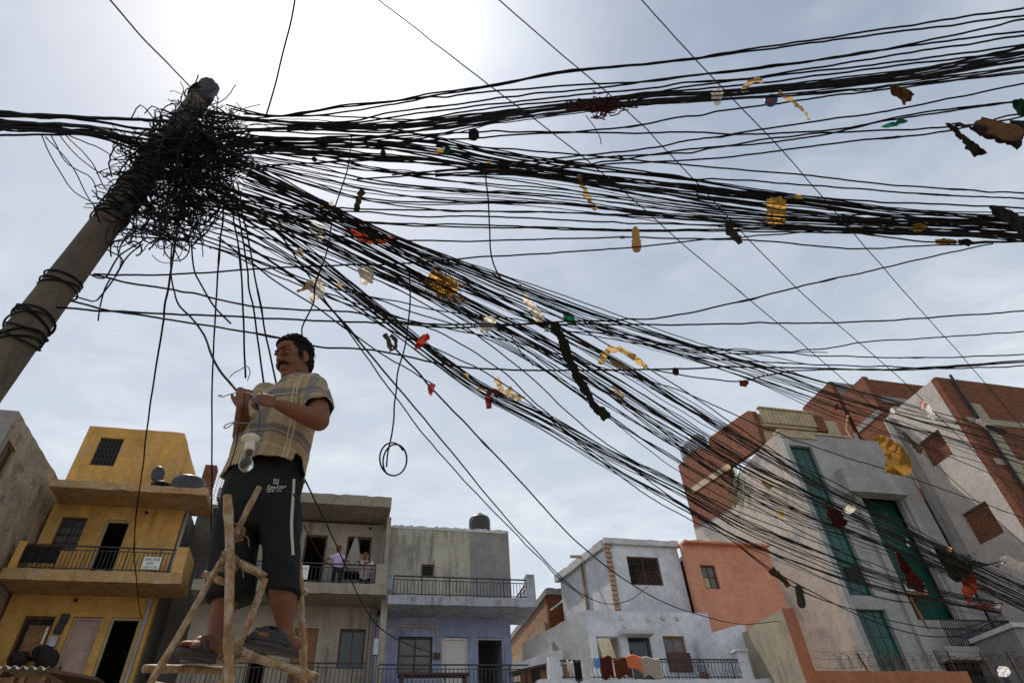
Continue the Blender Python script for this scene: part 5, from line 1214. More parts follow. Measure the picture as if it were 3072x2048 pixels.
mwire('hand_wire', 'dark wire hanging along the man\'s shirt front to its hem', [(735,1180,-.33),(728,1240,-.30),(716,1290,-.29),(706,1345,-.27),(690,1395,-.25)], .0026, 'cable')

# ---- the two people on the beige balcony
def onlooker(label, hx, hy, w, zf, shirt, pants, lean, elbows, hands_, yaw, hk=1.0):
    """small standing figure: head photo point, plane w, floor height, lean of the trunk towards the street, elbow and hand points"""
    uh, zh = PW(hx, hy, w-lean); T = thing_uwz('person', label, 'person', uh, w, zf); b = MB()
    F = V((sin(yaw), -cos(yaw), -.1)).normalized(); L = V((cos(yaw), sin(yaw), 0)); U = F.cross(L)*-1
    if U.z < 0: U = -U
    c = V((uh, w-lean, zh)); P = head(b, c, F, L, U, .95)
    ns = V((uh+.01, w-lean*.85, zh-.20)); hipz = zf+.86; hip = V((uh+.05, w+.02, min(hipz, zh-.62)))
    b.limb([c-U*.08, ns], [.055,.06]); 
    for q in (0,.35,.7,1.0): b.ell(ns.lerp(hip, q)+V((0,0,-.06*(1-q))), (V((1,0,0)),V((0,1,0)),ZV), (.17-.02*q,.10,.13))
    for s, e, h_ in ((-1, elbows[0], hands_[0]), (1, elbows[1], hands_[1])):
        S = ns+V((s*.17,0,-.06)); E_ = V((PW(*e, w-lean*.6)[0], w-lean*.6, PW(*e, w-lean*.6)[1])); W_ = V((PW(*h_, wf+.1)[0], wf+.02, PW(*h_, wf+.1)[1]+.05))
        b.limb([S, S.lerp(E_,.5), E_], [.050,.045,.040]); b.limb([E_, W_], [.038,.027]); hand(b, W_, V((s*.3,-.8,-.25)), V((0,-.3,-1)), V((-s,0,.2)), .95, (.4,.45,.5,.55))
    kn = []
    for s in (-1,1):
        H_ = hip+V((s*.09,0,-.06)); K = V((H_.x+s*.01, H_.y-.02, zf+.46)); A = V((K.x, w+.03, zf+.08)); kn.append((H_,K,A))
        b.limb([H_,K,A], [.085,.058,.042]); b.limb([A+V((0,.02,-.04)), A+V((0,-.16,-.055))], [.035,.028])
    bo = b.build('body', M['skin'], T.root, T.o); fuse(bo, .0085, 2)
    h = MB(); h.ell(P(-.02,0,.06), (F,L,U), (.100,.084,.080)); h.ell(P(-.05,0,.01), (F,L,U), (.065,.078,.08))
    for i in range(60):
        a, e = random.uniform(-pi,pi), random.uniform(.1,1.4); v = V((cos(e)*cos(a),cos(e)*sin(a),sin(e)))
        if v.x > .3 and v.z < .55: continue
        h.sph(P(-.02+v.x*.10, v.y*.085, .055+v.z*.085), .014, 6, 5)
    ho = h.build('hair', M['hair'], T.root, T.o); fuse(ho, .009, 1)
    for s in (1,-1): x = MB(); x.ell(P(.087,s*.031,.017), (F,L,U), (.006,.010,.005)); x.build('eye', M['eye'], T.root, T.o)
    sh_ = MB()
    for q in (0,.3,.6,.9): sh_.ell(ns.lerp(hip, q)+V((0,0,-.07*(1-q))), (V((1,0,0)),V((0,1,0)),ZV), (.19-.015*q,.125,.13))
    for s, e in ((-1, elbows[0]), (1, elbows[1])):
        S = ns+V((s*.17,0,-.06)); E_ = V((PW(*e, w-lean*.6)[0], w-lean*.6, PW(*e, w-lean*.6)[1])); sh_.limb([S, S.lerp(E_,.45), S.lerp(E_,.85)], [.066,.062,.056])
    so2 = sh_.build('shirt', shirt, T.root, T.o); fuse(so2, .012, 2); ruffle(so2, .010, 9, 3)
    x = MB(); x.limb([ns+V((0,.005,.03)), ns+V((0,.0,.055))], [.064,.060]); x.build('collar', shirt, T.root, T.o, smooth=True)
    tr_ = MB(); tr_.ell(hip+V((0,0,.02)), (V((1,0,0)),V((0,1,0)),ZV), (.17,.12,.13))
    for H_,K,A in kn: tr_.limb([H_,K,A], [.100,.075,.065])
    to2 = tr_.build('trousers', pants, T.root, T.o); fuse(to2, .013, 2); ruffle(to2, .008, 8, 6)
lil = cloth('lilac_shirt', (.50,.40,.62)); whi = cloth('white_shirt', (.58,.52,.53)); blk = cloth('dark_trousers', (.02,.018,.02))
onlooker('person in lilac shirt standing with both hands on the beige balcony rail', 1016, 1646, wf+.40, zsG, lil, blk, 0.0, ((988,1673),(1031,1678)), ((979,1686),(1041,1688)), RAD(-6))
onlooker('person in white shirt bending over the beige balcony rail, arms folded', 1096, 1666, wf+.50, zsG, whi, blk, .26, ((1082,1690),(1118,1688)), ((1074,1690),(1090,1692)), RAD(4))
# ------------------------------------------------------------------ pole, cables and what hangs on them
K = 3072/2352                                    # the tables below were read off a 2352 pixel wide view
PAZ, PD = RAD(-46.2), 4.5
PE = V((sin(PAZ), cos(PAZ), 0)); PB = PE*PD
def pdepth(x, y): return (PD)/ray(x*K, y*K).dot(PE)   # depth of the pole's upright plane
ptop = hit(622, 258, PE, PD).z
_T, _B = hit(622, 262, PE, PD), hit(2, 1095, PE, PD)
def axis(z): return _B + (_T-_B)*((z-_B.z)/(_T.z-_B.z))     # the pole leans a little
PB = axis(0)
pl = MB(); rs = []; pts = []
for i in range(41):
    q = i/40; pts.append(axis(ptop*q)+V((.010*noise.noise(V((q*5,0,0))), .010*noise.noise(V((q*5,7,0))), 0))); rs.append(.140-.040*q+.004*noise.noise(V((q*30,3,0))))
pl.tube(pts, rs, 28)
pole = empty('utility_pole', PB, 0, 'weathered grey concrete utility pole whose head is buried in black wires', 'utility pole')
po = pl.build('shaft', M['pole'], pole, PB, smooth=False); po.data.polygons.foreach_set('use_smooth', [len(p.vertices) == 4 for p in po.data.polygons])
cp = MB(); cp.limb([axis(ptop-.32)+V((.04,-.02,0)), axis(ptop-.10)+V((.06,-.03,0))], [.09,.10], 16); x = cp.build('pole_cap', M['iron'], pole, PB); ruffle(x, .02, 14, 1)
random.seed(5)
for (px, py, n) in ((85,985,5), (165,850,3), (55,1015,3), (300,640,4), (330,590,5), (360,545,5), (590,300,5)):
    z0 = hit(px+20, py, PE, PD).z; mb = MB(); rr = .140-.040*z0/ptop+.008
    for k in range(n):
        tl_ = random.uniform(.02,.08); ph = random.uniform(0,6); dz = random.uniform(-.07,.07)
        mb.tube([axis(z0)*1 - ZV*z0 + V(((rr+.003*k)*cos(q), (rr+.003*k)*sin(q), z0+dz+tl_*sin(q+ph))) for q in [2*pi*i/26 for i in range(27)]], .0075, 5)
    mb.build('wire_wrap', M['cable'], pole, PB, smooth=True)

def wire3(pts, z0, z1, r, seed=0, jit=1.2, off=0.0, step=16, zoff=0.0):
    """photo path (overview pixels) -> points in space; depth runs evenly in 1/d between the two ends"""
    P = catmull([V((x, y, 0)) for x, y in pts], 8); L = [0]
    for i in range(1, len(P)): L.append(L[-1]+(P[i]-P[i-1]).length)
    n = max(6, int(L[-1]/step)); out = []; j = 0
    for i in range(n+1):
        s = L[-1]*i/n
        while j < len(L)-2 and L[j+1] < s: j += 1
        p = P[j].lerp(P[j+1], (s-L[j])/max(1e-6, L[j+1]-L[j])); t = s/L[-1]
        p = p + V((noise.noise(V((s*.016, seed*3.7, 1))), noise.noise(V((s*.016, seed*3.7, 5))), 0))*jit*1.6 + V((0, noise.noise(V((s*.05, seed*3.7, 9))), 0))*jit*.7
        d = 1/((1-t)/z0+t/z1) + zoff*(1-.6*abs(2*t-1)) + off
        out.append(deep(p.x*K, p.y*K, d))
    return out
NW = [0]
def cable(label, group, pts, z0, z1, r=.0085, jit=1.2, zoff=0, mat='cable', cat='cable', name='overhead_cable'):
    NW[0] += 1
    P = wire3(pts, z0, z1, r, NW[0], jit, 0, 12, zoff); rn = random.Random(NW[0]*7); R = [r]*len(P)
    if len(P) > 30:                              # taped splices and kinks here and there
        for _ in range(rn.choice((0,1,1,2))):
            i = rn.randint(6, len(P)-7); L = rn.randint(1, 3)
            for j in range(i, i+L+1): R[j] = r*rn.uniform(1.15,1.5)
        for _ in range(3):
            i = rn.randint(4, len(P)-5); k = V((rn.gauss(0,1), rn.gauss(0,1), rn.gauss(0,1)))*.007
            for j, q in ((-2,.4),(-1,.8),(0,1),(1,.75),(2,.3)): P[i+j] = P[i+j]+k*q
    def run_on(a, b, px):                        # a cable that leaves the picture goes on outside it
        if -20 < px[0] < 2352 and px[1] > -5: return []
        d = (b-a).normalized(); return [b + d*(.6*k) + V((0,0,-.004*k*k)) for k in range(1, 16)]
    E1 = run_on(P[-4], P[-1], pts[-1]); E0 = run_on(P[3], P[0], pts[0])
    P = E0[::-1]+P+E1; R = [r]*len(E0)+R+[r]*len(E1)
    x = MB(); x.tube(P, R, 6, True)
    return tag(x.build(name, M[mat], None, smooth=True), label, cat, group)
def bundle(label, group, ctr, n, z0, z1, r, seed, wander=.5, mats=('cable',), zs=.2, tight=1.0):
    rnd = random.Random(seed); C = [V((a, b, 0)) for a, b, c in ctr]
    for k in range(n):
        t = rnd.uniform(-1, 1)*tight; s1 = rnd.uniform(0, 99); pts = []
        for i, (a, b, hw) in enumerate(ctr):
            d = (C[min(i+1, len(C)-1)]-C[max(i-1, 0)]).normalized(); nn = V((-d.y, d.x, 0))
            o = t*(1+.25*sin(s1+i*.7)) + .8*wander*noise.noise(V((i*.30, s1, 0)))*1.7
            pts.append((a+nn.x*hw*o, b+nn.y*hw*o))
        cable(label, group, pts, z0*rnd.uniform(.96,1.05), z1*rnd.uniform(.97,1.04), r*rnd.choice((.6,.75,.9,1.0,1.1,1.3)), 1.1, rnd.uniform(-zs, zs), rnd.choice(mats))
zp = 6.2
mm = ('cable','cable','cable','cable_grey')
g = 'cables of the left bundle'
bundle('thick black cable in the bundle running from the pole to the left edge', g, [(-30,284,20),(60,288,17),(140,291,18),(220,296,22),(300,312,38),(380,335,60)], 13, 4.3, 6.0, .0115, 1, .7)
g = 'cables of the upper bundle'
bundle('black cable in the upper bundle rising gently to the top right edge', g, [(480,300,70),(580,292,44),(700,294,36),(850,298,30),(1000,287,21),(1150,266,14),(1300,249,13),(1480,229,13),(1640,219,12),(1800,205,14),(2000,184,16),(2150,163,18),(2380,122,27)], 17, 6.4, 5.3, .0070, 2, .7, mm)
g = 'cables fanning out above the upper bundle'
FL = 'black cable fanning out above the upper bundle towards the top right corner'
for pts in ([(520,240),(620,266),(700,258),(780,243),(900,232),(1000,214),(1130,196),(1290,165),(1500,144),(1600,131),(1800,102),(2000,72),(2380,15)],
            [(530,250),(640,268),(780,247),(900,235),(1130,198),(1290,168),(1500,147),(1600,135),(1800,108),(2000,82),(2380,32)],
            [(560,262),(720,266),(900,240),(960,231),(1100,213),(1200,205),(1330,195),(1480,188),(1600,173),(1780,150),(2000,120),(2380,40)],
            [(640,280),(800,280),(900,258),(1050,240),(1200,218),(1400,200),(1560,176),(1700,163),(1850,143),(2000,118),(2380,68)],
            [(660,290),(800,283),(950,262),(1100,243),(1300,222),(1500,203),(1568,190),(1700,182),(1850,160),(2050,128),(2380,77)],
            [(660,300),(850,292),(1000,268),(1200,240),(1400,224),(1560,202),(1800,172),(2000,150),(2380,100)],
            [(700,300),(900,290),(1100,262),(1300,238),(1500,214),(1700,196),(1900,172),(2100,146),(2380,117)]):
    cable(FL, g, pts, 6.4, 5.3, .0088)
g = 'cables curving up to the right edge below the upper bundle'
FL = 'black cable curving up to the right edge below the upper bundle'
for pts in ([(640,335),(850,318),(1000,308),(1090,305),(1300,303),(1450,306),(1568,304),(1700,308),(1850,303),(1950,294),(2100,262),(2380,228)],
            [(640,345),(850,330),(1000,322),(1090,318),(1200,308),(1300,305),(1450,290),(1568,268),(1730,245),(1850,228),(2000,210),(2380,163)],
            [(900,402),(1080,385),(1200,372),(1330,358),(1500,340),(1568,325),(1700,305),(1900,275),(2050,253),(2380,186)],
            [(820,412),(1000,400),(1200,390),(1400,370),(1568,345),(1750,330),(1900,308),(2050,275),(2380,227)],
            [(1000,395),(1200,380),(1400,360),(1568,350),(1750,322),(1900,305),(2100,297),(2250,285),(2380,260)],
            [(1000,405),(1250,390),(1430,375),(1568,369),(1700,358),(1850,338),(2000,320),(2150,305),(2380,253)],
            [(1300,250),(1480,236),(1640,228),(1800,222),(2000,202),(2200,178),(2380,150)]):
    cable(FL, g, pts, 6.2, 5.6, .0085)
g = 'cables of the middle bundle'
bundle('black cable in the thick middle bundle running to the right edge', g, [(450,330,85),(570,318,48),(700,320,36),(850,326,34),(1000,345,29),(1130,371,25),(1300,396,20),(1480,418,19),(1600,432,20),(1750,453,19),(1900,472,21),(2050,490,23),(2200,500,24),(2380,518,32)], 22, 6.2, 6.6, .0072, 3, .6, mm)
g = 'loose cables over the middle bundle'
for pts in ([(900,318),(1000,330),(1200,345),(1400,362),(1568,378),(1700,390),(1850,402),(2000,420),(2150,432),(2380,445)], [(1000,335),(1100,345),(1300,370),(1568,405),(1700,414),(1900,428),(2100,445),(2380,458)]):
    cable('single black cable just above the middle bundle', g, pts, 6.2, 6.4, .0085)
g = 'loose cables under the middle bundle'
bundle('loose black cable under the middle bundle in the centre of the picture', g, [(520,350,45),(620,368,38),(740,392,50),(850,415,55),(1000,432,55),(1150,440,48),(1300,452,40),(1500,478,34),(1700,500,26),(1900,514,20),(2100,520,24),(2380,528,24)], 23, 6.1, 6.6, .0066, 4, .32, mm)
for pts in ([(640,470),(740,478),(850,480),(1000,483),(1250,487),(1500,495),(1700,503),(2000,512),(2380,522)], [(640,476),(740,485),(850,487),(950,497),(1150,498),(1350,508),(1568,515),(1900,522),(2380,532)],
            [(640,492),(750,503),(900,513),(1030,515),(1200,520),(1450,528),(1700,527),(2000,530),(2380,542)], [(640,498),(750,507),(900,516),(1030,520),(1200,524),(1450,530),(1700,531),(2000,536),(2380,548)],
            [(560,520),(740,540),(1000,553),(1120,553),(1300,548),(1440,545),(1568,548),(1750,553),(1860,564),(1960,571),(2100,566),(2380,553)],
            [(1650,520),(1800,524),(1930,530),(2050,547),(2150,556),(2250,556),(2380,552)]):
    cable('black cable running level under the middle bundle', 'level cables under the middle bundle', pts, 6.0, 6.6, .0085)
g = 'cables of the long diagonal bundle'
DL = 'black cable in the long bundle slanting down to the lower right'
bundle(DL, g, [(420,385,95),(540,420,62),(650,455,44),(740,492,32),(850,555,24),(1000,636,22),(1130,703,24),(1250,765,22),(1400,850,30),(1550,945,34),(1700,1035,34),(1850,1115,22),(2000,1185,17),(2150,1262,15),(2250,1310,14),(2380,1372,15)], 14, 6.0, 12.5, .0078, 5, .55, mm, .3)
bundle(DL, g, [(440,400,80),(560,440,62),(680,490,55),(820,560,48),(1000,650,44),(1130,715,48),(1250,775,56),(1400,865,64),(1550,960,72),(1700,1050,76),(1850,1130,66),(2000,1200,46),(2150,1275,30),(2250,1325,24),(2380,1385,24)], 30, 6.0, 12.5, .0064, 6, .30, mm, .4)
g = 'cables of the lower diagonal fan'
bundle('black cable in the lower fan slanting down towards the salmon house', g, [(420,440,60),(540,500,40),(660,575,26),(780,655,18),(950,785,13),(1100,893,14),(1250,970,17),(1400,1055,20),(1550,1130,22),(1700,1215,25),(1850,1280,28),(2000,1335,24),(2150,1372,16),(2300,1400,14)], 16, 5.9, 12.0, .0068, 7, .5, mm, .3)
g = 'cables of the upper diagonal fan'
bundle('thin black cable in the upper fan slanting down across the brick roofs', g, [(560,420,45),(700,470,26),(900,552,16),(1050,612,18),(1250,692,24),(1400,748,28),(1568,803,30),(1750,862,34),(1900,915,38),(2050,960,38),(2200,1002,40),(2380,1055,46)], 18, 6.0, 11.0, .0064, 8, .45, mm, .3)
g = 'cables from the foot of the thicket'
for pts in ([(350,520),(450,545),(620,610),(760,660),(900,690),(1050,720),(1200,735),(1330,765),(1480,790),(1650,800),(1850,835)], [(330,545),(480,565),(650,640),(800,690),(1000,760),(1150,850),(1300,990),(1500,1130),(1700,1235),(1900,1330),(2050,1378),(2250,1392)],
            [(360,500),(520,560),(700,620),(900,700),(1080,760),(1250,850),(1400,960),(1550,1050),(1750,1170),(2000,1300)], [(300,480),(480,520),(660,560),(860,640),(1050,740),(1200,850),(1380,1010),(1560,1110),(1760,1200),(2100,1330)],
            [(380,540),(560,590),(740,670),(900,760),(1000,800),(1140,870),(1260,960),(1420,1090),(1560,1180),(1750,1262),(1950,1330),(2200,1385)], [(330,500),(440,520),(560,560),(680,640),(800,700),(960,740),(1200,790),(1400,850),(1568,900),(1800,1000),(2100,1100),(2380,1200)],
            [(520,450),(640,540),(720,650),(800,760),(900,900),(1000,1030),(1150,1190),(1280,1320),(1340,1372)], [(540,470),(700,520),(880,600),(1020,650),(1200,720),(1400,770),(1640,800),(1900,810)]):
    cable('black cable leaving the foot of the thicket and slanting down right', g, pts, 5.7, 10.5, .0078, 1.6)
# separate single cables, each with its own label
Z = [('black cable from the pole\'s upper knot swinging flat across the middle to the bundle', [(215,630),(330,632),(450,628),(560,620),(700,612),(900,606),(1000,600),(1080,592),(1200,585),(1350,575),(1480,566),(1568,555),(1700,545),(1900,528),(2000,522)], 4.7, 6.6, .0078),
     ('black cable from the pole\'s upper knot sagging to the right edge below the bundles', [(215,630),(300,650),(420,670),(560,700),(700,712),(800,716),(900,735),(1000,745),(1200,744),(1400,745),(1600,745),(1800,742),(2000,738),(2380,712)], 4.7, 6.6, .0085),
     ('black cable crossing behind the man\'s hair from the pole\'s lower knot', [(160,690),(250,712),(400,735),(520,755),(640,775),(740,797),(850,803),(1000,832),(1080,845),(1250,850),(1500,848),(1700,843),(1900,846),(2050,848),(2380,826)], 4.4, 6.8, .0082),
     ('black cable above the man\'s hands from the pole\'s lower knot', [(130,706),(250,714),(420,722),(560,728),(740,737),(900,742),(1050,752),(1300,738),(1500,732),(1700,692),(1850,655),(2000,622),(2180,580),(2280,560)], 4.4, 7.0, .0085),
     ('thin black cable reaching the right edge highest of those below the middle bundle', [(1250,760),(1450,770),(1568,805),(1700,812),(1850,805),(1990,785),(2150,775),(2380,760)], 7.0, 6.8, .0075),
     ('black cable with a bandaged joint near the right edge', [(1350,740),(1568,800),(1700,805),(1850,815),(2000,820),(2150,821),(2380,812)], 7.5, 6.8, .0075),
     ('black cable dipping just above the brick roofs at right', [(1350,750),(1568,815),(1750,830),(1900,838),(2050,843),(2200,846),(2380,838)], 7.5, 6.9, .0078),
     ('twin black cable grazing the top of the brick tower', [(1500,850),(1680,875),(1760,862),(1850,850),(2000,848),(2100,850),(2200,842),(2380,830)], 7.5, 7.0, .0085)]
for lab, pts, a, b, r in Z: cable(lab, None, pts, a, b, r)
# drops
Z = [('black drop cable falling left of the man to the yellow house doorway', [(430,440),(410,510),(390,640),(375,740),(352,880),(338,980),(325,1090),(313,1180),(308,1260),(313,1330),(320,1400),(333,1440)], 5.6, 19.5, .0125),
     ('black drop cable falling past the man\'s far shoulder to the ground', [(515,440),(505,560),(497,680),(491,800),(487,900),(487,1050),(486,1190),(484,1300)], 5.9, 7.5, .0095),
     ('black cable falling from the thicket into the man\'s raised hand', [(395,560),(393,630),(405,680),(428,715),(460,755),(480,790),(492,830),(508,855),(526,876),(540,893),(549,902)], 5.2, 3.0, .0062),
     ('upright black cable ending behind the man\'s raised hand', [(525,420),(540,520),(552,600),(558,700),(561,790),(564,868)], 5.9, 5.0, .0085),
     ('upright black cable ending at the man\'s chest, left of the pair', [(535,420),(556,540),(575,660),(592,780),(606,885),(612,960)], 5.9, 5.0, .0085),
     ('upright black cable ending at the man\'s collar, right of the pair', [(545,420),(572,560),(596,690),(615,790),(634,880),(650,960)], 5.9, 5.0, .0085),
     ('slack black cable bending down from the thicket to the flat cables', [(440,560),(446,620),(462,655),(490,700),(530,743)], 5.4, 5.0, .0075),
     ('slack black cable passing right of the man\'s head', [(500,545),(560,590),(640,650),(720,700),(780,745),(830,780),(880,815),(940,850),(1000,885)], 5.6, 7.5, .0075),
     ('stiff grey cable dangling above the man\'s head and hooking left', [(808,310),(800,380),(785,430),(765,490),(755,560),(740,610),(725,650),(722,690),(700,735),(693,758),(698,790)], 6.6, 5.0, .0065),
     ('black cable hanging in the centre with a coil at its lower end', [(940,620),(942,680),(938,740),(932,790),(915,850),(908,930),(900,990),(890,1040),(888,1072)], 6.6, 6.2, .0085),
     ('black cable hanging from the ochre rag in the middle bundle', [(1115,400),(1120,450),(1124,520),(1126,570),(1135,610),(1150,640),(1172,652),(1198,656)], 6.3, 6.4, .0075),
     ('black cable arriving at the pole top from the upper left edge', [(235,-20),(270,20),(330,90),(385,145),(410,172),(440,203)], 5.4, 6.8, .0080),
     ('black cable dropping from the top edge into the thicket', [(680,-20),(668,50),(650,120),(636,180),(622,230),(610,270)], 5.6, 6.6, .0085),
     ('leftmost of the three straight thin power lines across the sky', [(850,-15),(1000,100),(1130,200),(1300,330),(1450,455),(1568,560),(1700,670),(1820,770),(1960,892),(2060,985),(2352,1250)], 7.2, 17, .0075),
     ('middle one of the three straight thin power lines across the sky', [(1125,-18),(1290,125),(1430,245),(1568,385),(1720,550),(1850,680),(2000,810),(2090,890),(2200,1000),(2380,1180)], 7.2, 17, .0075),
     ('rightmost of the three straight thin power lines across the sky', [(1460,-15),(1568,105),(1700,245),(1800,350),(1960,535),(2090,685),(2220,830),(2352,985),(2380,1015)], 7.2, 15, .0075),
     ('black service cable slanting down past the white house corner up to its big window', [(560,560),(700,655),(780,730),(880,850),(960,945),(1060,1065),(1150,1175),(1250,1285),(1310,1345),(1360,1375),(1405,1386),(1450,1375),(1490,1345)], 5.8, 20.5, .011),
     ('black service cable slanting down across the front of the white house', [(880,770),(1000,900),(1100,1005),(1200,1110),(1300,1220),(1380,1290),(1450,1340),(1530,1385),(1620,1415),(1700,1432),(1790,1425)], 6.6, 19, .0105),
     ('black cable sagging between the salmon house and the razor wire', [(1700,1255),(1780,1320),(1860,1365),(1960,1400),(2060,1428),(2160,1442),(2230,1438),(2300,1410)], 10.5, 13.5, .009),
     ('black cable with two shoes on it below the salmon cornice', [(1430,1060),(1568,1160),(1680,1240),(1770,1305),(1840,1345),(1950,1402),(2050,1442),(2150,1462),(2230,1452),(2290,1420)], 9.5, 13, .0095),
     ('brown service cable slanting past the beige balcony', [(700,1100),(740,1180),(790,1290),(830,1380),(870,1440),(930,1475),(1000,1500)], 9, 18.5, .012),
     ('pale service cable looping down to the beige balcony rail', [(698,1205),(715,1240),(738,1280),(770,1302),(795,1300)], 15, 19.4, .014),
     ('thin twig of wire hooking down from the red tangle', [(1345,265),(1365,290),(1378,315),(1380,332)], 5.9, 5.9, .004),
     ('black cable curving under the middle of the long bundle', [(1175,770),(1190,800),(1225,840)], 7.2, 7.4, .006)]
for lab, pts, a, b, r in Z: cable(lab, None, pts, a, b, r, .8)
# coil at the end of the hanging cable
x = MB(); P = []
for i in range(60): q = i/59*2*pi*1.55+2.2; rr = 29+3*sin(q*1.3); P.append(deep((903+rr*cos(q)*.98+3*sin(q*.5))*K, (1057+rr*1.35*sin(q)*.95)*K, 6.2+.04*sin(q*2)))
x.tube(P, .0085, 6); tag(x.build('cable_coil', M['cable'], None, smooth=True), 'loose black coil at the low end of the hanging cable right of the man', 'cable coil')
# droopy thin strands left of the thicket
rnd = random.Random(21)
for (a, b, c, d) in (((95,312),(130,380),(170,440),(225,470)), ((105,315),(165,380),(200,450),(240,500)), ((135,305),(180,360),(230,400),(280,440)), ((150,310),(210,370),(235,420),(270,470)), ((118,312),(150,370),(210,410),(225,460)), ((160,312),(240,345),(285,385),(300,420)), ((330,262),(345,245),(365,252),(385,300)), ((300,275),(320,243),(345,262),(380,310))):
    cable('thin slack strand trailing from the left bundle to the pole', 'thin slack strands left of the thicket', [a,b,c,d], 5.2, 5.9, .005, 2.5)
for pts in ([(215,470),(235,520),(260,500),(280,470),(330,430)], [(255,640),(245,660),(235,690),(225,735)], [(165,680),(200,690),(225,690),(260,640),(290,590),(330,560)], [(205,628),(240,640),(270,590),(300,570),(340,545)], [(255,590),(258,560),(290,545),(310,530)], [(215,560),(262,580),(280,600),(265,630)]):
    cable('loose wire tail looping between the pole and its thicket', 'loose wire tails beside the pole', pts, 4.9, 5.4, .0065, 3)
# the thicket: nobody could count it
rnd = random.Random(33); tk = [MB(), MB()]
def inreg(x, y):
    t = (y-215)/330
    cx = 470-150*t; w = 40+130*min(1, t*2.4) if t < .4 else 165-60*(t-.4)
    return abs(x-cx-25*t) < w and 200 < y < 570
def tp(x, y, dd): return deep(x*K, y*K, pdepth(x, y)+dd)
for k in range(700):
    while True:
        if k < 270: x, y = rnd.gauss(440, 68), rnd.gauss(345, 62)
        elif k < 590: x, y = rnd.gauss(430, 122), rnd.gauss(380, 90)
        else: x, y = rnd.gauss(350, 60), rnd.gauss(505, 34)
        if inreg(x, y) or k >= 590: break
    kind = rnd.random(); dd = rnd.gauss(-.05, .28)
    if kind < (.16 if k < 590 else .5):
        r = rnd.uniform(9, 38); a0 = rnd.uniform(0, 6.3); sw = rnd.uniform(2, 6); sq = rnd.uniform(.4, 1); rot = rnd.uniform(0, 3.1)
        P = []
        for i in range(15):
            q = a0+sw*i/14; u, v = r*cos(q), r*sq*sin(q); P.append(tp(x+u*cos(rot)-v*sin(rot), y+u*sin(rot)+v*cos(rot), dd+.12*sin(q*1.3)))
    else:
        ang = rnd.choice((rnd.gauss(.05,.2), rnd.gauss(.2,.3), rnd.gauss(.62,.3), rnd.gauss(-.4,.5), rnd.gauss(1.5,.4)))
        L = rnd.uniform(60, 150 if k < 270 else 240); bend = rnd.gauss(0, .24); P = []
        if not (inreg(x+L*.5*cos(ang), y+L*.5*sin(ang)) and inreg(x-L*.5*cos(ang), y-L*.5*sin(ang))): L *= .5
        for i in range(11):
            q = (i/10-.5); P.append(tp(x+L*q*cos(ang)-L*bend*(q*q*2-.25)*sin(ang)+rnd.gauss(0,1.2), y+L*q*sin(ang)+L*bend*(q*q*2-.25)*cos(ang)+rnd.gauss(0,1.2), dd+.15*q))
    tk[0 if rnd.random() < .8 else 1].tube(catmull(P, 2), rnd.choice((.0036,.0045,.0055,.007)), 5, False)
# denser heart round the shaft
for k in range(150):
    y = rnd.uniform(250, 470); x = 490-(y-215)*.66+rnd.gauss(30, 42); dd = rnd.gauss(-.2, .12); ang = rnd.gauss(.5, .7); L = rnd.uniform(40, 110); b_ = rnd.gauss(0,.3)
    tk[0].tube([tp(x+L*q*cos(ang)-L*b_*q*q*2*sin(ang), y+L*q*sin(ang)+L*b_*q*q*2*cos(ang), dd) for q in [i/8-.5 for i in range(9)]], rnd.choice((.005,.007)), 5, False)
th = MB(); th.v = tk[0].v + tk[1].v; nb_ = len(tk[0].v); th.f = tk[0].f + [[i+nb_ for i in f] for f in tk[1].f]; th.mi = [0]*len(tk[0].f)+[1]*len(tk[1].f)
tag(th.build('wire_thicket', [M['cable'], M['cable_grey']], None, smooth=True), 'huge knotted thicket of black wires round the head of the pole', 'wire tangle', None, 'stuff')

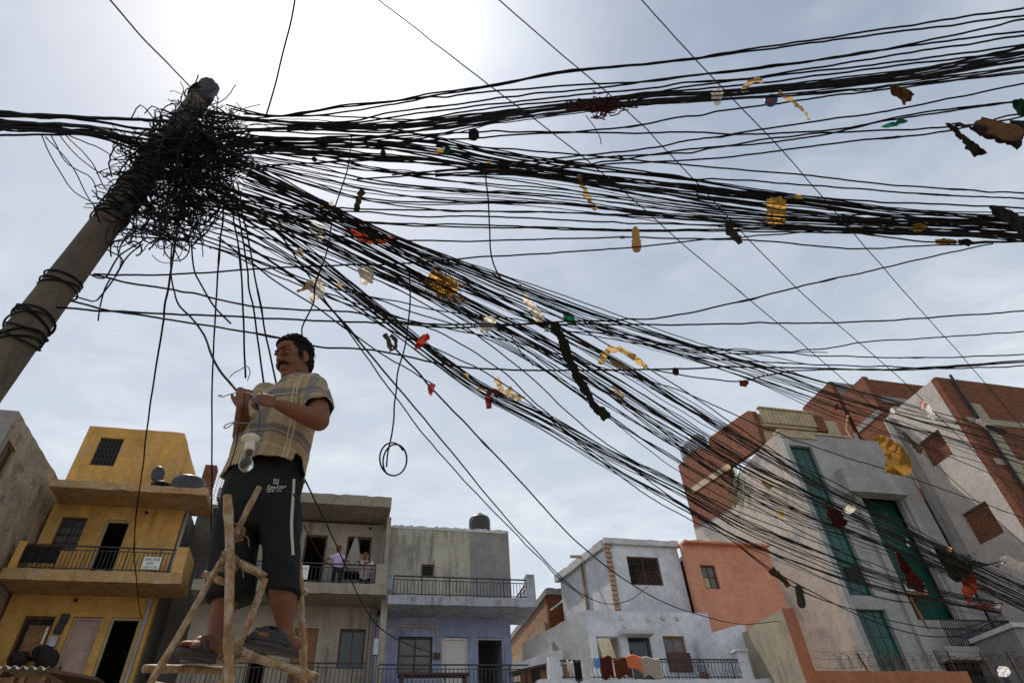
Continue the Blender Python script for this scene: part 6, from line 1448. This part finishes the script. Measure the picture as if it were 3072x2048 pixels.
# ------------------------------------------------------------------ rags, shoes and papers caught on the cables
CM = {}
def rag(name, label, cat, poly, depth, c, trans=.3, thick=.012, amp=.5, seed=0, two=None, grp=None, rough=.9, cuts=3):
    """piece of cloth, paper or plastic: outline with its own size, crumpled in depth, given thickness"""
    key = (tuple(c), trans)
    if key not in CM: CM[key] = cloth('rag_cloth', c, trans, .3, rough, 25)
    rj = random.Random(seed+5); q_ = []; big = max(max(p[0] for p in poly)-min(p[0] for p in poly), max(p[1] for p in poly)-min(p[1] for p in poly))
    for i, (x, y) in enumerate(poly):           # ragged edges
        x2, y2 = poly[(i+1) % len(poly)]; q_.append((x, y)); n_ = max(1, int(math.hypot(x2-x, y2-y)/6))
        for j in range(1, n_): t_ = j/n_; q_.append((x+(x2-x)*t_+rj.gauss(0,min(1.6,.02*big+.3)), y+(y2-y)*t_+rj.gauss(0,min(1.6,.02*big+.3))))
    poly = q_
    P = [deep(x*K, y*K, depth) for x, y in poly]; c0 = sum(P, V((0,0,0)))/len(P)
    size = max((p-c0).length for p in P)
    bm = bmesh.new(); bm.faces.new([bm.verts.new(p-c0) for p in P]); bmesh.ops.triangulate(bm, faces=bm.faces[:]); bmesh.ops.subdivide_edges(bm, edges=bm.edges[:], cuts=2 if len(poly) > 20 and cuts < 4 else cuts, use_grid_fill=True)
    vdir = (c0-CAM).normalized(); side = vdir.orthogonal().normalized()
    tilt = random.Random(seed+77).uniform(-.5,.5)
    for v in bm.verts:
        q = v.co/size; k = noise.noise(q*2.1+V((seed*1.7, 3, 0))) + .6*noise.noise(q*4.6+V((seed*2.9, 8, 0)))
        v.co += vdir*(k*amp*size*.55 + tilt*v.co.dot(side)); v.co += V((noise.noise(q*5+V((seed,1,0))), noise.noise(q*5+V((seed,2,0))), noise.noise(q*5+V((seed,4,0)))))*size*.06
    me = bpy.data.meshes.new(name); bm.to_mesh(me); bm.free(); me.materials.append(CM[key])
    o = bpy.data.objects.new(name, me); COL.objects.link(o); o.location = c0
    if trans <= .3: bake(o, [('SOLIDIFY', dict(thickness=thick, offset=0))])   # a sheet of paper or film stays one sheet
    else: me.polygons.foreach_set('use_smooth', [True]*len(me.polygons))
    if cat in ('paper','card','plastic','plastic bag','paper bag','scrap'): o.data.polygons.foreach_set('use_smooth', [False]*len(o.data.polygons))
    return tag(o, label, cat, grp)
def strip(pts, w0, w1):                         # outline of a ribbon along pts
    L, R_ = [], []
    for i, (x, y) in enumerate(pts):
        a = pts[max(i-1,0)]; b = pts[min(i+1,len(pts)-1)]; dx, dy = b[0]-a[0], b[1]-a[1]; n = math.hypot(dx, dy) or 1; w = w0+(w1-w0)*i/(len(pts)-1)
        L.append((x-dy/n*w, y+dx/n*w)); R_.append((x+dy/n*w, y-dx/n*w))
    return L+R_[::-1]
def oval(x, y, a, b, rot=0, n=12): return [(x+a*cos(q)*cos(rot)-b*sin(q)*sin(rot), y+a*cos(q)*sin(rot)+b*sin(q)*cos(rot)) for q in [2*pi*i/n for i in range(n)]]
BLACK, BROWN, TAN, OCH, WHT, RED, GRN = (.025,.022,.024), (.16,.075,.035), (.42,.29,.14), (.46,.27,.06), (.62,.57,.50), (.22,.04,.03), (.015,.11,.06)
RAGS = [('black_rag','black torn rag draped over the cables at the right edge','rag',[(2185,284),(2230,292),(2300,282),(2356,276),(2352,310),(2338,344),(2318,334),(2270,318),(2235,302)],5.2,BLACK,.05),
 ('black_rag','black rag hanging in a narrow wedge left of the brown shoe','rag',[(2172,282),(2190,288),(2225,318),(2266,352),(2255,356),(2240,360),(2228,348)],5.2,BLACK,.05),
 ('brown_rag','dark brown folded rag hanging from the upper bundle','rag',[(2042,192),(2060,196),(2082,204),(2100,217),(2090,232),(2078,241),(2066,226),(2048,216)],5.3,(.09,.045,.022),.15),
 ('tan_ribbon','tan ribbon hanging below the blue disc','ribbon',strip([(1788,212),(1812,226),(1836,244),(1852,262),(1857,276)],6,4),5.6,TAN,.3),
 ('tan_ribbon','tan ribbon arched over the upper bundle','ribbon',strip([(1703,211),(1712,198),(1727,186),(1742,182),(1752,190)],5,5),5.6,TAN,.3),
 ('paper_scrap','crumpled white and tan paper on the upper bundle','paper',[(1632,212),(1648,203),(1664,208),(1660,222),(1656,238),(1642,242),(1634,226)],5.7,WHT,.4),
 ('green_rag','green rag knotted along a cable near the right edge','rag',[(2022,292),(2042,282),(2060,279),(2072,273),(2086,276),(2074,284),(2060,290),(2040,295)],5.4,GRN,.3),
 ('green_plastic','dark green plastic lump at the right edge','plastic',[(2325,232),(2345,226),(2358,236),(2356,262),(2340,266),(2328,248)],5.2,(.01,.05,.03),.1),
 ('black_lump','small black lump tied to a single cable','rag',[(1076,298),(1088,294),(1099,302),(1100,316),(1090,324),(1078,322)],6.2,BLACK,0),
 ('ornate_paper','gold patterned paper sheet hanging in the middle bundle','paper',[(1760,456),(1784,453),(1806,457),(1806,486),(1805,515),(1782,517),(1761,515),(1761,484)],6.3,(.55,.33,.08),.45),
 ('dark_rag','dark rag with a pale tip dangling from the level cables','rag',[(1664,506),(1674,505),(1684,522),(1695,540),(1706,556),(1696,560),(1682,548),(1668,540)],6.3,(.05,.045,.04),.1),
 ('yellow_scrap','yellow scrap under the middle bundle near the right edge','paper',[(2096,515),(2116,512),(2134,518),(2120,530),(2098,534)],6.4,OCH,.4),
 ('yellow_wrap','yellow band wound round two joined cables','wrapping',[(2148,551),(2172,549),(2196,552),(2196,560),(2170,562),(2150,560)],6.6,OCH,.1),
 ('dark_wrap','dark knotted wrapping right of the yellow band','wrapping',[(2200,550),(2222,548),(2240,556),(2225,566),(2205,564)],6.5,BLACK,0),
 ('black_bag','black plastic bag bunched on the middle bundle at the right edge','plastic bag',[(2270,474),(2290,470),(2320,482),(2358,500),(2358,548),(2336,532),(2308,508),(2280,490)],6.3,BLACK,.05),
 ('tan_ribbon','long tan ribbon hanging from the middle bundle','ribbon',strip([(1328,404),(1340,430),(1350,452),(1360,470),(1371,481)],6,5),6.3,TAN,.35),
 ('ochre_rag','ochre rag caught on the middle bundle above a hanging cable','rag',[(1096,396),(1112,378),(1124,368),(1134,384),(1154,390),(1140,398),(1118,394),(1104,402)],6.3,OCH,.45),
 ('dark_clip','dark bent scrap hanging from a loose cable above the red streak','scrap',strip([(836,438),(826,448),(823,465),(818,486)],8,6),6.1,(.07,.06,.04),.1),
 ('red_rag','red lens flare streak shaped as a rag along the diagonal bundle near the pole','rag',[(802,530),(822,527),(850,540),(880,548),(908,545),(914,553),(884,560),(850,560),(820,550)],6.6,(.40,.06,.03),.45),  # stands in for a red lens flare, added as a piece of cloth
 ('white_rag','dirty white rag caught on the cables left of the red streak','rag',[(710,516),(724,510),(742,524),(746,546),(736,556),(722,546),(712,534)],6.3,WHT,.45),
 ('white_rag','small pale rag below the dirty white one','rag',[(678,574),(690,568),(698,580),(692,592),(682,588)],6.2,(.5,.42,.32),.4),
 ('white_paper','torn white paper sheet hanging left of the boxy paper','paper',[(700,650),(712,640),(738,640),(744,656),(747,674),(733,686),(716,696),(712,676)],6.2,WHT,.45),
 ('tan_ribbon','tan splinter stuck through the torn white paper','ribbon',strip([(682,670),(700,662),(716,648)],3,4),6.15,TAN,.2),
 ('boxy_paper','folded boxy white paper on a flat cable','paper',[(822,616),(838,612),(857,614),(858,634),(857,650),(842,655),(830,652),(826,634)],6.4,(.6,.54,.45),.45),
 ('orange_rag','frayed orange rag on the diagonal bundle','rag',[(984,626),(1002,624),(1030,636),(1052,650),(1050,668),(1038,682),(1022,676),(1006,684),(1000,668),(988,655)],7.0,(.55,.30,.07),.5),
 ('white_bag','white paper bag on the flat cable in the centre','paper bag',[(1096,756),(1104,738),(1116,726),(1132,724),(1139,738),(1134,752),(1116,763),(1104,762)],6.9,(.66,.60,.50),.4),
 ('red_plastic','red plastic scrap on the lower fan','plastic',[(952,798),(958,782),(970,768),(984,764),(987,778),(974,790),(964,802)],6.6,(.28,.03,.02),.35),
 ('dark_loop_rag','dark twisted rag on the lower fan left of the red plastic','rag',strip([(884,766),(892,780),(898,806),(908,798),(910,782),(896,770)],4.5,3.5),6.4,(.09,.075,.05),.2),
 ('red_bow','small dark red bow on a single cable right of the coil','rag',[(982,888),(992,878),(1000,886),(996,896),(990,910),(984,902)],7.2,(.26,.05,.05),.3),
 ('red_rag','dark red rag folded over the lower fan','rag',strip([(1146,912),(1136,898),(1124,900),(1120,916),(1124,938)],7,6),7.4,(.20,.035,.03),.25),
 ('tan_card','tan bent card standing on the lower fan','card',strip([(1140,868),(1148,886),(1158,902),(1178,892)],7,6),7.5,(.50,.38,.20),.3),
 ('straw_bunch','bunch of straw below the tan card','straw',[(1160,900),(1178,902),(1192,912),(1208,908),(1190,924),(1176,916)],7.5,(.35,.27,.15),.3),
 ('white_strip','pale plastic strip hanging on the upper fan','plastic',strip([(1202,674),(1210,692),(1226,712),(1244,736)],5,12),7.2,(.60,.52,.44),.5),
 ('green_scrap','green cap shaped scrap on the upper fan','scrap',[(1292,716),(1304,714),(1318,726),(1326,744),(1312,747),(1298,736)],7.6,GRN,.3),
 ('black_strip','very long black plastic strip hanging across the diagonal bundle','plastic',strip([(1270,736),(1284,764),(1296,800),(1312,836),(1330,872),(1346,900),(1364,928),(1390,960)],9,9),7.2,(.018,.02,.015),.1),
 ('tan_strip','yellow tan curved strip right of the long black strip','card',strip([(1384,838),(1386,816),(1400,803),(1420,800),(1450,816),(1484,842)],9,6),7.6,(.50,.33,.12),.35),
 ('straw_bunch','straw tuft under the yellow tan strip','straw',[(1396,826),(1420,832),(1446,846),(1458,854),(1436,850),(1412,840)],7.7,(.30,.23,.12),.2),
 ('tan_scrap','tan scrap stuck low in the diagonal bundle','scrap',strip([(1408,884),(1420,902),(1432,914)],4,7),8.0,(.40,.29,.17),.3),
 ('red_loop','red and black loop clipped on the upper fan','scrap',[(1698,874),(1712,872),(1720,878),(1714,888),(1700,886)],8.2,RED,.2),
 ('yellow_rag','big yellow knotted rag hanging before the grey building','rag',[(2014,1002),(2030,998),(2052,1010),(2076,1028),(2096,1066),(2092,1086),(2076,1092),(2052,1072),(2034,1086),(2034,1050),(2024,1026)],9.0,(.30,.16,.035),.25),
 ('white_rag','pale rag knotted on the cables before the roughcast wall','rag',[(2122,934),(2134,928),(2142,944),(2154,958),(2148,966),(2130,956)],9.5,(.5,.45,.42),.4),
 ('brown_leaf','brown leaf shaped scrap over the bricked window','scrap',strip([(2074,992),(2090,1010),(2110,1032),(2118,1036)],3,8),9.4,(.14,.11,.07),.2),
 ('red_rag','dark red rag bunched on the diagonal bundle before the green glass','rag',[(1896,1150),(1912,1166),(1934,1178),(1948,1202),(1936,1218),(1916,1204),(1902,1192)],10.0,(.12,.02,.017),.2),
 ('white_cup','pale plastic cup beside the dark red bunched rag','plastic',[(1938,1170),(1950,1157),(1964,1160),(1966,1170),(1952,1180),(1944,1192)],10.0,(.60,.55,.46),.3),
 ('red_flag','long dark red flag hanging before the big green glass strip','flag',[(2048,1250),(2060,1262),(2092,1304),(2126,1342),(2124,1362),(2108,1356),(2086,1350),(2070,1306)],11.0,(.10,.014,.011),.12),
 ('dark_rag','dark olive rag hanging right of the long red flag','rag',[(2140,1252),(2170,1258),(2206,1286),(2236,1304),(2226,1324),(2200,1336),(2184,1330),(2166,1296)],11.3,(.035,.035,.02),.1),
 ('red_rag','red brown rag below the dark olive rag','rag',[(2204,1322),(2232,1316),(2250,1344),(2234,1366),(2226,1388),(2214,1364)],11.4,(.16,.03,.016),.25),
 ('white_bag','white plastic bag caught above the black gate','plastic bag',[(2290,1536),(2296,1528),(2316,1532),(2322,1544),(2314,1554),(2294,1552)],14.5,(.75,.74,.72),.3),
 ('brown_wrap','brown wrapping on the cable below the salmon cornice','wrapping',strip([(1770,1306),(1784,1318),(1800,1332),(1812,1346)],9,5),11.0,(.10,.07,.04),.1),
 ('brown_rag','brown scrap dangling on the diagonal bundle before the cement flank','scrap',[(1748,1100),(1764,1108),(1778,1116),(1766,1124),(1754,1114)],9.4,(.20,.12,.04),.3)]
for i, (nm, lb, ct, poly, d, c, t) in enumerate(RAGS): rag(nm, lb, ct, poly, d, c, min(.62, t*1.45) if t > .2 else t, .005 if t > .2 else .012, (.22 if nm == 'black_strip' else 1.0 if nm in ('yellow_rag','red_rag') else .6), i, cuts=4 if nm == 'yellow_rag' else 3)
# small scraps, each told apart by colour and place
SM = [('tiny yellow scrap', 1010, 348, 6.2, OCH), ('tiny green leaf of plastic', 880, 352, 6.3, GRN), ('small green knot', 1028, 346, 6.2, GRN), ('small dark knot', 722, 366, 6.2, (.05,.04,.03)), ('small pale knot', 630, 520, 6.2, (.45,.36,.24)),
 ('small tan knot', 600, 498, 6.1, (.3,.22,.12)), ('small amber scrap', 738, 478, 6.4, (.55,.33,.08)), ('small pale scrap', 760, 470, 6.4, (.6,.52,.4)), ('small tan ribbon end', 780, 655, 6.3, TAN), ('dark shred', 1425, 360, 5.8, BLACK), ('dark green shred', 1605, 452, 6.3, (.03,.06,.03)),
 ('amber scrap', 1835, 452, 6.3, (.5,.3,.1)), ('dark shred', 1930, 512, 6.4, BLACK), ('small black ball', 1552, 853, 7.8, BLACK), ('pale clip', 1430, 545, 6.2, (.15,.12,.1)), ('tan wrapping', 1105, 893, 7.3, TAN), ('amber wrapping', 1070, 862, 7.0, (.4,.26,.1)),
 ('amber knot', 1795, 1180, 9.8, (.4,.24,.08)), ('pale knot', 2085, 1245, 11.5, WHT), ('orange scrap', 2180, 1262, 11.5, (.5,.25,.1)), ('pale wrapping', 2050, 945, 9.2, WHT), ('red shred', 1922, 934, 9.0, RED), ('pink scrap', 2120, 930, 9.4, (.5,.3,.25)), ('white flower of paper', 2290, 1388, 13, WHT)]
for i, (lb, x, y, d, c) in enumerate(SM):
    rn = random.Random(i+300); a_ = rn.uniform(7, 12); where = 'on the upper bundle' if y < 300 else 'on the middle bundle' if y < 460 and x > 850 else 'near the pole' if x < 850 else 'low on the diagonal bundle' if y > 1100 else 'on the upper fan' if x > 1500 and y > 800 else 'among the cables in the centre'
    rag('cable_scrap', lb+' '+where+', '+('left' if x < 784 else 'right' if x > 1568 else 'middle')+' third of the photo', 'scrap', oval(x, y, a_, a_*rn.uniform(.4,.8), rn.uniform(0,3), 8), d, c, .5 if sum(c) > .4 else .1, .004, .8, i+90)
# shoes: shaped soles with uppers
def shoe(label, cx, cy, rot, L, d, csole, cup=None, seed=0):
    vd = ray(cx*K, cy*K).normalized(); c = deep(cx*K, cy*K, d); px = d/FPX*K
    ang = -rot; a = CX*cos(ang)+CU*sin(ang); a = (a-vd*a.dot(vd)).normalized(); b_ = vd.cross(a).normalized(); L = L*px
    o_ = []
    for k in range(30):
        q = 2*pi*k/30; x_ = cos(q); w_ = (.19+.035*x_-.05*math.exp(-((x_+.05)/.35)**2)); o_.append(a*(L*.5*x_)+b_*(L*w_*sin(q)*abs(sin(q))**-.25 if abs(sin(q)) > 1e-3 else 0) - vd*.010)
    T = bpy.data.objects.new('shoe', None); COL.objects.link(T); T.location = c; T.empty_display_size = .1; tag(T, label, 'shoe')
    s_ = MB(); s_.prism(o_, vd*.022); so_ = s_.build('sole', csole, T); bake(so_, [('BEVEL', dict(width=.005, segments=2))])
    if cup:
        u_ = MB(); RR = []
        for j in range(9):
            q = j/8; h_ = L*(.10+.20*sin(pi*min(1,.15+q*.75))); w_ = L*.17*(1-.3*q**4); ce = a*(L*(-.42+.86*q))+vd*.012; RR.append([ce+b_*(w_*cos(pi*k/14))+vd*(h_*sin(pi*k/14)) for k in range(15)])
        for j in range(8):
            for k in range(14):
                if j < 3 and 4 < k < 10: continue
                u_.add([RR[j][k],RR[j][k+1],RR[j+1][k+1],RR[j+1][k]], [(0,1,2,3)])
        uo = u_.build('upper', cup, T, smooth=True); bake(uo, [('SOLIDIFY', dict(thickness=.006))])
    else:
        u_ = MB(); u_.tube([b_*(L*.17)+a*(L*.05)+vd*.012, b_*(L*.1)+a*(L*.12)+vd*.05, a*(L*.2)+vd*.055, -b_*(L*.1)+a*(L*.12)+vd*.05, -b_*(L*.17)+a*(L*.05)+vd*.012], .008, 6); u_.build('strap', csole, T, smooth=True)
    return T
m_t = plain('worn_tan_sole', (.42,.25,.10), .8, 0, .2, .3, 20, .3); m_b = plain('brown_shoe', (.13,.07,.035), .7, 0, .3, .35, 20, .3); m_k = plain('black_shoe', (.03,.027,.025), .6, 0, .3, .3, 20); m_p = plain('pale_shoe', (.55,.48,.43), .7, 0, .3, .25, 20)
shoe('tan slipper sole hanging upright on the level cables', 1461, 550, RAD(86), 60, 6.2, m_t)
shoe('brown shoe lying on the black rag at the right edge', 2292, 297, RAD(14), 100, 5.15, m_b, m_b)
shoe('dark shoe hanging on the cable below the salmon house', 1838, 1368, RAD(80), 52, 11.5, m_k, m_b)
shoe('pale shoe on the upper fan before the dark brick front', 2262, 975, RAD(30), 38, 9.6, m_p, m_p)
shoe('dark shoe beside the pale one on the upper fan', 2288, 986, RAD(18), 42, 9.5, m_k, m_p)
shoe('pale shoe in the knotted bundle at the lower right edge', 2340, 1300, RAD(25), 70, 12.0, m_p, m_p)
# blue disc
c = deep(1771*K, 231*K, 5.6); vd = ray(1771*K, 231*K).normalized(); sx = vd.orthogonal().normalized()
x = MB(); x.lathe(c, [(.02,-.012),(.052,-.010),(.056,0),(.052,.010),(.02,.012)], 24, (sx, vd.cross(sx), vd)); T = x.build('blue_disc', plain('blue_plastic', (.03,.07,.22), .4), None); tag(T, 'small blue disc with a red patch on the upper bundle', 'disc')
x = MB(); x.lathe(c-vd*.013+CX*-.015, [(.022,-.003),(.02,.003)], 14, (sx, vd.cross(sx), vd)); o = x.build('patch', plain('red_patch', (.30,.04,.03), .7), T)
# fuzzy tangles (uncountable threads)
def fuzz(name, label, cx, cy, a, b, d, mat, n, r=.004, seed=0):
    rn = random.Random(seed); x = MB()
    for i in range(n):
        px, py = cx+rn.gauss(0, a*.45), cy+rn.gauss(0, b*.45); P = []
        for k in range(7): P.append(deep(px*K, py*K, d+rn.gauss(0,.03))); px += rn.gauss(0, a*.3); py += rn.gauss(0, b*.35)
        x.tube(catmull(P, 3), r, 4, False)
    return tag(x.build(name, mat, None, smooth=True), label, 'tangle', None, 'stuff')
fuzz('red_thread_tangle', 'tangle of dark red threads on the upper bundle', 1385, 245, 36, 13, 5.9, cloth('red_thread', (.13,.03,.03)), 60, .006, 1)
fuzz('orange_frays', 'frayed orange threads under the orange rag', 1022, 662, 30, 22, 6.95, cloth('orange_thread', (.5,.28,.08)), 40, .004, 2)
fuzz('green_tendrils', 'green creeping tendrils on the brick flank', 1696, 1130, 20, 40, 19.5, plain('tendril', (.20,.25,.12), .7), 30, .008, 3)
fuzz('rag_knot', 'dark knot of wires and rags in the bundle at lower right', 2215, 1295, 42, 10, 12.0, M['cable'], 36, .007, 5)
fuzz('red_plastic_knot', 'red and pale scraps knotted at the right end of the sagging cables', 2255, 1392, 30, 7, 13.0, cloth('red_scrap', (.30,.06,.05)), 22, .007, 6)

# ------------------------------------------------------------------ laundry on the white house's railing, tin awning
def wash(label, x0, x1, top, bot, c, seed, wav=.04, skew=0, cat='laundry'):
    (u0, zt_), (u1, _) = PW(*c5(x0, top), wB), PW(*c5(x1, top), wB); zb_ = PW(*c5((x0+x1)/2, bot), wB)[1]; mb = MB(); nx, nz = 22, 14
    g_ = []
    for j in range(nz+1):
        q = j/nz
        for i in range(nx+1):
            p = i/nx; k = noise.noise(V((p*5+seed, q*.9, seed))); h = zt_+.03*sin(pi*p*2+seed) + (zb_-zt_)*q*(1+.22*noise.noise(V((p*2.2, seed, 4)))+skew*(p-.5))
            g_.append(world(u0+(u1-u0)*(p+.03*k*q), wB+.045-.03*(q > 0)-abs(wav*(k+.4*sin(p*14+seed)))*(.3+.7*q), h))
    mb.add(g_, [(j*(nx+1)+i, j*(nx+1)+i+1, (j+1)*(nx+1)+i+1, (j+1)*(nx+1)+i) for j in range(nz) for i in range(nx)])
    o = mb.build('laundry', cloth('laundry_cloth', c, .25), None, smooth=True); bake(o, [('SOLIDIFY', dict(thickness=.006))]); return tag(o, label, cat, 'laundry on the white house\'s balcony railing')
wash('white cloth at the left end of the wider balcony railing', 702, 735, 1366, 1445, (.6,.58,.58), 1)
wash('light blue cloth hung right of the small white one', 728, 780, 1368, 1445, (.13,.33,.55), 2)
wash('maroon and black cloth hung right of the light blue one', 780, 872, 1355, 1528, (.09,.018,.02), 3)
wash('brown cloth hung left of the orange one', 888, 1020, 1370, 1512, (.11,.035,.02), 4)
wash('orange cloth hung in a slant on the railing', 985, 1106, 1348, 1462, (.70,.20,.10), 5, .05, .5)
wash('beige grey towel hung right of the orange cloth', 1100, 1248, 1364, 1524, (.42,.36,.29), 6)
wash('white shirt hung on the short railing left of the balcony post', 522, 570, 1392, 1490, (.6,.57,.54), 7)
wash('black trousers hung on the short railing left of the balcony post', 574, 632, 1388, 1560, (.02,.018,.02), 8)
wash('orange brown rag at the far left of the short railing', 498, 524, 1430, 1520, (.30,.15,.05), 9)
# things standing on the white balcony
u, z = PW(*c5(1605, 1525), wB+.5); T = thing_uwz('potted_plant', 'small dark potted plant behind the right part of the white balcony railing', 'plant', u, wB+.5, zlf)
x = MB(); x.lathe((u, wB+.5, zlf), [(.10,0),(.16,.22),(.17,.25),(.14,.25)], 18); T.part('pot', x, plain('clay_pot', (.28,.10,.06), .8), smooth=True)
x = MB(); rn = random.Random(4)
for i in range(120):
    p = V((u+rn.gauss(0,.10), wB+.5+rn.gauss(0,.1), zlf+.28+abs(rn.gauss(0,.22)))); d = V((rn.uniform(-1,1), rn.uniform(-1,1), rn.uniform(-.3,1))).normalized()*.07; s_ = d.orthogonal().normalized()*.02
    x.add([p, p+d*.5+s_, p+d, p+d*.5-s_], [(0,1,2,3)])
T.part('leaves', x, plain('dark_leaf', (.03,.05,.02), .6))
c6b = cr(0, 1700, 4.506); wT = 17.0
(u0, z0), (u1, z1), (u2, z2) = PW(*c6b(-40, 1345), wT), PW(*c6b(665, 1362), wT), PW(*c6b(1330, 1490), wT)
T = thing_uwz('tin_awning', 'corrugated tin awning at the lower left corner below the yellow house', 'awning', u0, wT, z1)
x = MB(); n = 120; top = []; bot = []
for i in range(n+1):
    q = i/n; u = u0+(u1-u0)*q; zz = z0+(z1-z0)*q + .035*cos(2*pi*u/.17)
    top.append(V((u, wT+.001, zz))); bot.append(V((u, wT+2.6, zz+.25)))
for i in range(n): x.add([top[i], top[i+1], bot[i+1], bot[i]], [(0,1,2,3)]); x.add([top[i]-V((0,0,.01)), top[i+1]-V((0,0,.01)), bot[i+1]-V((0,0,.01)), bot[i]-V((0,0,.01))], [(3,2,1,0)]); x.add([top[i], top[i+1], top[i+1]-V((0,0,.01)), top[i]-V((0,0,.01))], [(0,1,2,3)])
T.part('roof_sheet', x, M['tin'])
x = MB(); x.prism([(u1, wT, z1), (u2, wT, z2), (u2, wT, z2-.05), (u1, wT, z1-.08)], (0,2.6,.15)); tag(T.part('roof_sheet', x, M['iron_rust']), 'rusty sloping end sheet')
x = MB(); x.box((u0, wT+.3, z1-.22), (u1, wT+.38, z1-.12)); T.part('beam', x, M['wood'])
for a in (u0+.3, (u0+u1)/2, u1-.1): x = MB(); x.box((a-.05, wT+.2, 0), (a+.05, wT+.298, z1-.12)); T.part('post', x, M['wood'])
# dark things on the yellow house's lower landing
for (px, py, rw, rh, lb) in ((50, 1972, .26, .22, 'dark covered bundle above the left end of the tin awning'), (130, 1968, .36, .34, 'dark heaped sacking beside the window of the yellow house')):
    u, z = PW(px, py, 20.9); x = MB(); rn = random.Random(px)
    for i in range(9): x.sph((u+rn.uniform(-rw,rw)*.6, 20.9+rn.uniform(-.1,.1), z+rn.uniform(-rh,rh)*.5), rw*rn.uniform(.35,.55))
    x.box((u-.15, 20.8, 6.2), (u+.15, 21.0, z)); 
    o = x.build('sack_heap', cloth('sacking', (.03,.027,.024)), None, M=Matrix.Rotation(ROT, 4, 'Z')); fuse(o, .04, 3); ruffle(o, .05, 5, 2); tag(o, lb, 'sacks')
